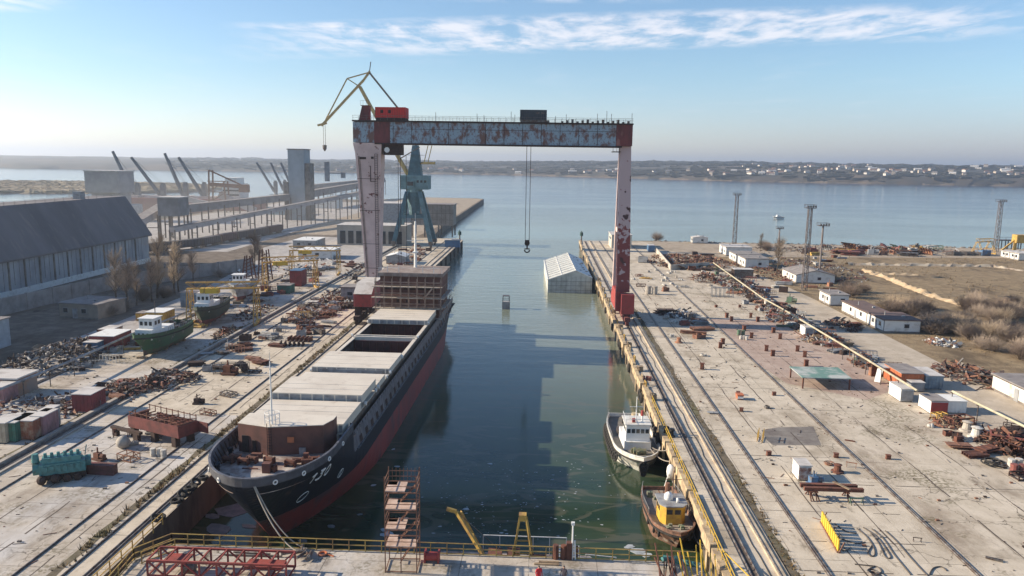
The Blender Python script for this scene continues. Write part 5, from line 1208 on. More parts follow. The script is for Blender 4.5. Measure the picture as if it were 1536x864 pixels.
def make_tug(name, label, loc, rz, L, B, D, mh, mlow, mdeck, mhouse, sheer=0.9, keel=0.9, wlz=0.18, bulw=0.55, scale=1.0):
    root = thing(name, label, 'boat', loc, rz); lv, f, dz, prof = boat_hull(L, B, D, None, sheer, keel)
    k = MB(); n = len(lv)-1; m_ = len(prof)
    for sd in (-1, 1):
        vs = [(sd*w, y, z) for row in lv for (w, y, z) in row]; fs = []
        k.mi = 0; 
        for i in range(n):
            for j in range(m_-1):
                q = (i*m_+j, (i+1)*m_+j, (i+1)*m_+j+1, i*m_+j+1); fs.append((q if sd > 0 else q[::-1], 0 if j < 3 else 1))
        o0 = len(k.v); k.v += vs
        for q, mi in fs: k.f.append(tuple(a+o0 for a in q)); k.m.append(mi)
    k.mi = 1; tr_ = lv[-1]; k.poly([(-w, y, z) for w, y, z in tr_]+[(w, y, z) for w, y, z in reversed(tr_)])
    k.build('hull', [mlow, mh], root)
    k = MB()   # bulwark
    for sd in (-1, 1):
        for i in range(n):
            a, c = lv[i][-1], lv[i+1][-1]; p = [(sd*a[0], a[1], a[2]), (sd*c[0], c[1], c[2]), (sd*c[0]*1.02, c[1], c[2]+bulw), (sd*a[0]*1.02, a[1]-0.02, a[2]+bulw)]
            k.poly(p); p2 = [(sd*max(0, x_*sd-0.1), y_+0.03, z_) for x_, y_, z_ in p]; k.poly(p2[::-1]); k.bar(p[3], p[2], 0.16, 0.1)
    a = lv[-1][-1]; k.box(-a[0], a[1]-0.1, a[2], a[0], a[1], a[2]+bulw); k.build('bulwark', mh, root)
    k = MB(); dp = [(row[-1][0]-0.03, row[-1][1], row[-1][2]-0.02) for row in lv]
    for i in range(n): k.poly([(-dp[i][0], dp[i][1], dp[i][2]), (dp[i][0], dp[i][1], dp[i][2]), (dp[i+1][0], dp[i+1][1], dp[i+1][2]), (-dp[i+1][0], dp[i+1][1], dp[i+1][2])])
    k.build('deck', mdeck, root)
    k = MB()   # rubbing band and guard rail
    for sd in (-1, 1):
        for i in range(n):
            a, c = lv[i][-1], lv[i+1][-1]; k.bar((sd*(a[0]+.05), a[1], a[2]-.08), (sd*(c[0]+.05), c[1], c[2]-.08), .12, .2)
    k.build('rubbing_band', blackr, root)
    k = MB()
    for sd in (-1, 1):
        k.mark(); i0 = int(n*.45)
        for i in range(i0, n):
            a, c = lv[i][-1], lv[i+1][-1]; z1 = a[2]+bulw+.6; k.bar((sd*a[0], a[1], a[2]+bulw), (sd*a[0], a[1], z1), .05); k.bar((sd*a[0], a[1], z1), (sd*c[0], c[1], c[2]+bulw+.6), .04)
    k.each('guard_rail', greyp, root)
    return root, f, dz
def windows_front(k, x0, x1, y, z, w, h, n, gap=None):
    for i in range(n):
        x = x0+(x1-x0)*(i+0.5)/n; k.box(x-w/2, y-0.05, z, x+w/2, y-0.01, z+h)
# white tug
tw = mat('tug_white', (0.70, 0.69, 0.64), (0.52, 0.47, 0.40), 0.9, 0.45, 0.7, 0.5, c3=(0.28, 0.16, 0.09), sc3=1.2, lo3=0.64, hi3=0.72)
p = G(966, 722, WZ); LT = 20.0
root, f, dz = make_tug('tugboat', 'white tugboat with dark bow and tyre fenders moored at the right quay', (13.0, 91.0, WZ), R_(1.2), LT, 5.9, 1.25, tw, mat('boot_red', (0.30, 0.09, 0.06), (0.2, 0.07, 0.05), 1.0), mat('tug_deck', (0.15, 0.15, 0.13), (0.22, 0.19, 0.16), 1.0), whitep, sheer=0.75, keel=1.0)
k = MB()
for i in range(5):   # dark bow pad
    pass
d0 = dz(0.3)
k.box(-1.75, 5.6, 1.3, 1.75, 11.4, 3.0); k.box(-1.55, 5.7, 3.0, 1.55, 9.0, 5.2)
k.add([(-1.55, 5.7, 3.0), (1.55, 5.7, 3.0), (1.45, 5.2, 3.05), (-1.45, 5.2, 3.05)], [(0, 1, 2, 3)])
k.build('deckhouse', whitep, root)
k = MB(); windows_front(k, -1.5, 1.5, 5.7, 4.1, 0.44, 0.55, 5)
for sd in (-1, 1):
    for yy in (6.2, 7.2, 8.2): k.box(sd*1.55-(0.04 if sd < 0 else -0.01), yy, 4.1, sd*1.55+(0.04 if sd > 0 else -0.01), yy+0.6, 4.65)
k.each('window', glass, root)
k = MB(); k.box(-1.75, 5.45, 5.2, 1.75, 9.2, 5.32); k.build('wheelhouse_roof', tw, root)
k = MB(); k.tube((0.1, 10.0, 3.0), (0.1, 10.0, 5.4), 0.5, 0.45, 10); k.mi = 1; k.tube((0.1, 10.0, 4.5), (0.1, 10.0, 5.0), 0.52, 0.5, 10); k.build('funnel', [mat('funnel_cream', (0.5, 0.4, 0.25)), redp], root)
k = MB(); k.tube((0, 7.8, 5.3), (0, 7.8, 8.4), 0.09, 0.05, 6); k.bar((-0.9, 7.8, 7.0), (0.9, 7.8, 7.0), 0.06); k.tube((0.6, 6.6, 5.3), (0.6, 6.6, 6.2), 0.14, .14, 8)
for x, y in ((-1.6, 5.6), (1.6, 5.6), (-1.6, 9), (1.6, 9)): k.bar((x, y, 5.3), (x, y, 6.0), 0.04)
k.bar((-1.6, 5.6, 6), (1.6, 5.6, 6), 0.04); k.bar((-1.6, 5.6, 6), (-1.6, 9, 6), .04); k.bar((1.6, 5.6, 6), (1.6, 9, 6), .04); k.build('mast', whitep, root)
k = MB(); k.tube((0.6, 6.6, 6.2), (0.6, 6.6, 6.9), 0.18, 0.18, 8); k.cb(-0.5, 6.5, 5.32, .4, .4, .5); k.each('lamp', redp, root)
k = MB(); gr = random.Random(3)
for i in range(9): k.cb(gr.uniform(-0.9, 0.9), gr.uniform(2.6, 4.6), dz(0.18)-0.1, 0.3, 0.35, gr.uniform(0.4, 0.9))
k.tube((-0.8, 3.6, dz(.18)+.4), (0.8, 3.6, dz(.18)+.4), 0.35, 0.35, 10); k.build('windlass', mat('windlass_green', (0.10, 0.13, 0.08), (0.2, 0.17, 0.1), 2), root)
k = MB(); k.tube((1.9, 3.2, dz(.16)), (1.9, 3.2, dz(.16)+.8), .28, .28, 8); k.cb(-1.2, 13.2, 1.2, 1.2, 1.4, 0.9); k.cb(0.9, 14.0, 1.2, 1.0, 1.0, 0.7); k.tube((-0.5, 15.4, 1.5), (0.5, 15.4, 1.5), .4, .4, 8); k.cb(0, 17.5, 1.3, 1.2, .3, .8)
k.build('deck_gear', steel, root)
k = MB()
for sd in (-1, 1):
    for i in range(14): s_ = 0.22+i*0.05; yy = s_*LT; xx = 2.95*f(s_)*1.0; k.ring((sd*(xx+0.3), yy, dz(s_)*0.62), (1, 0, sd*0.35), 0.44, 0.16, 12, 5)
k.each('tyre_fender', blackr, root)
k = MB(); k.mi = 0
for i in range(5): s_ = i*0.03; k.ring((0, s_*LT*0+0.12, dz(0)*0.75-i*0.25), (0, 1, 0), 0.5-i*0.05, 0.14, 10, 5)
k.build('bow_fender', blackr, root)
k = MB(); k.path(sag(Vector((14.2, 94.0, WZ+3.0)), Vector((XR+0.2, 88.0, 0.4)), 0.9), 0.06, 5); k.path(sag(Vector((14.5, 94.5, WZ+3.0)), Vector((XR+.3, 92.0, 0.4)), 0.5), 0.05, 5)
tag(k.build('mooring_line', roped), 'pale mooring ropes from the white tug bow to the right quay', 'rope')
# yellow tug
to = mat('tug_orange_hull', (0.25, 0.125, 0.08), (0.11, 0.07, 0.055), 1.4, 0.4, 0.62, 0.85, c3=(0.32, 0.27, 0.22), sc3=1.0, lo3=0.58, hi3=0.68)
root, f, dz = make_tug('tugboat', 'small rusty tugboat with a yellow wheelhouse moored by the dock gate', (14.35, 72.4, WZ), R_(2), 13.0, 4.5, 1.15, to, mat('boot_orange', (0.42, 0.17, 0.08), (0.25, 0.1, 0.06), 1.0), mat('tug_deck_grey', (0.24, 0.21, 0.18), (0.33, 0.28, 0.23), 1.5), yelB, sheer=0.6, keel=0.8, bulw=0.4)
k = MB(); k.prism([(-1.3, 4.2), (-0.8, 3.6), (0.8, 3.6), (1.3, 4.2), (1.3, 6.4), (-1.3, 6.4)], 1.1, 3.6); k.build('wheelhouse', mat('wheelhouse_yellow', (0.60, 0.38, 0.05), (0.42, 0.24, 0.05), 1.2, 0.45, 0.65, 0.6), root)
k = MB(); k.prism([(-1.5, 4.1), (-0.9, 3.4), (0.9, 3.4), (1.5, 4.1), (1.5, 6.7), (-1.5, 6.7)], 3.6, 3.72); k.build('roof', greyp, root)
k = MB()
for x in (-0.45, 0.4): k.box(x-0.3, 3.55, 2.75, x+0.3, 3.59, 3.25)
k.box(-1.34, 4.6, 2.7, -1.31, 5.3, 3.2); k.box(-1.34, 5.6, 2.7, -1.31, 6.1, 3.2); k.each('window', glass, root)
k = MB(); k.blob((-0.3, 5.2, 4.0), 0.5, 0.5, 0.55, gr, 0.02, 12, 6); k.tube((0.5, 4.4, 3.7), (0.5, 4.4, 4.2), .15, .15, 8); k.build('radar_dome', whitep, root, smooth=True)
k = MB(); k.tube((0, 7.4, 1.2), (0, 7.4, 4.6), .3, .25, 8); k.bar((0.3, 6.0, 3.7), (0.3, 6.0, 6.6), 0.08); k.bar((-0.6, 6.0, 5.6), (1.2, 6, 5.6), .05)
for i in range(10): k.bar((gr.uniform(-1.2, 1.2), gr.uniform(7, 9), 1.2), (gr.uniform(-1.2, 1.2), gr.uniform(7, 9.5), 3.0), 0.07)
k.build('mast', rustL, root)
k = MB()
for i in range(8): k.cb(gr.uniform(-1, 1), gr.uniform(1.8, 3.2), dz(.2)-.1, .35, .3, gr.uniform(.25, .5))
for i in range(6): k.cb(gr.uniform(-1.2, 1.2), gr.uniform(7.5, 11.5), 1.1, .6, .5, gr.uniform(.3, .8))
k.build('deck_gear', mat('gear_green', (0.12, 0.17, 0.11), (0.3, 0.25, 0.18), 2), root)
k = MB(); k.ring((1.15, 1.0, dz(0.08)*0.9), (0.8, -0.7, 0), 0.42, 0.17, 14, 6)
for (s_, sd) in ((0.16, -1), (0.24, -1), (0.42, -1)): k.ring((sd*(2.2*f(s_)+0.1), s_*13, dz(s_)*0.75), (1, -0.4, 0), 0.26, 0.11, 10, 5)
k.each('tyre_fender', blackr, root)
k = MB(); k.path(sag(Vector((15.8, 74.5, WZ+1.9)), Vector((XR+0.0, 66.5, 0.2)), 1.0), 0.07, 5); k.path(sag(Vector((15.8, 75.0, WZ+1.9)), Vector((XR, 68.5, 0.2)), 1.2), 0.06, 5)
tag(k.build('mooring_line', blackr), 'dark slack mooring cables from the yellow tug to the quay', 'cable')
k = MB(); k.blob((0, 0, 0.9), 0.55, 0.55, 0.9, gr, 0.06, 10, 6); k.bar((0, 0, 1.6), (-1.2, -1.4, -1.5), 0.08); tag(k.build('fender_float', whitep, loc=(15.6, 86.6, -1.6), smooth=True), 'white float fender hanging between the two tugs', 'float')
# far launch with wake
p = G(1159, 328, WZ)
root, f, dz = make_tug('motor_launch', 'small white launch crossing the open water far behind the masts', (p.x, p.y, WZ), R_(-75), 9.0, 3.0, 0.9, whitep, greyp, greyp, whitep, sheer=.4, bulw=.3)
k = MB(); k.box(-1.0, 2.8, .8, 1.0, 6.2, 1.9); k.box(-.8, 3.2, 1.9, .8, 5.0, 2.8); k.build('cabin', whitep, root)
# boats on the hard
greenh = mat('hull_green', (0.035, 0.105, 0.045), (0.045, 0.075, 0.04), 0.8, 0.4, 0.65, 0.6, c3=(0.2, 0.2, 0.18), sc3=0.8, lo3=0.6, hi3=0.7)
def yard_boat(label, a_bow, a_stern, L, B, mh, ml, zk, seed, big):
    pb_ = G(*a_bow, 1.0); ps = G(*a_stern, 1.0); d = ps-pb_; ang = math.atan2(d.y, d.x)-math.pi/2
    root, f, dz = make_tug('boat_on_stocks', label, (pb_.x, pb_.y, zk), ang, L, B, 1.6, mh, ml, steel, whitep, sheer=0.7, keel=1.1, bulw=0.6)
    gr = random.Random(seed)
    k = MB(); k.box(-1.5, L*0.16, 1.8, 1.5, L*0.36, 3.6); k.box(-1.3, L*0.22, 3.6, 1.3, L*0.38, 5.4 if big else 5.2); k.box(-1.5, L*.36, 1.6, 1.5, L*.6, 3.2); k.build('deckhouse', whitep, root)
    k = MB(); windows_front(k, -1.25, 1.25, L*0.22, 4.2, 0.5, 0.7, 3); windows_front(k, -1.2, 1.2, L*.16, 2.6, .35, .4, 3)
    for sd in (-1, 1):
        for yy in (L*.25, L*.31): k.box(sd*1.3-0.03, yy, 4.2, sd*1.3+0.03, yy+.7, 4.9)
    k.each('window', glass, root)
    k = MB(); k.box(-1.5, L*.21, 5.4 if big else 5.2, 1.5, L*.39, 5.5 if big else 5.3); k.build('wheelhouse_roof', whitep, root)
    k = MB(); k.bar((0, L*.4, 3.2), (0, L*.4, 8.0 if big else 7), 0.12); k.tube((0, L*.46, 3.2), (0, L*.46, 5.0), .45, .4, 8)
    for i in range(26): k.cb(gr.uniform(-1.5, 1.5), gr.uniform(L*.42, L*.92), 1.5, gr.uniform(.2, .8), gr.uniform(.2, .8), gr.uniform(.3, 1.5))
    for i in range(10): k.bar((gr.uniform(-1.6, 1.6), gr.uniform(L*.4, L*.9), 1.5), (gr.uniform(-1.6, 1.6), gr.uniform(L*.4, L*.9), gr.uniform(2.4, 3.6)), .06)
    k.build('deck_gear', steel, root)
    k = MB()
    for s_ in (0.12, 0.3, 0.5, 0.7, 0.88): k.box(-0.9, s_*L-0.3, -zk, 0.9, s_*L+0.3, -1.0)
    k.each('keel_block', timber, root)
    return root
yard_boat('green hulled boat with white wheelhouse standing on blocks in the left yard', (203, 534), (288, 496), 18.0, 4.3, greenh, mat('hull_green_low', (0.06, 0.11, 0.05), (0.12, 0.06, 0.04), 0.6), 1.35, 3, True)
yard_boat('dark and red hulled boat on blocks under the yellow gantry', (297, 488), (352, 452), 18.0, 4.4, mat('hull_dark_green', (0.03, 0.05, 0.035), (0.05, 0.06, 0.04), 0.8), mat('hull_red_low', (0.20, 0.05, 0.045), (0.10, 0.04, 0.035), 0.6), 1.4, 6, True)
yard_boat('grey boat on blocks behind the dark and red hulled boat', (352, 452), (385, 430), 16.0, 4.5, greyp, mat('hull_red_low2', (0.16, 0.05, 0.045), (0.10, 0.04, 0.035), 0.6), 1.7, 9, False)
# ------------------------------------------------------------------ left bank: storage shed, port cranes, silos, bulk ship, wagons
cladg = mat('corrugated_wall', (0.34, 0.35, 0.37), (0.22, 0.23, 0.25), 0.25, 0.4, 0.65, 0.8, stretch=(1, 1, 0.4))
slate = mat('shed_roof', (0.165, 0.15, 0.155), (0.115, 0.105, 0.11), 0.09, 0.4, 0.65, 0.9, c3=(0.22, 0.19, 0.175), sc3=0.5, lo3=0.55, hi3=0.7, amt3=0.6, stretch=(0.3, 1, 0.3))
sh = thing('storage_shed', 'long grey storage shed with a steep dark roof on the left bank', 'shed', (-133.5, 150, 0))
Y0, Y1, W_, EA, RI = -110, 103, 26.0, 9.0, 22.0
k = MB(); k.box(-W_, Y0, 0, 0, Y1, EA); k.mi = 1
for i in range(int((Y1-Y0)/6)): k.box(-0.0, Y0+i*6, 0, 0.35, Y0+i*6+0.35, EA)
k.mi = 2; k.box(0, Y0, 0.0, 0.5, Y1+0.3, 1.5)
k.mi = 3
for i in range(int((Y1-Y0)/6)): k.box(0.0, Y0+i*6+2.2, 2.5, 0.06, Y0+i*6+2.3, EA-0.2); k.box(0.0, Y0+i*6+4.3, 1.5, 0.06, Y0+i*6+4.36, EA-0.2)
k.build('walls', [cladg, concD, whiteC, steel], sh)
k = MB(); k.extr([(0.9, EA-0.2), (0.9, EA+0.3), (-W_/2+5.5, RI), (-W_/2-5.5, RI), (-W_-0.9, EA+0.3), (-W_-0.9, EA-0.2)], 'y', Y0-1, Y1+0.8); k.build('roof', slate, sh)
k = MB()
for y in (20, 82): k.cb(-W_/2+3.0, y, RI-.3, 2.4, 2.4, 2.6)
k.each('roof_vent', greyp, sh)
k = MB(); xx = -W_/2+5.3
for i in range(50): k.bar((xx, Y0+i*4.2, RI), (xx, Y0+i*4.2, RI+1.1), 0.06)
for z in (0.6, 1.1): k.bar((xx, Y0, RI+z), (xx, Y1, RI+z), 0.05)
k.build('ridge_railing', steel, sh)
# concrete boundary wall
k = MB(); wp_ = [(-116, 40), (-119.5, 161), (-116, 197), (-92.5, 262), (-96, 300)]
wp_ = [G(-60, 489), G(0, 474), G(80, 455), G(160, 436), G(230, 425), G(300, 416), G(380, 404)]
for a, c in zip(wp_, wp_[1:]):
    a = Vector(a); c = Vector(c); a.z = c.z = 1.9; k.bar(a, c, 0.3, 3.8); n = int((c-a).length/6)
    for i in range(n): p = a.lerp(c, i/max(1, n)); k.box(p.x-0.3, p.y-0.3, 0, p.x+0.3, p.y+0.3, 3.95)
tag(k.build('boundary_wall', mat('wall_panel', (0.30, 0.28, 0.27), (0.20, 0.185, 0.18), 0.4, 0.4, 0.65, 0.9)), 'long concrete panel boundary wall between the grey shed and the yard', 'wall')
def bldg(name, lab, cat, x, y, w, d, h, rz=0, wm_=whiteC, rm=roofg, par=0.0, win=None, door=None, pitch=0, over=0.25, z=0, grp=None, wz=None):
    """rectangular hut: (x, y) is the corner nearest the camera on its left; w across, d deep; windows on -x and -y faces"""
    r = thing(name, lab, cat, (x, y, z), rz, grp); k = MB(); k.box(0, 0, 0, w, d, h)
    if pitch: k.extr([(0, h), (w, h), (w/2, h+pitch-0.05)], 'y', 0, d)
    k.build('walls', wm_, r); k = MB()
    if pitch: k.add([(-over, -over, h-0.08), (w/2, -over, h+pitch), (w+over, -over, h-0.08), (-over, d+over, h-0.08), (w/2, d+over, h+pitch), (w+over, d+over, h-0.08), (-over, -over, h+0.1), (w/2, -over, h+pitch+.18), (w+over, -over, h+0.1), (-over, d+over, h+0.1), (w/2, d+over, h+pitch+.18), (w+over, d+over, h+0.1)],
        [(0, 1, 4, 3), (1, 2, 5, 4), (6, 9, 10, 7), (7, 10, 11, 8), (0, 6, 7, 1), (1, 7, 8, 2), (3, 4, 10, 9), (4, 5, 11, 10), (0, 3, 9, 6), (2, 8, 11, 5)])
    else: k.box(-over, -over, h, w+over, d+over, h+0.22)
    k.build('roof', rm, r)
    if name in ('hut', 'store', 'building'):
        k = MB(); k.bar((-over-.05, -over, h-.02), (-over-.05, d+over, h-.02), .12); k.bar((-.1, .15, 0), (-.1, .15, h), .09); k.build('gutter', steel, r)
        k = MB(); k.tube((w*.3, d*.6, h), (w*.3, d*.6, h+1.0+pitch), .12, .12, 7); k.cb(w*.7, d*.35, h+.2, .6, .5, .35+pitch*.7); k.each('roof_vent', greyp, r)
        k = MB(); k.box(-.03, 0, 0, w, -.03, .35); k.box(-.03, 0, 0, 0, d, .35); k.build('plinth', concD, r)
    for (face, t0, zz, ww, hh) in (win or []):
        k = MB(); k.box(-0.06, t0, zz, -0.01, t0+ww, zz+hh) if face == 'x' else k.box(t0, -0.06, zz, t0+ww, -0.01, zz+hh)
        f = k.build('window', greyp, r); k = MB(); e = 0.08
        k.box(-0.08, t0+e, zz+e, -0.065, t0+ww-e, zz+hh-e) if face == 'x' else k.box(t0+e, -0.08, zz+e, t0+ww-e, -0.065, zz+hh-e); k.build('pane', glass, f)
    for (face, t0, ww, hh) in (door or []):
        k = MB(); k.box(-0.07, t0, 0.02, -0.01, t0+ww, hh) if face == 'x' else k.box(t0, -0.07, 0.02, t0+ww, -0.01, hh); k.build('door', greyp if wm_ is not greyp else rust, r)
    return r
p = G(160, 478)
bldg('hut', 'flat roofed grey brick hut beside bare trees, left of the left road', 'hut', p.x-10.5, p.y, 9.5, 9, 3.2, R_(-8), mat('hut_wall', (0.30, 0.25, 0.20), (0.22, 0.19, 0.16), 0.5), roofg, win=[('y', 1.0, 1.2, 1.2, 1.1), ('y', 5.5, 1.2, 1.2, 1.1)], door=[('y', 3.3, 1.2, 2.2)])
p = G(-4, 532); bldg('hut', 'pale blue hut at the far left edge beside the frosty road', 'hut', p.x-9.4, p.y, 7.0, 7, 5.2, 0, mat('pale_blue_wall', (0.36, 0.43, 0.48), (0.27, 0.32, 0.36), 0.5), roofg, win=[('y', 4, 2.6, 1.2, 1.1)])
p = G(27, 596); bldg('shed', 'rusty grey corrugated shed at the left edge below the scrap heap', 'shed', p.x-5.5, p.y, 5.5, 4.5, 2.7, 0, mat('rusty_corrugated', (0.24, 0.20, 0.18), (0.30, 0.15, 0.08), 0.5), roofw, door=[('y', 2, 2.0, 2.2)])
# silo block on columns and tall tower
r = thing('elevator_building', 'square grey elevator building standing behind the storage shed ridge', 'building', (-249.0, 420, 0))
k = MB(); k.box(-2, -8, 15.5, 17, 8, 27); k.box(0.5, -6.5, 0, 15.5, 6.5, 15.5); k.build('walls', mat('elevator_wall', (0.36, 0.34, 0.33), (0.29, 0.27, 0.27), 0.2), r)
k = MB(); k.box(-2.4, -8.4, 27, 17.4, 8.4, 27.6); k.box(11, -8.5, 4, 22, 6, 9); k.each('roof', roofw, r)
r = thing('elevator_tower', 'tall narrow grey elevator tower rising above the conveyor galleries', 'tower', (-149, 444, 0))
k = MB(); k.box(0, 0, 0, 9.4, 12, 40.6); k.mi = 1; k.box(-2.4, -1, 0, 0, 10, 22); k.box(9.4, 1, 0, 12.2, 10, 33); k.mi = 2
for i in range(8): k.bar((12.2, 4 if i % 2 else 9, i*4), (12.2, 9 if i % 2 else 4, i*4+4), 0.25)
k.build('walls', [mat('tower_wall', (0.33, 0.36, 0.39), (0.27, 0.30, 0.32), 0.15), concD, steel], r)
k = MB(); k.box(-0.4, -0.4, 40.6, 9.8, 12.4, 41.2); k.build('roof', roofg, r)
# conveyor galleries on slim posts
def gallery(lab, a, c, w, h, n, m_):
    r = thing('conveyor_gallery', lab, 'conveyor', (a[0], a[1], 0)); A = Vector((0, 0, a[2])); B = Vector((c[0]-a[0], c[1]-a[1], c[2])); k = MB(); k.bar(A, B, w, h); k.build('gallery', m_, r)
    k = MB(); off = Vector((0, 0, h/2+0.12)); k.bar(A+off, B+off, w+0.5, 0.2); k.build('roof', roofg, r)
    d = (B-A); side = Vector((-d.y, d.x, 0)).normalized()*w*0.55; k = MB()
    for i in range(n+1):
        p = A.lerp(B, i/n); 
        k.mark()
        for s_ in (-1, 1): q = p+side*s_; k.bar((q.x, q.y, 0), (q.x, q.y, q.z), 0.45)
        if p.z > 5: k.bar(p+side+Vector((0, 0, -p.z*0.5)), p-side+Vector((0, 0, -p.z*0.5)), 0.3)
    k.each('post', steel, r)
gal = mat('gallery_clad', (0.22, 0.22, 0.23), (0.16, 0.155, 0.16), 0.2); galp = mat('gallery_pale', (0.42, 0.38, 0.37), (0.33, 0.29, 0.29), 0.2)
def at(px_, py_, D):   # world point on the ray of a pixel at distance Y = D
    d = rot @ _ray(px_, py_); t = D/d.y; return (d.x*t, D, CAM_H+d.z*t)
gallery('long upper conveyor gallery running from the port sheds to the tall tower', at(252, 316, 330), at(432, 296, 442), 3.2, 3.4, 8, gal)
gallery('long lower conveyor gallery passing in front of the tall tower', at(258, 345, 310), at(540, 290, 470), 2.4, 2.0, 12, galp)
gallery('short inclined conveyor gallery climbing from behind the storage shed', at(206, 334, 300), at(246, 310, 335), 4.5, 2.5, 2, galp)
gallery('high conveyor gallery running right from the tall tower', at(460, 292, 450), at(556, 275, 640), 3.2, 4.0, 6, gal)
gallery('thin far conveyor gallery beyond the tall tower', at(450, 283, 560), at(575, 270, 800), 4.0, 4.0, 7, gal)
r = thing('transfer_tower', 'boxy transfer tower where the conveyor galleries meet the shed', 'tower', (*at(262, 345, 318)[:2], 0)); k = MB()
for sx in (-4, 4):
    for sy in (-4, 4): k.bar((sx, sy, 0), (sx, sy, 17), 0.6)
k.build('frame', steel, r); k = MB(); k.box(-4.5, -4.5, 11, 4.5, 4.5, 18.5); k.build('walls', gal, r); k = MB(); k.box(-5, -5, 18.5, 5, 5, 18.9); k.build('roof', roofw, r)
# harbour cranes on the bulk ship: slim jib up to the left, post to the right
jibm = mat('far_jib', (0.16, 0.17, 0.19), (0.12, 0.13, 0.15), 0.2); postm = mat('far_post', (0.19, 0.19, 0.20), (0.13, 0.13, 0.14), 0.3)
def ship_crane(lab, D, post, tip, base, s_=1.0, lab2=None):
    a = Vector(at(*post, D)); t_ = Vector(at(*tip, D)); b_ = Vector(at(*base, D)); r = thing('deck_crane', lab, 'crane', (b_.x, b_.y, b_.z)); a -= b_; t_ -= b_
    hgt = a.z; k = MB(); k.tube((0, 0, 0), (0, 0, hgt*0.45), 2.0*s_, 1.8*s_, 8); k.box(-1.5*s_, -1.5*s_, hgt*0.45, 1.5*s_, 1.5*s_, hgt); k.box(-1.0*s_, -1*s_, hgt, 1.0*s_, 1*s_, hgt+1.3*s_); k.build('post', postm, r)
    k = MB(); f = Vector((-1.2*s_, 0, hgt*0.42))
    k.bar(f+Vector((0, -1.4, 0)), t_, 1.0*s_, 1.5*s_); k.bar(f+Vector((0, 1.4, 0)), t_, 1.0*s_, 1.5*s_); k.bar(f, t_, 1.6*s_, .8); k.build('jib', jibm, r)
    k = MB(); k.bar((0, 0, hgt+1), t_, 0.18); k.bar((0, 0, hgt), t_.lerp(f, 0.3), 0.12); k.build('hoist_rope', steel, r)
    k = MB(); k.box(-6*s_, -0.6, hgt*0.22, 5*s_, 0.6, hgt*0.22+0.5); k.build('landing', postm, r)
D = 520
# bulk carrier hull
r = thing('bulk_carrier', 'bulk carrier with red hull moored behind the storage shed and galleries', 'ship', (*at(300, 330, D)[:2], WZ))
xa = at(168, 330, D)[0]-r.location.x; xb = at(392, 330, D)[0]-r.location.x
k = MB(); k.prism([(xa, -8), (xb-6, -8), (xb+4, 0), (xb-6, 12), (xa, 12)], -1, 11.5); k.mi = 1; k.prism([(xa, -8.1), (xb-6, -8.1), (xb+4, 0), (xb-6, 12.1), (xa, 12.1)], -1.0, 2.0)
k.build('hull', [mat('carrier_red', (0.27, 0.08, 0.08), (0.20, 0.065, 0.06), 0.1), hullm], r)
k = MB()
for i in range(5): k.box(xa+10+i*17, -5, 11.5, xa+22+i*17, 9, 13.0)
k.each('hatch_cover', galp, r)
k = MB(); k.box(xb-24, -6, 11.5, xb-12, 10, 22); k.box(xb-22, -5, 22, xb-14, 8, 26); k.mi = 1
for z in (14, 17, 20): k.box(xb-23.5, -6.1, z, xb-12.5, -6.02, z+1)
k.build('deckhouse', [whiteC, glass], r)
ship_crane('ship deck crane with raised jib, leftmost of the four behind the shed', D, (208, 277), (169, 227), (209, 320))
ship_crane('ship deck crane with raised jib, second from the left behind the shed', D, (245, 277), (197, 236), (246, 309))
ship_crane('ship deck crane with the highest raised jib, third of the four', D, (279, 276), (247, 230), (280, 312))
ship_crane('ship deck crane with raised jib, rightmost of the four, partly behind the loader', D, (307, 276), (268, 236), (308, 308))
for i, (post, tip, base) in enumerate((((413, 273), (385, 244), (414, 298)), ((427, 272), (406, 244), (428, 296)), ((440, 268), (421, 244), (440, 290)))):
    ship_crane('small far harbour crane left of the tall tower, %s' % ['leftmost', 'middle', 'rightmost half hidden'][i], 640, post, tip, base, 0.9)
r = thing('ship_loader', 'lattice ship loader with a sloping pale boom beside the deck cranes', 'loader', at(330, 322, 500)); b0 = Vector(r.location)
k = MB()
for xo in (-6, 6):
    for yo in (-3, 3): k.bar((xo, yo, 0), (xo*0.8, yo, 29 if xo < 0 else 22), 0.8)
for z in (8, 15, 22): k.bar((-6, -3, z), (6, -3, z), 0.6); k.bar((-6, -3, z-7), (6, -3, z), 0.4)
k.build('frame', rustL, r)
k = MB(); k.bar((-6, 0, 29), (17, 0, 19), 0.8); k.bar((-6, 0, 20), (18, 0, 18.5), 1.6, 2.4); k.box(14, -2, 15, 20, 2, 20); k.build('boom', rustL, r)
k = MB(); k.bar((-22, 0, 10), (2, 0, 5), 2.4, 3.0); k.bar((0, 0, 13), (24, 0, 3), 2.6, 4.0); k.build('chute', galp, r)
# far white crane, small ships
r = thing('quay_crane', 'pale far quay crane with horizontal jib left of the pink leg', 'crane', at(491, 272, 760)); k = MB(); k.box(-2, -2, 0, 2, 2, 19); k.build('mast', postm, r); k = MB(); k.bar((0, 0, 8), (18, 0, 8), 0.8); k.box(14, -1.5, 3.5, 18, 1.5, 9); k.build('jib', postm, r)
# conveyor belt dusty warehouses along the far quay
for i, (x, y, w, d, h, lab) in enumerate(((452, 312, 26, 18, 6, 'low dusty warehouse at the foot of the tall tower'), (545, 330, 26, 22, 10, 'pale block building hidden behind the pink crane leg'), (400, 322, 20, 14, 5, 'small blue grey store below the conveyor galleries'))):
    p = G(x, y); bldg('warehouse', lab, 'warehouse', p.x, p.y, w, d, h, 0, [whiteC, greyp, mat('store_blue', (0.2, 0.3, 0.36))][i], roofw)
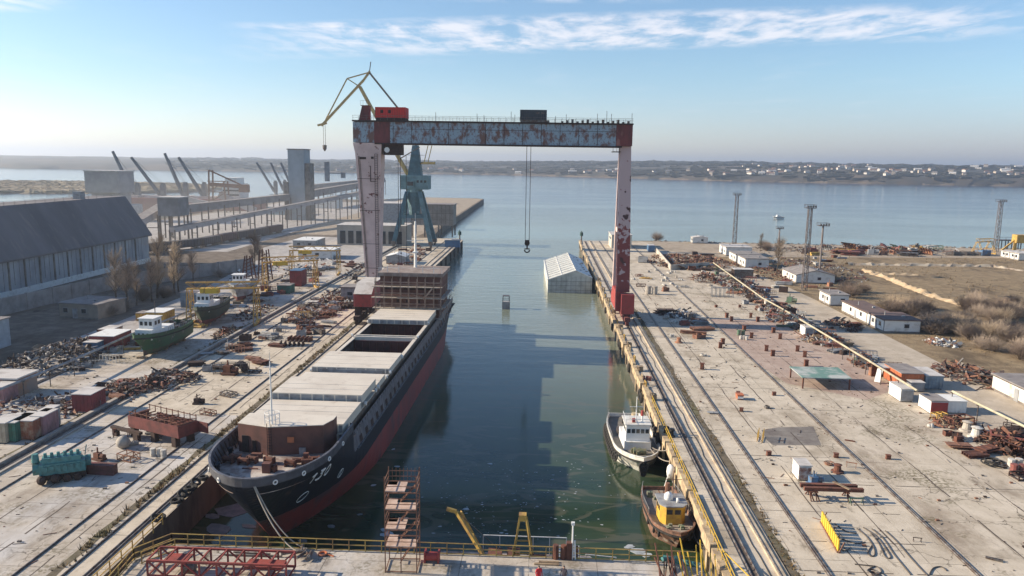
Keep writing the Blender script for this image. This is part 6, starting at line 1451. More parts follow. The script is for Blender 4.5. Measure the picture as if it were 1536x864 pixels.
# long yellow-grey workshop on the left jetty
p = G(506, 367)
wk = bldg('workshop', 'long low workshop with tall dark doors behind the pink crane leg', 'workshop', p.x, p.y, 29.0, 14, 8.2, 0, mat('workshop_wall', (0.42, 0.37, 0.31), (0.32, 0.28, 0.24), 0.3), roofw, win=[('y', 1.2+i*3.4, 0.6, 2.4, 5.4) for i in range(8)], z=0)
r = thing('pier_shed', 'open fronted grey shed on legs beyond the blue crane', 'shed', (-62.5, 358, 0)); k = MB(); k.box(0, 0, 5.5, 20, 12, 15); k.mi = 1
for i in range(10): k.box(0.3+i*2, -0.06, 6, 0.5+i*2, -0.01, 14.8)
for z in (8, 11): k.box(0, -0.06, z, 20, -0.01, z+.2)
k.build('walls', [mat('shed_grey_brown', (0.27, 0.25, 0.23), (0.2, 0.18, 0.165), 0.3), steel], r); k = MB(); k.box(-.5, -.5, 15, 20.5, 12.5, 15.4); k.build('roof', roofg, r); k = MB()
for x in (0.5, 6.5, 13, 19.5): k.bar((x, 0.5, 0), (x, 0.5, 5.5), .6); k.bar((x, 11.5, 0), (x, 11.5, 5.5), .6)
k.each('leg', steel, r)
p = G(668, 370); bldg('container', 'blue container with pale roof at the very end of the left jetty', 'container', p.x, p.y-2, 6.2, 2.6, 2.9, 0, bluep, roofw)
p = G(578, 397); bldg('hut', 'pale roofed hut beside the left foot of the blue crane', 'hut', p.x, p.y+2, 6.5, 8, 2.6, 0, greyp, whitep, pitch=0.8)
# sheds in the middle distance of the left bank
for i, (x, y, w, d, h, wm_, lab) in enumerate(((440, 372, 9, 14, 3, greyp, 'long white roofed store left of the workshop, right one'), (448, 388, 12, 12, 3, whiteC, 'white roofed store left of the workshop, nearer one'), (512, 450, 11, 5, 3.2, greyp, 'grey cabin among scrap just left of the red crane base'))):
    p = G(x, y); bldg('store', lab, 'shed', p.x, p.y, w, d, h, 0, wm_, whitep if i < 2 else roofg, win=[('y', 1.5, 1.2, 1.4, 1.0), ('y', 6.0, 1.2, 1.4, 1.0)])
# goods wagons in a train
def wagon_mesh(m_, load):
    r = thing('goods_wagon', 'x', 'wagon'); k = MB(); k.box(-1.5, -6.5, 1.3, 1.5, 6.5, 3.9); k.mi = 1
    for i in range(9): k.box(-1.58, -6.4+i*1.55, 1.3, -1.5, -6.2+i*1.55, 3.9); k.box(1.5, -6.4+i*1.55, 1.3, 1.58, -6.2+i*1.55, 3.9)
    k.build('body', [m_, rustD], r); k = MB()
    for yy in (-5.2, -3.6, 3.6, 5.2):
        k.tube((-0.9, yy, 0.48), (0.9, yy, 0.48), 0.46, 0.46, 10)
    k.each('wheel', steel, r); k = MB(); k.box(-1.2, -6, 1.0, 1.2, 6, 1.3); k.build('underframe', rustD, r)
    if load: k = MB(); k.blob((0, 0, 3.6), 1.3, 6, 1.0, rnd, 0.1, 10, 3, True); k.build('load', whiteC, r)
    return r
wm1 = wagon_mesh(mat('wagon_brown', (0.12, 0.05, 0.05), (0.08, 0.04, 0.04), 0.4), False); wm2 = wagon_mesh(mat('wagon_dark', (0.07, 0.065, 0.075), (0.05, 0.045, 0.05), 0.4), False)
WP = [G(232, 380), G(300, 372), G(350, 362), G(415, 350)]
tot = []
def along(pts, s_):
    for a, c in zip(pts, pts[1:]):
        L_ = (c-a).length
        if s_ <= L_: return a.lerp(c, s_/L_), math.atan2((c-a).y, (c-a).x)-math.pi/2
        s_ -= L_
    return None
s_ = 0; i = 0
while True:
    q = along(WP, s_)
    if q is None: break
    src = (wm1, wm2)[(i*5 % 3) > 0]
    lab = ('dark' if src is wm2 else 'brown')+' open goods wagon in the train below the galleries, %sfrom the left' % (ORD[i] or 'first ')
    if i == 0: wm2.location = q[0]; wm2.rotation_euler.z = q[1]; wm2['label'] = 'dark open goods wagon at the left end of the train by the shed'; wm2['group'] = 'goods wagons below the conveyor galleries'
    elif i == 3: wm1.location = q[0]; wm1.rotation_euler.z = q[1]; wm1['label'] = 'brown open goods wagon below the galleries, fourth from the left'; wm1['group'] = 'goods wagons below the conveyor galleries'
    else: copy_tree(src, q[0], q[1], lab, 'goods wagons below the conveyor galleries')
    s_ += 14.2; i += 1
k = MB()
for j in (-0.8, 0.8):
    pts = [G(225, 381), *WP, G(440, 345)]
    for a, c in zip(pts, pts[1:]): k.bar(a+Vector((j, 0, 0.1)), c+Vector((j, 0, 0.1)), 0.1, 0.15)
tag(k.build('railway_track', steel), 'railway track under the goods wagons on the left bank', 'track')
# ------------------------------------------------------------------ yellow yard gantries
ylat = mat('gantry_ochre', (0.52, 0.32, 0.07), (0.33, 0.18, 0.06), 0.8, 0.4, 0.65, 0.75)
def yard_gantry(lab, pa, pb_, H, m_=ylat, hoist=True):
    """truss beam between two A-frame legs standing at ground points pa (left) and pb_ (right)"""
    a = Vector(pa); b_ = Vector(pb_); c = (a+b_)/2; hw_ = (b_-a).length/2; rz = math.atan2((b_-a).y, (b_-a).x); r = thing('yard_gantry', lab, 'crane', c, rz)
    k = MB(); n = max(6, int(hw_*2/1.5)); x0 = -hw_-0.6; x1 = hw_+0.8
    for yy in (-0.6, 0.6):
        for z in (H-1.3, H): k.bar((x0, yy, z), (x1, yy, z), 0.16)
        for i in range(n):
            xa_ = x0+(x1-x0)*i/n; xb_ = x0+(x1-x0)*(i+1)/n; k.bar((xa_, yy, H-1.3 if i % 2 else H), (xb_, yy, H if i % 2 else H-1.3), 0.10)
    for i in range(n+1): xa_ = x0+(x1-x0)*i/n; k.bar((xa_, -.6, H), (xa_, .6, H), 0.1)
    k.box(x0, -0.25, H-1.5, x1, 0.25, H-1.3); k.build('truss_girder', m_, r)
    for sx in (-1, 1):
        k = MB(); X = sx*hw_
        for sy in (-1, 1):
            for dx in (-0.45, 0.45): k.bar((X+dx, sy*0.5, H-1.3), (X+dx, sy*2.4, 0.6), 0.16)
            for z in (2.2, 4.0, 5.8):
                if z < H-1.5: f = 1-(z-0.6)/(H-1.9); yv = sy*(0.5+1.9*f); k.bar((X-.45, yv, z), (X+.45, yv, z), 0.1); k.bar((X-.45, yv, z), (X+.45, sy*(0.5+1.9*(f-0.25)), z+1.6), 0.08)
        f = 1-(2.2-0.6)/(H-1.9); k.bar((X, -(0.5+1.9*f), 2.2), (X, 0.5+1.9*f, 2.2), 0.12); k.box(X-.3, -2.9, 0.15, X+.3, 2.9, 0.6); k.build('leg', m_, r)
    if hoist: k = MB(); k.box(-hw_+3.2, -0.9, H-2.3, -hw_+6.0, 0.9, H-1.2); k.cb(-hw_+2.6, 0, H-2.2, 0.8, 1.6, 1.0); k.build('hoist', yelB, r)
    return r
yard_gantry('ochre lattice yard gantry standing over the beached boats', G(287, 488), G(386, 486), 9.2)
yard_gantry('second ochre yard gantry beyond the one over the boats', G(398, 436), G(474, 432), 9.0)
yard_gantry('third and farthest ochre yard gantry by the workshop', G(438, 412), G(508, 412), 8.8)
r = thing('lattice_pylon', 'dark rusty lattice pylon beside the second yard gantry', 'pylon', G(374, 422)); k = MB()
for sx in (-1, 1):
    for sy in (-1, 1): k.bar((sx*1.6, sy*1.6, 0), (sx*0.7, sy*0.7, 7.5), 0.3)
for z in range(0, 7): f = 1.6-0.9*z/7.5; [k.bar((-f, sy*f, z), (f, sy*f, z+1), 0.16) for sy in (-1, 1)]
k.build('frame', rust, r)
r = thing('lattice_pylon', 'second dark lattice pylon standing just right of the first', 'pylon', G(398, 420)); k = MB()
for sx in (-1, 1):
    for sy in (-1, 1): k.bar((sx*1.6, sy*1.6, 0), (sx*0.9, sy*0.9, 9.0), 0.3)
for z in range(0, 8): f = 1.6-0.7*z/9; [k.bar((-f, sy*f, z), (f, sy*f, z+1), 0.16) for sy in (-1, 1)]
k.build('frame', rust, r)
# ------------------------------------------------------------------ containers, huts and gear; rows are (pixel of the near corner on the ground, size, ...)
def container(lab, p, w, d, h, m_, rm=None, rz=0, name='container', face=None, right=False, ribs=True):
    """near-left ground corner at p (near-right when right=True)"""
    r = thing(name, lab, name.replace('_', ' '), (p[0], p[1], 0.01), rz); x0 = -w if right else 0
    k = MB(); k.box(x0, 0, 0.12, x0+w, d, h)
    if ribs:
        n = max(2, int(w/0.5)); 
        for i in range(n+1): x = x0+i*w/n; k.box(x-0.03 if i else x, -0.05, 0.15, x+0.05 if i < n else x, 0, h-0.1)
        n = max(2, int(d/0.5))
        for i in range(n): y = (i+0.5)*d/n; k.box(x0-0.05, y-.05, 0.15, x0, y+.05, h-0.1); k.box(x0+w, y-.05, 0.15, x0+w+0.05, y+.05, h-0.1)
    k.build('body', m_, r)
    if face: k = MB(); k.box(x0+0.02, -0.09, 0.2, x0+w-0.02, -0.055, h-0.15); k.build('door', face, r)
    k = MB(); k.box(x0-0.08, -0.12, h, x0+w+0.08, d+0.08, h+0.1); k.build('roof', rm or m_, r)
    k = MB()
    for xx in (x0+0.1, x0+w-0.3): k.box(xx, 0.05, 0, xx+0.2, d-0.05, 0.12)
    k.each('skid', rustD, r); return r
crust = mat('container_rust', (0.28, 0.10, 0.055), (0.40, 0.28, 0.20), 0.9, 0.45, 0.6, 0.85); cpink = mat('container_pink', (0.36, 0.20, 0.21), (0.26, 0.15, 0.15), 0.8); cred = mat('container_red', (0.24, 0.045, 0.05), (0.15, 0.04, 0.04), 0.8, 0.4, 0.65, 0.7)
cgreen = mat('container_green', (0.05, 0.17, 0.13), (0.06, 0.11, 0.08), 0.8); cbeige = mat('container_beige', (0.42, 0.37, 0.28), (0.30, 0.25, 0.19), 0.8); cbg = mat('container_blue_grey', (0.22, 0.28, 0.33), (0.15, 0.18, 0.21), 0.8)
L_C = [('dark red container with white roof standing alone in the left yard', (138, 620), 2.7, 3.5, 2.6, cred, roofw),
 ('beige cabin at the left picture edge beside the green container', (10, 666), 2.2, 3.0, 2.6, cbeige, roofw),
 ('green container between the beige cabin and the rusty orange one', (25, 664), 2.1, 3.6, 2.5, cgreen, roofw),
 ('rusty orange container with a white streak in the lower left row', (51, 661), 2.8, 3.4, 2.5, crust, roofw),
 ('faded pink container with rounded pale roof in the lower left row', (67, 655), 1.6, 3.0, 2.6, cpink, roofw),
 ('narrow grey container closing the lower left container row', (73, 647), 1.3, 2.6, 2.6, greyp, roofw),
 ('pink container at the left edge behind the container row', (7, 606), 2.2, 3.0, 2.4, cpink, roofw),
 ('long dark red container with white roof near the scrap heap', (172, 526), 4.6, 6, 2.6, cred, whitep),
 ('small rusty container behind the long dark red one', (168, 512), 2.6, 4, 2.2, crust, roofw),
 ('small blue container with pale roof beside the scrap heap', (146, 530), 2.5, 3.0, 1.9, bluep, roofw),
 ('low yellow box container on the edge of the left road', (219, 482), 2.2, 3.0, 1.7, yellowp, roofg),
 ('yellow cabin with white roof behind the green hulled boat', (246, 486), 4.0, 5.0, 2.4, yellowp, whitep),
 ('grey container left of the green hulled boat', (205, 516), 2.6, 3.0, 1.9, greyp, roofw),
 ('red container stacked above the green one by the gantries', (452, 430), 3.2, 5.0, 4.4, cred, bluep),
 ('green container under the second gantry in the left yard', (435, 441), 3.4, 4.0, 2.2, cgreen, roofg),
 ('dark blue container left of the ochre yard gantry', (296, 462), 4.0, 6.0, 3.6, cbg, roofg)]
for lab, p, w, d, h, m_, rm in L_C: container(lab, G(*p), w, d, h, m_, rm, right=True)
R_C = [('orange container with grey roof beside the yellow pipeline', (1350, 583), 3.6, 6.2, 2.5, orangep, roofg, None),
 ('blue grey container right of the orange one by the pipeline', (1387, 584), 2.8, 5.5, 2.2, cbg, roofw, None),
 ('grey crate container under the pipeline between two cabins', (1366, 588), 2.1, 3.0, 1.5, greyp, roofw, None),
 ('red and white cabin standing left of the pipeline', (1350, 603), 1.9, 4.0, 2.0, whitep, roofw, greyp),
 ('white cabin with red front near the gap in the pipeline', (1395, 621), 2.4, 3.6, 1.9, whitep, roofg, redp),
 ('plain white cabin beside the gap in the pipeline', (1421, 620), 2.6, 3.2, 1.8, whitep, whitep, None),
 ('pale grey cabin among scrap left of the pipeline middle', (1207, 505), 2.1, 3.2, 1.9, whitep, roofw, greyp),
 ('white steel box standing alone on the lower right yard', (1197, 721), 1.4, 2.2, 1.75, whitep, roofw, mat('rust_streaked', (0.5, 0.45, 0.42), (0.22, 0.1, 0.07), 2.0)),
 ('blue container with pale roof near the right pier head', (973, 378), 2.4, 6.0, 2.6, bluep, roofw, None),
 ('dark fronted shelter with pale roof amid the right scrap', (1101, 417), 6.0, 4.0, 2.7, rustD, roofw, steel),
 ('orange and white crate on the right yard below the blocks', (1106, 600), 0.9, 1.2, 0.7, orangep, orangep, whitep)]
for lab, p, w, d, h, m_, rm, fc in R_C: container(lab, G(*p), w, d, h, m_, rm, face=fc, ribs=(w > 2.5))
H_ = [('long white hut with brown roof along the right road, third from the shore', (1326, 499), 7.5, 9, 2.7, roofb, 0), ('white hut with two doors joined to the brown roofed hut', (1300, 486), 5.0, 15, 2.6, roofb, 0),
 ('small white hut beside the bare bushes on the right road', (1245, 459), 4.6, 8, 2.8, roofg, 0), ('wide white house with grey pitched roof by the tall mast', (1194, 425), 11.5, 14, 2.6, roofg, 1.4),
 ('nearest of three parallel white stores by the shore', (1118, 402), 8, 11, 3.2, roofg, 0), ('middle one of three parallel white stores by the shore', (1104, 394), 9, 11, 3.0, roofg, 0), ('farthest of three parallel stores, with cream gable', (1089, 384), 10, 12, 3.4, roofw, 0),
 ('tiny white hut on the far shore right of the pier', (1039, 365), 6.8, 5, 2.6, roofw, 0.5), ('white hut at the far right shore beside a blue one', (1514, 388), 7, 6, 2.6, roofw, 0), ('pale hut with blue door at the far right shore', (1528, 391), 5, 6, 2.7, roofw, 0)]
for lab, p, w, d, h, rm, pit in H_:
    q = G(*p); bldg('hut', lab, 'hut', q.x, q.y, w, d, h, 0, whiteC, rm, pitch=pit, win=[('x', d*0.2, 1.1, 1.1, 1.0), ('x', d*0.6, 1.1, 1.1, 1.0), ('y', w*0.55, 1.1, 1.1, 0.9)], door=[('x', d*0.42, 1.0, 2.0)])
q = G(1538, 612); bldg('hut', 'long rust streaked white building at the right picture edge', 'building', 72.9, 100, 8.5, 23, 2.5, 0, mat('streaked_wall', (0.62, 0.60, 0.56), (0.40, 0.26, 0.15), 0.35, 0.55, 0.7, 0.85), roofg, win=[('x', 3, 1.3, 1.0, 1.1), ('x', 8, 1.3, 1.0, 1.1), ('x', 11, 1.3, 1.0, 1.1)], door=[('x', 16, 1.1, 2.0)])
q = G(917, 372.5); bldg('pump_house', 'two storey cream building beside the crane leg near the pier head', 'building', q.x, q.y, 8.4, 15, 5.6, 0, mat('cream_wall', (0.56, 0.52, 0.44), (0.42, 0.38, 0.32), 0.4), roofw, win=[('x', 3, 3.4, 8, 1.0), ('y', 1, 3.4, 1.8, 1.0), ('y', 5, 3.4, 1.8, 1.0)])
r = thing('shelter', 'small open shelter with pale curved roof left of the orange container', 'shelter', G(1318, 572)); k = MB(); k.box(0, 0, 2.2, 3.4, 3.0, 2.35); k.build('roof', roofw, r); k = MB()
for x in (0, 3.3):
    for y in (0, 2.9): k.bar((x, y, 0), (x, y, 2.2), 0.12)
k.box(0.0, 2.85, 0, 3.4, 2.95, 2.2); k.each('post', rust, r); k = MB(); k.bar((0, -0.2, 2.2), (-0.8, -1.2, 0.2), 0.9, 0.08); k.build('flap', whitep, r)
# pen wall
k = MB(); a = G(983, 377); c = G(1006, 405); e = G(1063, 401)
for p, q in ((a, c), (c, e)): k.bar(Vector((p.x, p.y, 0.9)), Vector((q.x, q.y, 0.9)), 0.25, 1.8)
tag(k.build('pen_wall', mat('pen_concrete', (0.50, 0.46, 0.40), (0.35, 0.31, 0.27), 0.5)), 'low pale concrete wall of the scrap pen on the right bank', 'wall')
# pipelines on posts
def pipeline(lab, pts, r0, m_=mat('pipe_yellow', (0.46, 0.42, 0.30), (0.33, 0.29, 0.21), 0.5, 0.45, 0.65, 0.7)):
    P_ = [G(x, y, 2.7) for x, y in pts]; r = thing('pipeline', lab, 'pipe', (P_[0].x, P_[0].y, 0)); o = Vector((P_[0].x, P_[0].y, 0)); P_ = [p-o for p in P_]
    k = MB(); k.path(P_, r0, 8); k.build('pipe', m_, r)
    for a, c in zip(P_, P_[1:]):
        n = max(1, int((c-a).length/5))
        for i in range(n): p = a.lerp(c, i/n); k = MB(); k.bar((p.x, p.y, 0), (p.x, p.y, p.z-r0), 0.1); k.bar((p.x-.3, p.y, p.z-r0), (p.x+.3, p.y, p.z-r0), 0.1); k.build('post', steel, r)
pipeline('long pale yellow pipeline on thin posts dividing right yard and road', [(1070, 394), (1144, 447), (1175, 464), (1300, 539), (1376, 586)], 0.17)
pipeline('near length of pale yellow pipeline at the right picture edge', [(1429, 587), (1560, 651)], 0.17)
pipeline('thin grey pipeline on posts through the lower left yard', [(-10, 588), (110, 540), (205, 498), (300, 460)], 0.2, greyp)
# trestle table with a big green plate
C_ = [G(x, y, 1.9) for x, y in ((1184, 549.6), (1257, 551), (1278, 568), (1203.5, 566))]; o = C_[3].copy(); o.z = 0; r = thing('trestle_table', 'large trestle table topped with a weathered green steel plate', 'table', o)
k = MB(); vs = [c-o for c in C_]; k.add([(*v.xy, 1.78) for v in vs]+[(*v.xy, 1.9) for v in vs], [(3, 2, 1, 0), (4, 5, 6, 7), (0, 1, 5, 4), (1, 2, 6, 5), (2, 3, 7, 6), (3, 0, 4, 7)])
k.build('tabletop', mat('green_plate', (0.13, 0.24, 0.21), (0.42, 0.44, 0.42), 0.35, 0.45, 0.62, 0.8), r)
for i in range(4):
    v = vs[i]*0.94+(sum(vs, Vector())/4)*0.06; k = MB(); k.bar((v.x, v.y, 0), (v.x, v.y, 1.78), 0.2); k.build('leg', rust, r)
# beam on sawhorses
A_ = G(1206, 751); B_ = G(1291, 750); r = thing('steel_beam_on_trestles', 'long dark steel beams resting on sawhorses beside the white box', 'beam', A_); L_ = (B_-A_).length
k = MB(); k.box(0, 0.1, 1.05, L_, 0.45, 1.4); k.box(-0.1, 1.0, 1.05, L_-0.3, 1.4, 1.4); k.box(-0.1, .95, 1.4, L_-.3, 1.45, 1.45); k.box(0, .05, 1.4, L_, .5, 1.45); k.each('beam', rust, r)
for x in (0.7, 1.3, L_-1.6): 
    k = MB(); [k.bar((x, y0, 0), (x, 0.7, 1.05), 0.1) for y0 in (-0.2, 1.7)]; [k.bar((x+.3, y0, 0), (x, 0.7, 1.05), 0.1) for y0 in (-0.2, 1.7)]; k.box(x-.1, -0.1, 0.95, x+.1, 1.6, 1.05); k.build('leg', rust, r)
k = MB(); k.bar((L_-2.6, 1.8, 1.5), (L_-1.6, -0.2, 1.5), 0.35, 0.06); k.build('board', timber, r)
# rusty standing blocks
BL = [(1074, 461), (1109.5, 461), (1090, 476.5), (1097, 482), (1126, 476.5), (1136.5, 482.5), (1116, 496), (1127, 507), (1160, 499), (1170, 508.5), (1149.5, 526.5), (1159, 534), (1196, 527), (1207, 535.5), (1209, 549), (1080.5, 522), (1084, 516), (1053, 554), (1161, 593), (1107, 592), (1153, 683), (1254, 686), (1332, 688.5), (1112, 617)]
BL.sort(key=lambda p: -p[1]); src = None
for i, (x, y) in enumerate(BL):
    p = G(x, y); sz = 1.0 if 470 < y < 560 else (0.8 if y > 560 else 0.9)
    if src is None:
        k = MB(); k.cb(0, 0, 0, 0.8, 0.7, 0.95); k.cb(0, 0, 0.95, 0.95, 0.8, 0.1); k.cb(0, 0, 0.0, 0.9, 0.85, 0.1); k.cb(0, -0.37, 0.2, 0.5, 0.05, 0.5); src = k.build('steel_block', rust); o_ = src
    else: o_ = src.copy(); COL.objects.link(o_)
    o_.location = (p.x, p.y, 0.012); sz *= .8; o_.scale = (sz, sz, sz*(1.35 if 470 < y < 560 else 0.8)); o_.rotation_euler.z = rnd.uniform(-.3, .3)
    tag(o_, 'rusty standing steel block on the right yard, %snearest the camera of all blocks' % ORD[i], 'block', 'rusty steel blocks on the right yard')
# ------------------------------------------------------------------ loose yard gear
def g_frame(k, g): 
    L_, w, h = g.uniform(2, 3.4), g.uniform(1, 1.8), g.uniform(.4, 1.0)
    for x in (0, L_/2, L_):
        for y in (0, w): k.bar((x, y, 0), (x, y, h), .1)
        k.bar((x, 0, h), (x, w, h), .1); k.bar((x, 0, 0.1), (x, w, .1), .1)
    for y in (0, w): k.bar((0, y, h), (L_, y, h), .12); k.bar((0, y, .1), (L_, y, .1), .12)
    k.bar((0, 0, 0), (L_/2, 0, h), .08); k.bar((L_, w, 0), (L_/2, w, h), .08)
def g_plates(k, g):
    for i in range(g.randint(3, 6)): k.at(g.uniform(-.3, .3), g.uniform(-.2, .2), i*0.14, g.uniform(-.15, .15)); k.cb(0, 0, 0.02, g.uniform(1.8, 3.2), g.uniform(1.0, 1.7), .07); k.cb(0, 0, 0.09, 0.15, 1, .05)
    k.M = None
def g_pipes(k, g):
    r0 = g.uniform(.1, .25); L_ = g.uniform(2.2, 4)
    for i in range(4): k.tube((g.uniform(-.3, 0), i*r0*2.05, r0), (L_+g.uniform(-.3, .3), i*r0*2.05, r0), r0, r0, 8)
    for i in range(2): k.tube((g.uniform(-.3, 0), (i+.5)*r0*2.05, r0*2.7), (L_, (i+.5)*r0*2.05, r0*2.7), r0, r0, 8)
def g_beams(k, g):
    L_ = g.uniform(2.6, 4.5)
    for i in range(g.randint(2, 4)):
        y = i*.5; z = 0.1; a = g.uniform(-.08, .08)*L_
        k.bar((0, y, z+.02), (L_, y+a, z+.02), .32, .05); k.bar((0, y, z+.2), (L_, y+a, z+.2), .05, .34); k.bar((0, y, z+.38), (L_, y+a, z+.38), .32, .05)
def g_skip(k, g):
    w, d, h = g.uniform(1.5, 2.2), g.uniform(1.2, 1.6), g.uniform(.7, 1.1); k.box(0, 0, 0.1, w, d, .18); k.box(0, 0, .18, w, .08, h); k.box(0, d-.08, .18, w, d, h); k.box(0, 0.08, .18, .08, d-.08, h); k.box(w-.08, .08, .18, w, d-.08, h)
    for x in (0, w-.1): k.box(x, 0.1, 0, x+.1, d-.1, .1)
    for i in range(5): k.cb(g.uniform(.3, w-.3), g.uniform(.3, d-.3), .2, .4, .3, g.uniform(.3, .9))
def g_section(k, g):
    n = 5; L_ = g.uniform(1.6, 2.8)
    pr = [(math.cos(R_(a))*1.1, math.sin(R_(a))*1.1) for a in range(0, 91, 18)]
    for (a, c) in zip(pr, pr[1:]): k.add([(a[0], 0, a[1]), (c[0], 0, c[1]), (c[0], L_, c[1]), (a[0], L_, a[1]), (a[0]*.95, 0, a[1]*.95), (c[0]*.95, 0, c[1]*.95), (c[0]*.95, L_, c[1]*.95), (a[0]*.95, L_, a[1]*.95)], [(0, 1, 2, 3), (7, 6, 5, 4), (0, 4, 5, 1), (3, 2, 6, 7)])
    for i in range(n):
        y = i*L_/(n-1)
        for (a, c) in zip(pr, pr[1:]): k.bar((a[0]*.88, y, a[1]*.88), (c[0]*.88, y, c[1]*.88), .08, .14)
def g_trestle(k, g):
    L_ = g.uniform(1.2, 2)
    for x in (0, L_):
        for y in (-.4, .4): k.bar((x, y, 0), (x, 0, .9), .09)
    k.box(-.2, -.08, .9, L_+.2, .08, 1.05)
def g_machine(k, g):
    k.cb(0, 0, 0, 1.5, .9, .25); k.cb(-.2, 0, .25, .8, .6, g.uniform(.5, .9)); k.tube((.3, 0, .55), (.85, 0, .55), .28, .28, 10); k.tube((-.2, 0, .8), (-.2, 0, 1.5), .09, .09, 6); k.bar((-.6, -.3, .4), (.4, .4, 1.1), .06)
def g_drum(k, g):
    for i in range(g.randint(1, 3)): k.lathe([(.29, 0), (.31, .02), (.29, .3), (.31, .32), (.29, .6), (.31, .86), (.26, .87)], 10, (i*.66, (i % 2)*.2, 0))
def g_coil(k, g):
    for i in range(4): k.ring((g.uniform(-.1, .1), g.uniform(-.1, .1), .08+i*.1), (0, 0, 1), g.uniform(.4, .75), .06, 14, 5)
def g_cone(k, g): k.lathe([(.75, 0), (.7, .15), (.45, .2), (.35, .8), (.5, .9), (.2, 1.0)], 12)
def g_timber(k, g):
    for j in range(3):
        for i in range(5): k.bar((g.uniform(-.15, .15), i*.26, .12+j*.22), (2.3+g.uniform(-.3, .3), i*.26, .12+j*.22), .2, .18)
def g_rack(k, g):
    L_ = g.uniform(2.4, 4)
    for i in range(6): x = i*L_/5; k.bar((x, 0, 0), (x, 0, 1.3), .06); k.bar((x, .7, 0), (x, .7, 1.3), .06)
    for y in (0, .7):
        for z in (.1, 1.3): k.bar((0, y, z), (L_, y, z), .07)
def g_lump(k, g):
    for i in range(5): k.blob((g.uniform(-.6, .6), g.uniform(-.4, .4), .2), g.uniform(.3, .5), g.uniform(.25, .4), g.uniform(.3, .5), g, .18, 8, 4)
def g_ribs(k, g):
    for i in range(6): x = i*.75; k.bar((x, 0, 0), (x+.1, 1.6, 0), .3, .25); k.box(x-.05, -.2, .1, x+.12, 1.8, .75)
KIND = {'frame': (g_frame, 'welded steel frame', 'frame'), 'plates': (g_plates, 'stack of steel plates', 'plates'), 'pipes': (g_pipes, 'pile of pipes', 'pipes'), 'beams': (g_beams, 'set of steel beams', 'beams'),
 'skip': (g_skip, 'open scrap bin', 'bin'), 'section': (g_section, 'ribbed hull section', 'hull section'), 'trestle': (g_trestle, 'low trestle', 'trestle'), 'machine': (g_machine, 'small machine', 'machine'),
 'drum': (g_drum, 'group of drums', 'drum'), 'coil': (g_coil, 'coil of hose', 'coil'), 'cone': (g_cone, 'squat bollard casting', 'casting'), 'timber': (g_timber, 'stack of timber baulks', 'timber'), 'rack': (g_rack, 'tubular rack', 'rack'),
 'lump': (g_lump, 'pile of sacks', 'sacks'), 'ribs': (g_ribs, 'row of steel brackets', 'brackets')}
fr_ = mat('faded_red', (0.24, 0.075, 0.06), (0.13, 0.06, 0.05), 1.5); fo_ = mat('faded_orange', (0.34, 0.16, 0.09), (0.2, 0.11, 0.08), 1.5); fb_ = mat('faded_blue', (0.07, 0.16, 0.30), (0.12, 0.11, 0.11), 1.5); fg_ = mat('faded_green', (0.09, 0.17, 0.11), (0.12, 0.12, 0.09), 1.5); fw_ = mat('faded_white', (0.52, 0.50, 0.46), (0.3, 0.26, 0.22), 1.5, .45, .65)
MN = {'rusty': rust, 'dark rusty': rustD, 'pale rusty': rustL, 'grey': greyp, 'dark grey': steel, 'red': fr_, 'orange': fo_, 'blue': fb_, 'green': fg_, 'yellow': yellowp, 'white': fw_, 'brown timber': timber, 'black': blackr, 'concrete': conc, 'teal': tealp}
NM = {'frame': 'steel_frame_stand', 'plates': 'plate_stack', 'pipes': 'pipe_pile', 'beams': 'beam_pile', 'skip': 'scrap_bin', 'section': 'hull_section', 'trestle': 'trestle', 'machine': 'machine', 'drum': 'drum', 'coil': 'hose_coil', 'cone': 'bollard_casting', 'timber': 'timber_stack', 'rack': 'tube_rack', 'lump': 'sack_pile', 'ribs': 'bracket_row'}
ITEMS = []
def it(zone, kind, col, px_, py_, s_=1.0, rz=None): ITEMS.append((zone, kind, col, px_, py_, s_, rnd.uniform(-0.5, 0.5) if rz is None else rz))
Z1 = 'between the rails left of the ship'; Z2 = 'in scrap rows before the red crane base'; Z3 = 'in the lower left yard'; Z4 = 'on the left jetty behind the ship'; Z5 = 'around the beached boats'; Z6 = 'in the far left yard by the gantries'
Z7 = 'in the scrap pen on the right bank'; Z8 = 'beside the scrap pen on the right'; Z9 = 'along the right pipeline'; Z10 = 'at the lower right picture edge'; Z11 = 'on the far right shore'; Z12 = 'on the open right yard'; Z13 = 'beside the tall right masts'
for a in [(Z1, 'machine', 'rusty', 149, 690, 1.0), (Z1, 'frame', 'pale rusty', 176, 690, .8), (Z1, 'drum', 'white', 230, 684, 1.1), (Z1, 'lump', 'concrete', 203, 667, .9), (Z1, 'frame', 'rusty', 300, 622, .7), (Z1, 'machine', 'dark rusty', 298, 606, 1.0), (Z1, 'rack', 'dark grey', 320, 562, 1.4), (Z1, 'machine', 'rusty', 345, 562, 1.6), (Z1, 'section', 'dark rusty', 352, 560, 1.4),
 (Z1, 'frame', 'dark grey', 330, 594, 1.0), (Z1, 'plates', 'rusty', 392, 546, 1.2), (Z1, 'beams', 'rusty', 402, 520, 1.0), (Z1, 'ribs', 'dark rusty', 420, 520, 1.1), (Z1, 'ribs', 'rusty', 432, 512, 1.1), (Z1, 'plates', 'pale rusty', 380, 540, 1.0), (Z1, 'machine', 'grey', 412, 505, 1.0), (Z1, 'machine', 'dark grey', 418, 497, .8), (Z1, 'beams', 'grey', 445, 490, .9), (Z1, 'pipes', 'pale rusty', 460, 494, .9), (Z1, 'trestle', 'rusty', 172, 655, 1.0),
 (Z1, 'plates', 'dark grey', 330, 552, 1.0), (Z1, 'pipes', 'grey', 220, 652, .7), (Z1, 'frame', 'dark rusty', 366, 560, .9)]: it(*a)
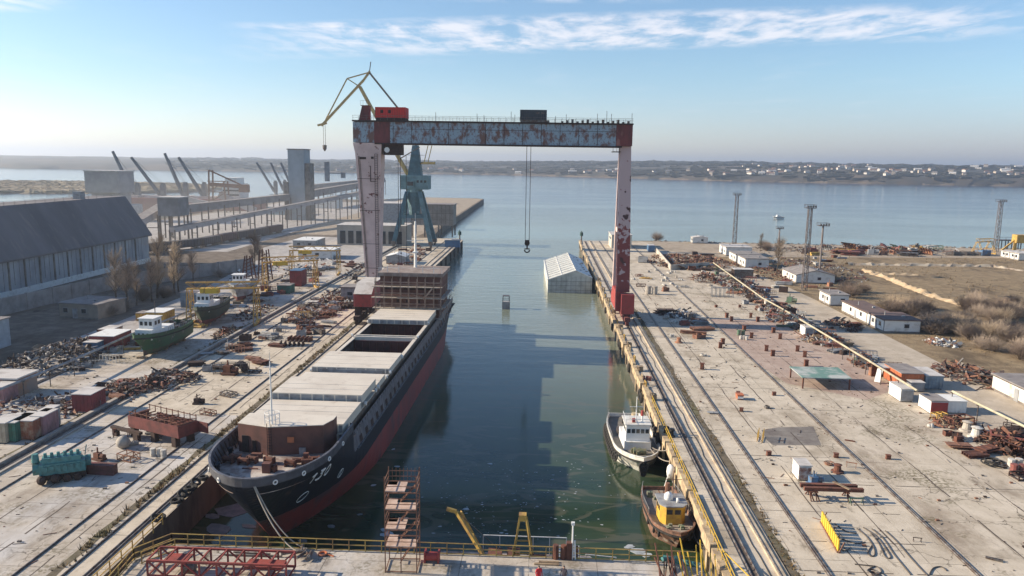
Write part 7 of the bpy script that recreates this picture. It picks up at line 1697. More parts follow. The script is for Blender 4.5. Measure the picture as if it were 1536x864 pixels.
gr = random.Random(101); kk = ['plates', 'beams', 'frame', 'section', 'pipes', 'ribs', 'machine', 'skip']
for i in range(46):
    t0 = gr.random(); it(Z2, kk[i % 8], ['rusty', 'dark rusty', 'pale rusty', 'grey', 'rusty', 'dark grey'][i % 6], 445+t0*95+gr.uniform(-14, 16), 500-t0*62+gr.uniform(-12, 10), gr.uniform(.8, 1.2))
it(Z2, 'rack', 'yellow', 444, 480, 1.3); it(Z2, 'rack', 'brown timber', 452, 478, 1.2); it(Z2, 'plates', 'white', 470, 458, 1.3)
gr = random.Random(111)
for i in range(34): it('on the strip beside the raised double rail', ['frame', 'pipes', 'plates', 'machine', 'beams', 'rack', 'timber', 'skip'][i % 8], ['rusty', 'dark grey', 'dark rusty', 'grey', 'pale rusty'][i % 5], *(lambda t0: (262+t0*230+gr.uniform(-16, 16), 570-t0*118+gr.uniform(-7, 7)))(gr.random()), gr.uniform(.7, 1.1))
gr = random.Random(102); kk3 = ['frame', 'plates', 'drum', 'machine', 'pipes', 'skip', 'rack', 'timber', 'coil', 'beams']
for i in range(40):
    t0 = gr.random(); x = 20+t0*230; it(Z3, kk3[i % 10], ['rusty', 'dark rusty', 'grey', 'pale rusty', 'red', 'white', 'dark grey'][i % 7], x, 632-t0*72+gr.uniform(-10, 14), gr.uniform(.7, 1.1))
for i in range(22):
    t0 = gr.random(); x = 95+t0*200; it(Z5, kk3[(i*3) % 10], ['grey', 'rusty', 'white', 'yellow', 'dark rusty'][i % 5], x, 556-t0*70+gr.uniform(-7, 7), gr.uniform(.6, 1.0))
for i in range(8): it('in the row beside the left scrap heap', ['frame', 'lump', 'skip', 'drum'][i % 4], ['grey', 'white', 'dark grey'][i % 3], 105+i*10, 556-i*4.5, .8)
gr = random.Random(103)
for i in range(30):
    Y = gr.uniform(215, 318); X = gr.choice((gr.uniform(-59, -45.5), gr.uniform(-52, -46))); c = rot.transposed() @ Vector((X, Y, -CAM_H)); it(Z4, ['plates', 'frame', 'skip', 'machine', 'beams', 'section'][i % 6], ['rusty', 'pale rusty', 'grey', 'dark rusty', 'brown timber' if False else 'red'][i % 5], 768-FPX*c.x/c.z, 432+FPX*c.y/c.z, 1.1)
for i in range(40):
    t0 = gr.random(); it(Z6, ['plates', 'frame', 'skip', 'machine', 'beams', 'rack', 'pipes'][i % 7], ['rusty', 'dark rusty', 'grey', 'white', 'blue', 'dark grey', 'red'][(i*3) % 7], 350+t0*170+gr.uniform(-25, 20), 452-t0*62+gr.uniform(-8, 12), gr.uniform(.9, 1.4))
for i in range(36): it(Z7, ['plates', 'beams', 'frame', 'pipes', 'section', 'skip'][i % 6], ['rusty', 'dark rusty', 'pale rusty', 'rusty', 'brown timber'][i % 5] if i % 6 != 0 else 'dark rusty', gr.uniform(992, 1062), gr.uniform(382, 408), gr.uniform(1, 1.5))
for i in range(26): it(Z8, ['lump', 'lump', 'drum', 'frame'][i % 4], ['white', 'white', 'white', 'rusty', 'concrete'][i % 5], gr.uniform(930, 1100), gr.uniform(405, 432), .9)
it(Z8, 'drum', 'concrete', 972, 441, 2.6); it(Z8, 'machine', 'pale rusty', 998, 437, 1.3); it(Z8, 'skip', 'grey', 957, 394, 2.0); it(Z8, 'plates', 'yellow', 968, 418, 1.2); it(Z8, 'rack', 'grey', 1068, 446, 2.0, 0.0)
PL = [(1080, 405), (1110, 432), (1150, 455), (1200, 490), (1260, 528), (1320, 560)]
for i in range(110):
    t0 = gr.random()*4.99; j = int(t0); f = t0-j; x = PL[j][0]*(1-f)+PL[j+1][0]*f; y = PL[j][1]*(1-f)+PL[j+1][1]*f; wd = 1.0 if j < 3 else .5
    it(Z9, ['frame', 'plates', 'skip', 'machine', 'pipes', 'drum', 'beams', 'rack', 'section', 'coil'][i % 10], ['rusty', 'dark rusty', 'grey', 'pale rusty', 'orange', 'white', 'green', 'dark grey', 'rusty', 'red', 'blue'][i % 11], x+gr.uniform(-34, 16)*wd+4, y+gr.uniform(-9, 9)*wd, gr.uniform(.8, 1.1))
for a in [(Z9, 'timber', 'brown timber', 1262, 520, 1.1), (Z9, 'ribs', 'pale rusty', 1236, 518, .8), (Z9, 'machine', 'green', 1186, 455, 1.7), (Z9, 'drum', 'white', 1149, 456, 1.6), (Z9, 'plates', 'rusty', 1280, 490, 1.4), (Z9, 'skip', 'dark rusty', 1180, 470, 1.2), (Z9, 'drum', 'orange', 1307, 563, 1.6), (Z9, 'coil', 'dark grey', 1340, 585, 1.2)]: it(*a)
for a in [('cone', 'concrete', 1450, 646, 1.4), ('cone', 'white', 1464, 656, 1.5), ('plates', 'pale rusty', 1440, 672, 1.0), ('lump', 'white', 1396, 640, .8), ('frame', 'rusty', 1430, 640, 1.2), ('frame', 'yellow', 1405, 631, .9), ('beams', 'rusty', 1452, 688, .9), ('plates', 'rusty', 1478, 678, 1.1), ('section', 'red', 1492, 668, 1.2), ('coil', 'black', 1488, 697, 1.6), ('coil', 'dark grey', 1500, 699, 1.2), ('frame', 'red', 1485, 668, 1.7), ('rack', 'dark rusty', 1505, 658, 1.5), ('drum', 'white', 1516, 703, 1.4), ('drum', 'red', 1520, 711, 1.4), ('section', 'rusty', 1526, 690, 1.5), ('plates', 'dark rusty', 1528, 668, 1.6), ('beams', 'dark rusty', 1515, 655, 1.3), ('frame', 'dark rusty', 1528, 722, 1.3), ('pipes', 'dark rusty', 1500, 665, 1.2),
 ('skip', 'rusty', 1418, 655, .7), ('skip', 'dark rusty', 1427, 658, .7), ('machine', 'rusty', 1437, 662, .8)]: it(Z10, *a)
for a in [('machine', 'blue', 1222, 727, 1.1), ('cone', 'rusty', 1256, 708, 1.0), ('coil', 'pale rusty', 1243, 697, .8), ('trestle', 'green', 1275, 757, .7), ('trestle', 'pale rusty', 1270, 700, .6), ('coil', 'white', 1055, 534, .9), ('drum', 'green', 1108, 503, 1.3), ('drum', 'white', 1111, 509, .9), ('frame', 'rusty', 1036, 486, 1.2), ('skip', 'red', 1022, 489, 1.1), ('beams', 'pale rusty', 1020, 500, 1.3), ('beams', 'orange', 1040, 497, 1.2), ('skip', 'pale rusty', 1045, 509, 1.1), ('cone', 'orange', 1018, 514, 1.1), ('drum', 'white', 1006, 506, .7), ('plates', 'grey', 1052, 487, 1.2), ('lump', 'white', 1012, 484, 1.2), ('lump', 'concrete', 1000, 478, 1.3), ('machine', 'dark grey', 1036, 479, 1.2), ('plates', 'dark rusty', 996, 470, 1.5), ('plates', 'dark grey', 1030, 473, 1.3), ('drum', 'red', 965.5, 570, .8),
 ('rack', 'yellow', 1143, 664, .9, 1.2), ('plates', 'grey', 1070, 620, .5), ('coil', 'dark grey', 1150, 612, .8), ('trestle', 'dark rusty', 1370, 812, .4), ('coil', 'dark grey', 1310, 862, .7), ('beams', 'dark grey', 1478, 838, .35), ('pipes', 'rusty', 1268, 661, .4), ('trestle', 'grey', 1400, 580, .5)]: it(Z12, *a)
for i in range(34): it(Z11, ['plates', 'frame', 'skip', 'machine', 'pipes', 'section'][i % 6], ['rusty', 'dark rusty', 'red', 'grey', 'yellow', 'orange', 'dark grey', 'green'][i % 8], gr.uniform(1205, 1395), gr.uniform(373, 384), gr.uniform(1.8, 2.8))
for i in range(9): it(Z11, 'skip', 'dark grey', 1418+i*5, 383, 1.4)
it(Z11, 'skip', 'blue', 1473, 384, 2.4); it(Z11, 'drum', 'white', 1364, 380, 2.6); it(Z11, 'section', 'red', 1320, 378, 3.0); it(Z11, 'section', 'orange', 1280, 377, 3.0)
for i in range(26): it(Z13, ['plates', 'machine', 'skip', 'pipes'][i % 4], ['grey', 'rusty', 'blue', 'red', 'dark rusty', 'orange', 'white'][i % 7], gr.uniform(1130, 1260), gr.uniform(384, 442), gr.uniform(.9, 1.4))
groups = {}
for a in ITEMS: groups.setdefault(a[:3], []).append(a)
CAT = {}
meshc = {}
for key, lst in groups.items():
    lst.sort(key=lambda a: -a[4])
    for i, (zone, kind, col, x, y, s_, rz) in enumerate(lst):
        fn, ph, cat = KIND[kind]; p = G(x, y)
        if XL+0.2 < p.x < XR-0.2 and p.y > 60: continue
        v = i % 2; kx = (kind, col, v)
        if kx in meshc: o_ = meshc[kx].copy(); COL.objects.link(o_)
        else:
            k = MB(); fn(k, random.Random(len(meshc)*7+3)); o_ = meshc[kx] = k.build(NM[kind], MN[col])
        o_.location = (p.x, p.y, 0.014); o_.rotation_euler.z = rz; o_.scale = (s_, s_, s_)
        lab = '%s %s %s' % (col if kind != 'timber' else 'brown', ph, zone)
        if len(lst) > 1: lab += ', %snearest' % ORD[i] if i else ', nearest'
        w_ = lab.split()
        tag(o_, lab, cat, 'yard gear '+zone)
print('items', len(ITEMS))
# heaps too tangled to count
def heap(px_, py_, rx, ry, h, n, mats, seed, size=(0.3, 1.2)):
    g_ = random.Random(seed); k = MB(); c = G(px_, py_)
    for i in range(n):
        a = g_.uniform(0, 6.283); q = math.sqrt(g_.random()); x = rx*q*math.cos(a); y = ry*q*math.sin(a); z = h*(1-q*q)*g_.uniform(.3, 1); k.mi = g_.randrange(len(mats)); L_ = g_.uniform(*size)*g_.choice((.35, .6, 1, 1, 1.9))
        d = Vector((g_.uniform(-1, 1), g_.uniform(-1, 1), g_.uniform(-.35, .35)))*L_; b_ = Vector((c.x+x, c.y+y, z+.1)); t_ = g_.random()
        if t_ < .45: k.bar(b_, b_+d, g_.uniform(.06, .25), g_.uniform(.04, .12))
        elif t_ < .66: k.bar(b_, b_+d*.6, g_.uniform(.4, .9), .05)
        elif t_ < .72: q2 = b_+d*.5; s2 = Vector((g_.uniform(-1, 1), g_.uniform(-1, 1), .3)).normalized()*g_.uniform(.6, 1.3); k.add([b_, b_+s2, q2+s2+Vector((0, 0, .35)), q2+Vector((0, 0, .3)), b_+d+Vector((0, 0, -.05)), b_+d+s2], [(0, 1, 2, 3), (3, 2, 5, 4)])
        elif t_ < .76: k.ring(b_, (g_.uniform(-1, 1), g_.uniform(-1, 1), 1.2), g_.uniform(.3, .6), .07, 10, 4)
        elif t_ < .9: k.tube(b_, b_+d*.8, g_.uniform(.08, .22), None, 7)
        else: k.blob((b_.x, b_.y, b_.z), .35, .3, .3, g_, .3, 6, 3)
    k.build('debris', mats, kind='stuff')
heap(78, 545, 7, 10, 3.0, 900, [rustD, steel, concD, rustD, greyp], 1)
heap(160, 508, 3, 5, 1.5, 120, [rust, rustD], 2); heap(112, 524, 4, 6, 2.2, 260, [rustD, steel], 3)
heap(1030, 393, 15, 24, 1.6, 900, [rust, rustD, rustL, timber], 4, (0.5, 2.2)); heap(1056, 420, 4, 7, 2.6, 240, [rust, rustL, rustD], 5)
heap(1120, 437, 5, 14, 1.2, 420, [rust, rustL, steel, rustD, greyp], 6); heap(1230, 508, 5, 9, .8, 220, [rust, rustL, greyp, timber], 7); heap(1180, 480, 5, 7, .9, 220, [rust, steel, greyp, rustL], 8); heap(1262, 490, 4, 6, 1.2, 200, [rust, rustD, steel], 9)
heap(1520, 672, 4, 5, 1.8, 420, [rust, rustD, rustD, rustL], 10); heap(1455, 565, 5, 8, 1.4, 330, [rustL, rust, rustD, concD], 11, (.6, 2.4)); heap(1412, 515, 3, 4, .8, 160, [whitep, greyp, rustL], 12)
heap(1290, 377, 55, 9, 2.6, 620, [rust, rustD, greyp, rustL, steel], 13, (1, 3.5)); heap(1220, 405, 14, 30, 1.6, 480, [greyp, rustD, steel, rust], 14, (.8, 2.4)); heap(1150, 412, 7, 18, 1.6, 260, [rust, rustL, rustD], 15)
heap(1300, 548, 2.5, 4, .6, 160, [rust, rustL, steel], 31); heap(1100, 425, 6, 16, 1.2, 420, [rust, rustL, steel, fw_, rustD], 32); heap(1165, 466, 5, 8, .8, 260, [rust, rustL, greyp, rustD], 33); heap(1210, 494, 3, 6, .7, 200, [rustL, timber, steel], 34); heap(1430, 636, 3, 3, .5, 160, [rust, rustL, timber], 35); heap(1080, 395, 6, 14, 1.2, 240, [rust, rustD, rustL], 36)
heap(250, 572, 5, 6, 1.0, 260, [rustD, rust, steel], 16); heap(185, 585, 5, 5, .9, 260, [rustD, rust, steel, rustL], 17); heap(90, 612, 5, 6, .8, 200, [rustD, rustL, greyp], 18); heap(495, 455, 6, 26, .8, 700, [rustD, rust, rustL, greyp], 19)
heap(1016, 472, 4.5, 5, .5, 330, [greyp, rustD, steel, whitep], 20); heap(430, 405, 14, 40, .8, 420, [rustD, greyp, rustL, whitep], 21, (.6, 2)); heap(610, 385, 6, 26, 1.0, 330, [rust, rustL, greyp], 22); heap(380, 470, 3, 10, .7, 220, [rustD, greyp, rust], 24); heap(540, 405, 3, 22, .8, 260, [rustD, rust, greyp], 25); heap(340, 500, 2, 6, .5, 120, [rustD, timber, rust], 26)
heap(20, 610, 4, 5, .6, 120, [rustL, greyp], 23)
# loose small bits scattered on the concrete
k = MB(); g_ = random.Random(90); k.mi = 0; ms = [rustD, concD, rustL, concD, concD]
for i in range(1500):
    side = g_.random() < .5
    x = g_.uniform(-60, -41.8) if side and g_.random() < .6 else (g_.uniform(-78, -61) if side else g_.uniform(24, 56)); y = 45+190*g_.random()**1.2
    k.mi = g_.randrange(5); s_ = g_.choice((.03, .05, .07, .16))
    if g_.random() < .4: a = g_.uniform(0, 3.14); k.bar((x, y, .04), (x+math.cos(a)*s_*7, y+math.sin(a)*s_*7, .04), .05)
    else: k.cb(x, y, .0, s_*2, s_*1.4, s_)
k.build('debris', ms, kind='stuff')
# ------------------------------------------------------------------ bespoke pieces
# ship-section framework on blocks (left)
o = G(190, 655); r = thing('hull_framework', 'large dark red ship section framework on supports, left of the bow', 'hull section', o, R_(-24))
k = MB()
k.box(0.2, 0.2, 1.3, 9.2, .35, 2.8); k.box(1.8, 3.2, 1.3, 10.8, 3.35, 2.6); k.box(.2, .35, 1.3, .35, 3.2, 2.8); k.box(9.0, .35, 1.3, 9.15, 3.2, 2.7); k.box(.2, .35, 1.25, 9.2, 3.2, 1.35); k.build('plating', mat('section_red', (0.17, 0.045, 0.04), (0.10, 0.03, 0.028), 0.8), r)
k = MB()
for i in range(9): x = .5+i*1.05; k.bar((x, .3, 2.8), (x, 3.2, 2.7), .12); k.bar((x, .3, 2.8), (x, .3, 3.7 if i % 2 else 3.2), .1); k.bar((x, 3.2, 2.6), (x, 3.2, 3.5), .08)
k.bar((.3, .3, 3.3), (9, .3, 3.2), .08); k.bar((.3, 3.2, 3.4), (9, 3.2, 3.3), .08); k.bar((1, .3, 2.9), (6, 3.2, 2.9), .1); k.bar((4, .3, 2.9), (9, 3.2, 2.9), .1); k.cb(4.5, 1.6, 1.4, 1.2, 1.0, 1.2); k.build('stiffeners', rust, r)
for (x, y) in ((.8, .6), (4.5, .6), (8.2, .6), (.8, 2.8), (8.2, 2.8)): k = MB(); k.cb(x, y, 0, .7, .7, 1.25); k.build('support', rustD, r)
k = MB(); k.box(-2.2, -.6, .9, 3.2, -.1, 1.25); [k.cb(x, -.35, 0, .8, .5, .9) for x in (-1.5, 2.4)]; k.build('cross_beam', rustD, r)
# teal engine
o = G(60, 727); r = thing('marine_engine', 'big teal marine engine with round ends on the left quay', 'engine', (o.x, o.y, 0), R_(28))
k = MB(); k.box(0, 0, .9, 4.4, 1.6, 2.1); k.box(.3, .2, 2.1, 4.0, 1.4, 2.7); [k.box(.4+i*.62, -.12, 1.2, .8+i*.62, 0, 1.9) for i in range(6)]; [k.tube((.6+i*.62, .8, 2.7), (.6+i*.62, .8, 3.15), .2, .16, 8) for i in range(6)]; k.tube((.2, .35, 2.5), (4.2, .35, 2.5), .14, .14, 8); k.build('block', mat('engine_teal', (0.07, 0.24, 0.24), (0.045, 0.14, 0.14), 2.0, .4, .65, .5), r)
k = MB(); k.tube((-.6, .8, 1.6), (0, .8, 1.6), .75, .75, 12); k.tube((4.4, .8, 1.8), (4.9, .8, 1.8), .6, .6, 12); k.tube((-.3, .6, 2.4), (-.3, .6, 3.3), .38, .3, 10); k.bar((4.4, .4, 2.6), (4.6, .4, 3.7), .1); k.each('casing', tealp, r)
k = MB(); [k.blob((x, -.3, .55), .5, .5, .5, rnd, .03, 10, 6) for x in (.2, 1.5)]; k.box(0, .1, .3, 4.4, 1.5, .9); [k.tube((x, -.4, .4), (x, .2, .4), .4, .4, 10) for x in (2.6, 3.6)]; k.build('mounting', rustD, r)
o = G(115, 711); k = MB(); k.box(0, 0, 0, 4.3, .9, 1.1); k.box(-.05, -.05, 1.1, 4.35, .95, 1.16); k.box(0, -.04, .5, 4.3, 0, .58); tag(k.build('box_girder', mat('girder_maroon', (0.15, 0.05, 0.045), (0.09, 0.035, 0.03), .8), loc=(o.x, o.y, 0), rz=R_(-3)), 'dark red box girder lying right beside the teal engine', 'girder')
o = G(185, 672); k = MB(); k.blob((0, 0, .75), .8, .8, .8, rnd, .02, 14, 8); tag(k.build('mooring_buoy', conc, loc=(o.x, o.y, 0), smooth=True), 'pale round buoy lying on the left quay near the red framework', 'buoy')
# hose board with hoses trailing
a = G(1232, 784); c = G(1258, 830); r = thing('hose_board', 'yellow hose board standing on edge on the lower right yard', 'board', a); d = c-a; k = MB(); n = 9
for i in range(n): p = d*(i/n); q = d*((i+.82)/n); k.bar(p+Vector((0, 0, .62)), q+Vector((0, 0, .62)), .12, 1.2)
k.build('panel', yelB, r); k = MB(); k.bar(Vector((0, 0, .1)), d+Vector((0, 0, .1)), .35, .12)
for i in range(5): p = d*(i/4); k.bar(p, p+Vector((.45, 0, 1.1)), .08)
k.build('stay', rustL, r)
HP = [[(1252, 785), (1262, 793), (1272, 798), (1285, 800)], [(1256, 806), (1270, 811), (1285, 815), (1298, 813)], [(1256, 822), (1268, 826), (1275, 822)],
 [(1285, 792), (1300, 805), (1310, 820), (1312, 832), (1306, 834), (1302, 828), (1308, 818)], [(1295, 791), (1315, 805), (1330, 825), (1336, 836), (1328, 835), (1318, 815), (1306, 800)], [(1308, 793), (1325, 808), (1340, 830), (1352, 845), (1366, 862)],
 [(1328, 796), (1345, 812), (1362, 832), (1380, 852), (1392, 864)], [(1282, 846), (1300, 848), (1316, 850), (1322, 858), (1310, 861), (1302, 855), (1312, 849)], [(1394, 862), (1400, 852), (1412, 850), (1420, 856)]]
for i, pl in enumerate(HP):
    pts = [G(x, y, .06) for x, y in pl]; sm = []
    for j in range(len(pts)-1):
        for f in (0, .25, .5, .75):
            p0 = pts[max(0, j-1)]; p1 = pts[j]; p2 = pts[j+1]; p3 = pts[min(len(pts)-1, j+2)]; f2 = f*f; f3 = f2*f
            sm.append(.5*((2*p1)+(p2-p0)*f+(2*p0-5*p1+4*p2-p3)*f2+(3*p1-p0-3*p2+p3)*f3))
    sm.append(pts[-1]); k = MB(); k.path(sm, .055, 5); tag(k.build('hose', mat('hose_grey', (0.10, 0.085, 0.075))), '%shose from the left lying on the lower right concrete' % (ORD[i] or 'first '), 'hose', 'hoses on the lower right yard')
# floodlight masts
def mast(lab, p, H, w, pole=False, head=True):
    r = thing('floodlight_mast', lab, 'mast', p); k = MB()
    if pole: k.tube((0, 0, 0), (0, 0, H), .42, .28, 8)
    else:
        for sx in (-1, 1):
            for sy in (-1, 1): k.bar((sx*w, sy*w, 0), (sx*w*.75, sy*w*.75, H), .16)
        n = int(H/1.6)
        for i in range(n):
            z = i*H/n; z2 = (i+1)*H/n; e = w*(1-.25*i/n); s_ = 1 if i % 2 else -1
            for yy in (-1, 1): k.bar((-s_*e, yy*e, z), (s_*e, yy*e, z2), .08); k.bar((yy*e, -s_*e, z), (yy*e, s_*e, z2), .08); k.bar((-e, yy*e, z), (e, yy*e, z), .09); k.bar((yy*e, -e, z), (yy*e, e, z), .09)
    k.build('frame', mat('mast_steel', (0.15, 0.11, 0.10), (0.20, 0.18, 0.17), .6), r)
    k = MB(); e = w*1.5+.35; k.box(-e, -e, H, e, e, H+.12)
    for x in (-e, e): k.bar((x, -e, H+.1), (x, e, H+1.0), .06); k.bar((x, -e, H+.1), (x, -e, H+1), .06); k.bar((x, e, H+.1), (x, e, H+1), .06); k.bar((x, -e, H+1), (x, e, H+1), .06)
    for y in (-e, e): k.bar((-e, y, H+1), (e, y, H+1), .06)
    k.build('platform', rustD, r)
    for i in range(4): k = MB(); x = -e+.3+i*(2*e-.6)/3; k.box(x-.22, -e-.25, H+.3, x+.22, -e, H+.8); k.build('lamp', steel, r)
mast('lattice floodlight mast on the shore behind the white stores', G(1101, 371), 22.6, .75)
mast('tall lattice floodlight mast beside the grey roofed house', G(1206, 436), 23.6, .62)
mast('slim single pole floodlight mast right of the lattice one', G(1229, 411), 16.0, .8, True)
mast('lattice floodlight mast far right by the yellow shore gantry', G(1493, 378), 21.6, .8)
mast('short floodlight pole on the shore near the poplar', G(1168, 366), 7.0, .7, True)
yard_gantry('small pale yellow gantry standing on the far right shore', G(1465, 382), G(1484, 381), 6.6, yellowp, False)
r = thing('jetty_trestle', 'dark piled trestle jetty reaching over water at far right', 'jetty', G(1498, 368)); k = MB()
for i in range(14): x = i*3.0; [k.bar((x, y, -4), (x, y, 2.2), .35) for y in (0, 3)]
k.box(-.5, -.5, 2.2, 42, 3.5, 2.6); k.build('deck', steel, r); k = MB(); [k.bar((i*3, 0, 2.6), (i*3, 0, 3.8), .12) for i in range(14)]; k.bar((0, 0, 3.8), (39, 0, 3.8), .12); k.build('rail', steel, r)
r = thing('mobile_crane', 'yellow machinery frame at the far right edge by the shore huts', 'machine', G(1530, 378)); k = MB(); k.box(-3, -2, 4, 4, 2, 7.5); k.bar((-2.5, 0, 0), (-2.5, 0, 4), 1.0); k.bar((3, 0, 0), (3, 0, 4), 1.0); k.bar((-3, 0, 5), (-8, 0, .5), .6); k.build('body', yellowp, r)
# ------------------------------------------------------------------ bare winter trees and scrub
barkm = mat('bark', (0.10, 0.075, 0.055), (0.06, 0.045, 0.035), 2, rough=0.95)
twm = {'grey': mat('twigs_grey', (0.31, 0.25, 0.20), (0.21, 0.165, 0.135), .5, rough=1.0), 'dark': mat('twigs_dark', (0.17, 0.125, 0.10), (0.11, 0.085, 0.07), .5, rough=1.0), 'warm': mat('twigs_warm', (0.40, 0.315, 0.225), (0.28, 0.215, 0.15), .5, rough=1.0)}
def ribbon(cr, pts, w0, w1, g_):
    """thin tapering twig: a three sided sliver along the points"""
    n = len(pts)-1; vs = []; fs = []
    for i, p in enumerate(pts):
        d = (pts[min(i+1, n)]-pts[max(i-1, 0)]).normalized(); a = Matrix.Rotation(1.0, 3, d) @ d.orthogonal().normalized(); w = w0+(w1-w0)*i/n
        vs += [p-a*w, p+a*w]
    for i in range(n): fs.append((2*i, 2*i+1, 2*i+3, 2*i+2))
    cr.add(vs, fs)
def tree_meshes(seed, H, kind, nst, tw, wk=1.0):
    g_ = random.Random(seed); tk = MB(); cr = MB()
    def spray(p, d, L_, w, sub):
        pts = [p]; dd = d.copy(); q = p.copy()
        for i in range(3):
            dd = (dd+Vector((g_.gauss(0, .16), g_.gauss(0, .16), g_.uniform(-.04, .14)))).normalized(); q = q+dd*(L_/3); pts.append(q.copy())
        ribbon(cr, pts, w, w*.35, g_)
        for i in range(sub):
            f = g_.uniform(.25, 1)*2.99; a = pts[int(f)].lerp(pts[int(f)+1], f-int(f)); e = (dd+Vector((g_.gauss(0, .6), g_.gauss(0, .6), g_.gauss(.05, .4)))).normalized(); l = L_*g_.uniform(.18, .4)
            ribbon(cr, [a, a+e*l*.55, a+(e+Vector((g_.gauss(0, .2), g_.gauss(0, .2), .15))).normalized()*l], w*.6, w*.25, g_)
    if kind == 'bush':
        for i in range(7):
            a = i*.9; q = Vector((math.cos(a)*.5, math.sin(a)*.5, H*.35)); tk.tube((math.cos(a)*.15, math.sin(a)*.15, -.1), q, .09, .04, 5, False)
        for i in range(nst):
            a = g_.uniform(0, 6.283); t_ = math.acos(1-g_.random()*.78); d = Vector((math.sin(t_)*math.cos(a), math.sin(t_)*math.sin(a), math.cos(t_))); p = Vector((d.x*.25*H*g_.random(), d.y*.25*H*g_.random(), g_.uniform(0, .3)*H))
            spray(p, d, H*g_.uniform(.45, .78), .022*wk, 7)
    else:
        wdt = .22 if kind == 'poplar' else .34; z = 0; p = Vector((0, 0, -.1)); pts = [p]
        for i in range(6): p = p+Vector((g_.gauss(0, .06), g_.gauss(0, .06), H*.15)); pts.append(p)
        for i in range(6): tk.tube(pts[i], pts[i+1], .17*(1-i*.14), .17*(1-(i+1)*.14), 6, False)
        for i in range(26):
            f = g_.uniform(.15 if kind == 'poplar' else .28, 1)*5.99; b0 = pts[int(f)].lerp(pts[int(f)+1], f-int(f)); a = g_.uniform(0, 6.283); e = Vector((math.cos(a)*wdt*2, math.sin(a)*wdt*2, 1)).normalized(); L_ = H*g_.uniform(.16, .3)*(1.2-f/9); q = b0+e*L_; tk.tube(b0, q, .055, .02, 4, False)
            for j in range(nst//26):
                s0 = b0.lerp(q, g_.uniform(.15, 1)); d = (e+Vector((g_.gauss(0, .45), g_.gauss(0, .45), g_.gauss(.2, .3)))).normalized(); spray(s0, d, H*g_.uniform(.10, .2), .020*wk, 6)
    return tk, cr
TP = {}
def tree_proto(key, *a, tw='grey', name='bare_tree'):
    tk, cr = tree_meshes(*a, tw); r = thing(name, 'x', 'tree'); ALL.remove(r); tk.build('trunk', barkm, r); cr.build('crown', twm[tw], r); TP[key] = [r, False]
tree_proto('b1', 1, 3.6, 'bush', 330, tw='grey', name='bare_bush'); tree_proto('b2', 2, 3.8, 'bush', 300, tw='dark', name='bare_bush'); tree_proto('b3', 3, 3.4, 'bush', 330, tw='warm', name='bare_bush')
tree_proto('t1', 4, 8.0, 'tree', 340, tw='grey'); tree_proto('t2', 5, 9.0, 'poplar', 420, tw='warm'); tree_proto('t4', 9, 9.0, 'tree', 460, tw='warm'); tree_proto('t3', 6, 8, 'tree', 340, tw='dark')
def plant(key, x, y, s_, lab, grp):
    r, used = TP[key]
    if not used: TP[key][1] = True; r.location = (x, y, 0); r.scale = (s_,)*3; r['label'] = lab; r['group'] = grp; r.rotation_euler.z = rnd.uniform(0, 6); ALL.append(r); return r
    return copy_tree(r, (x, y, 0), rnd.uniform(0, 6), lab, grp, (s_*rnd.uniform(.9, 1.15), s_*rnd.uniform(.9, 1.15), s_*rnd.uniform(.85, 1.1)))
g_ = random.Random(55)
bush = []
for (cx, cy, n, sx, sy) in ((1335, 466, 13, 22, 6), (1375, 470, 12, 22, 7), (1440, 495, 16, 32, 12), (1500, 505, 26, 34, 18), (1520, 470, 14, 20, 12), (1462, 468, 12, 26, 9), (1278, 440, 8, 22, 6), (1240, 420, 5, 16, 6), (1400, 500, 4, 12, 5), (1536, 530, 5, 10, 10)):
    for i in range(n):
        x, y = cx+g_.gauss(0, .5)*sx, cy+g_.gauss(0, .5)*sy
        p = G(x, y)
        if p.x < 80.5 and p.y < 205: continue
        bush.append((p, g_.uniform(.7, 1.15), 'b'+str(g_.choice((1, 1, 2, 3)))))
bush.sort(key=lambda b_: b_[0].y)
for i, (p, s_, key) in enumerate(bush):
    plant(key, p.x, p.y, s_, '%s bush in the scrub behind the right huts' % {'b1': 'leafless grey brown', 'b2': 'leafless dark', 'b3': 'leafless straw coloured'}[key], 'leafless bushes behind the right huts')
plant('t4', *G(1165, 414)[:2], 1.3, 'tall straw coloured bare poplar right of the three white stores', 'bare trees on the right bank'); plant('t2', *G(1140, 375)[:2], .7, 'low bare tree on the shore behind the white stores', 'bare trees on the right bank')
LT_ = [(176, 468, 't1', 1.25), (192, 462, 't1', 1.1), (205, 458, 't3', .9), (228, 452, 't1', 1.0), (236, 447, 't2', 1.1), (262, 440, 't2', 1.0), (268, 438, 't3', 1.0), (246, 447, 'b2', 1.0), (214, 452, 'b2', 1.0), (185, 466, 'b1', .9), (165, 474, 'b1', .8), (290, 428, 't1', .8), (382, 402, 't3', .9), (388, 397, 't1', .8), (330, 416, 'b1', .8)]
for i, (x, y, key, s_) in enumerate(LT_): plant(key, *G(x, y)[:2], s_*(1.4 if key[0] == 't' else 1), 'bare %s on the verge left of the left road, %snearest the camera' % ('poplar' if key == 't2' else ('tree' if key[0] == 't' else 'bush'), ORD[i]), 'bare trees beside the left road')
for i, (x, y) in enumerate(((985, 361), (1145, 372), (1150, 376))): plant('b2', *G(x, y)[:2], 1.1 if i == 0 else 1.0, ['round dark bush on the shore right of the pier head', 'dark bush left of the shore pole', 'dark bush just below the shore pole'][i], 'bushes on the right shore')
for r, used in TP.values():
    if not used:
        for c in list(r.children): bpy.data.objects.remove(c)
        bpy.data.objects.remove(r)
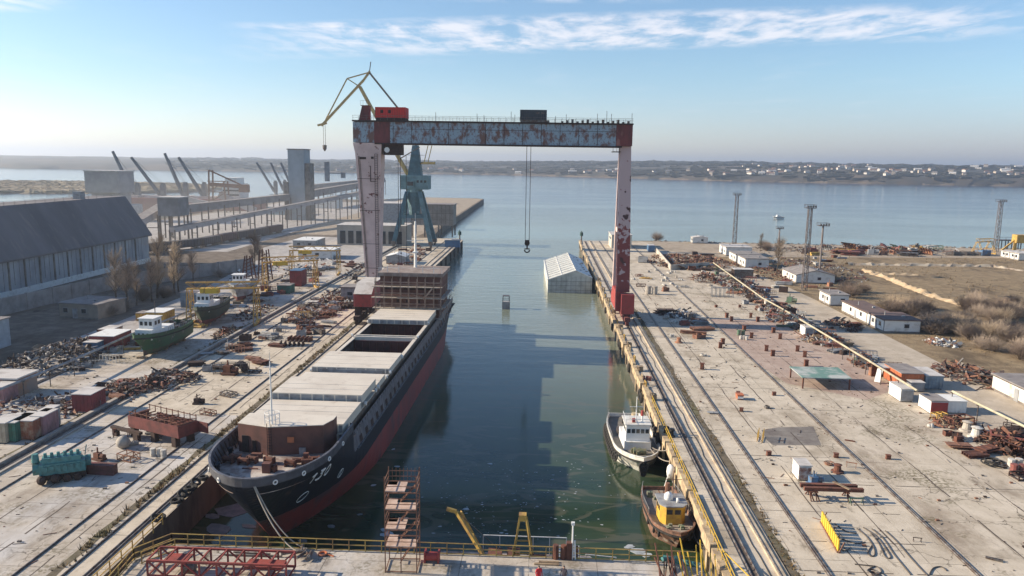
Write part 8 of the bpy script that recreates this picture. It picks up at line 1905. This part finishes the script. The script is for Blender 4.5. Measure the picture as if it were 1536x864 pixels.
# dry grass tufts over the field and reeds of the island
k = MB(); 
for i in range(9000):
    y = 95+240*g_.random()**1.3; x = g_.uniform(82, 82+y*.75) if y < 210 else g_.uniform(76, 240)
    if math.sin(x*.11+y*.05)+math.sin(y*.13-x*.07)+g_.uniform(-1, 1) < -.3: continue
    tuft(k, x, y, g_.uniform(.25, .8), g_, 3)
k.build('dry_grass', mat('dry_grass', (0.25, 0.18, 0.10), (0.14, 0.10, 0.06), .05, .4, .6, 1.0), kind='stuff')
k = MB()
for i in range(3500):
    x = g_.uniform(-930, -410); y = g_.uniform(770, 1120)
    if ((x+650)/250)**2+((y-930)/170)**2 > 1.0: continue
    s_ = g_.uniform(3, 8); k.blob((x, y, WZ+2), s_*1.6, s_, g_.uniform(1.0, 2.6), g_, .3, 5, 3)
k.build('reeds', mat('reeds', (0.30, 0.235, 0.155), (0.17, 0.14, 0.09), .02, .4, .6, 1.0), kind='stuff')
# sand ridges thrown up across the field
def ridge(pts, w, h, m_, seed):
    g2 = random.Random(seed); P_ = [G(x, y) for x, y in pts]; vs = []; fs = []; rows = []
    for a, c in zip(P_, P_[1:]):
        n = max(2, int((c-a).length/1.6))
        for i in range(n): rows.append(a.lerp(c, i/n))
    prev = None
    for i, p in enumerate(rows):
        d = (rows[min(i+1, len(rows)-1)]-rows[max(i-1, 0)]).normalized(); s_ = Vector((-d.y, d.x, 0)); ww = w*g2.uniform(.7, 1.3); hh = h*g2.uniform(.4, 1.3)
        vs += [p-s_*ww, p-s_*ww*.4+Vector((0, 0, hh*.8)), p+s_*ww*.2*g2.uniform(-1, 1)+Vector((0, 0, hh)), p+s_*ww*.5+Vector((0, 0, hh*.6)), p+s_*ww]
    for i in range(len(rows)-1):
        for j in range(4): fs.append((i*5+j, (i+1)*5+j, (i+1)*5+j+1, i*5+j+1))
    k = MB(); k.add(vs, fs); struct(k.build('ground_sand_ridge', m_, smooth=False))
snd = mat('fresh_sand', (0.46, 0.355, 0.235), (0.34, 0.25, 0.155), .5, .4, .6, 1.0)
ridge([(1295, 407), (1330, 417), (1362, 431), (1400, 445), (1440, 457), (1470, 468)], 1.3, .9, snd, 1)
ridge([(1270, 397), (1340, 398), (1420, 399), (1490, 400), (1545, 408)], 1.5, .8, mat('pale_sand', (0.42, 0.36, 0.28), (0.26, 0.20, 0.15), .2, .45, .6, 1.0), 2)
ridge([(1300, 410), (1350, 412), (1385, 413)], 1.2, .6, snd, 4)
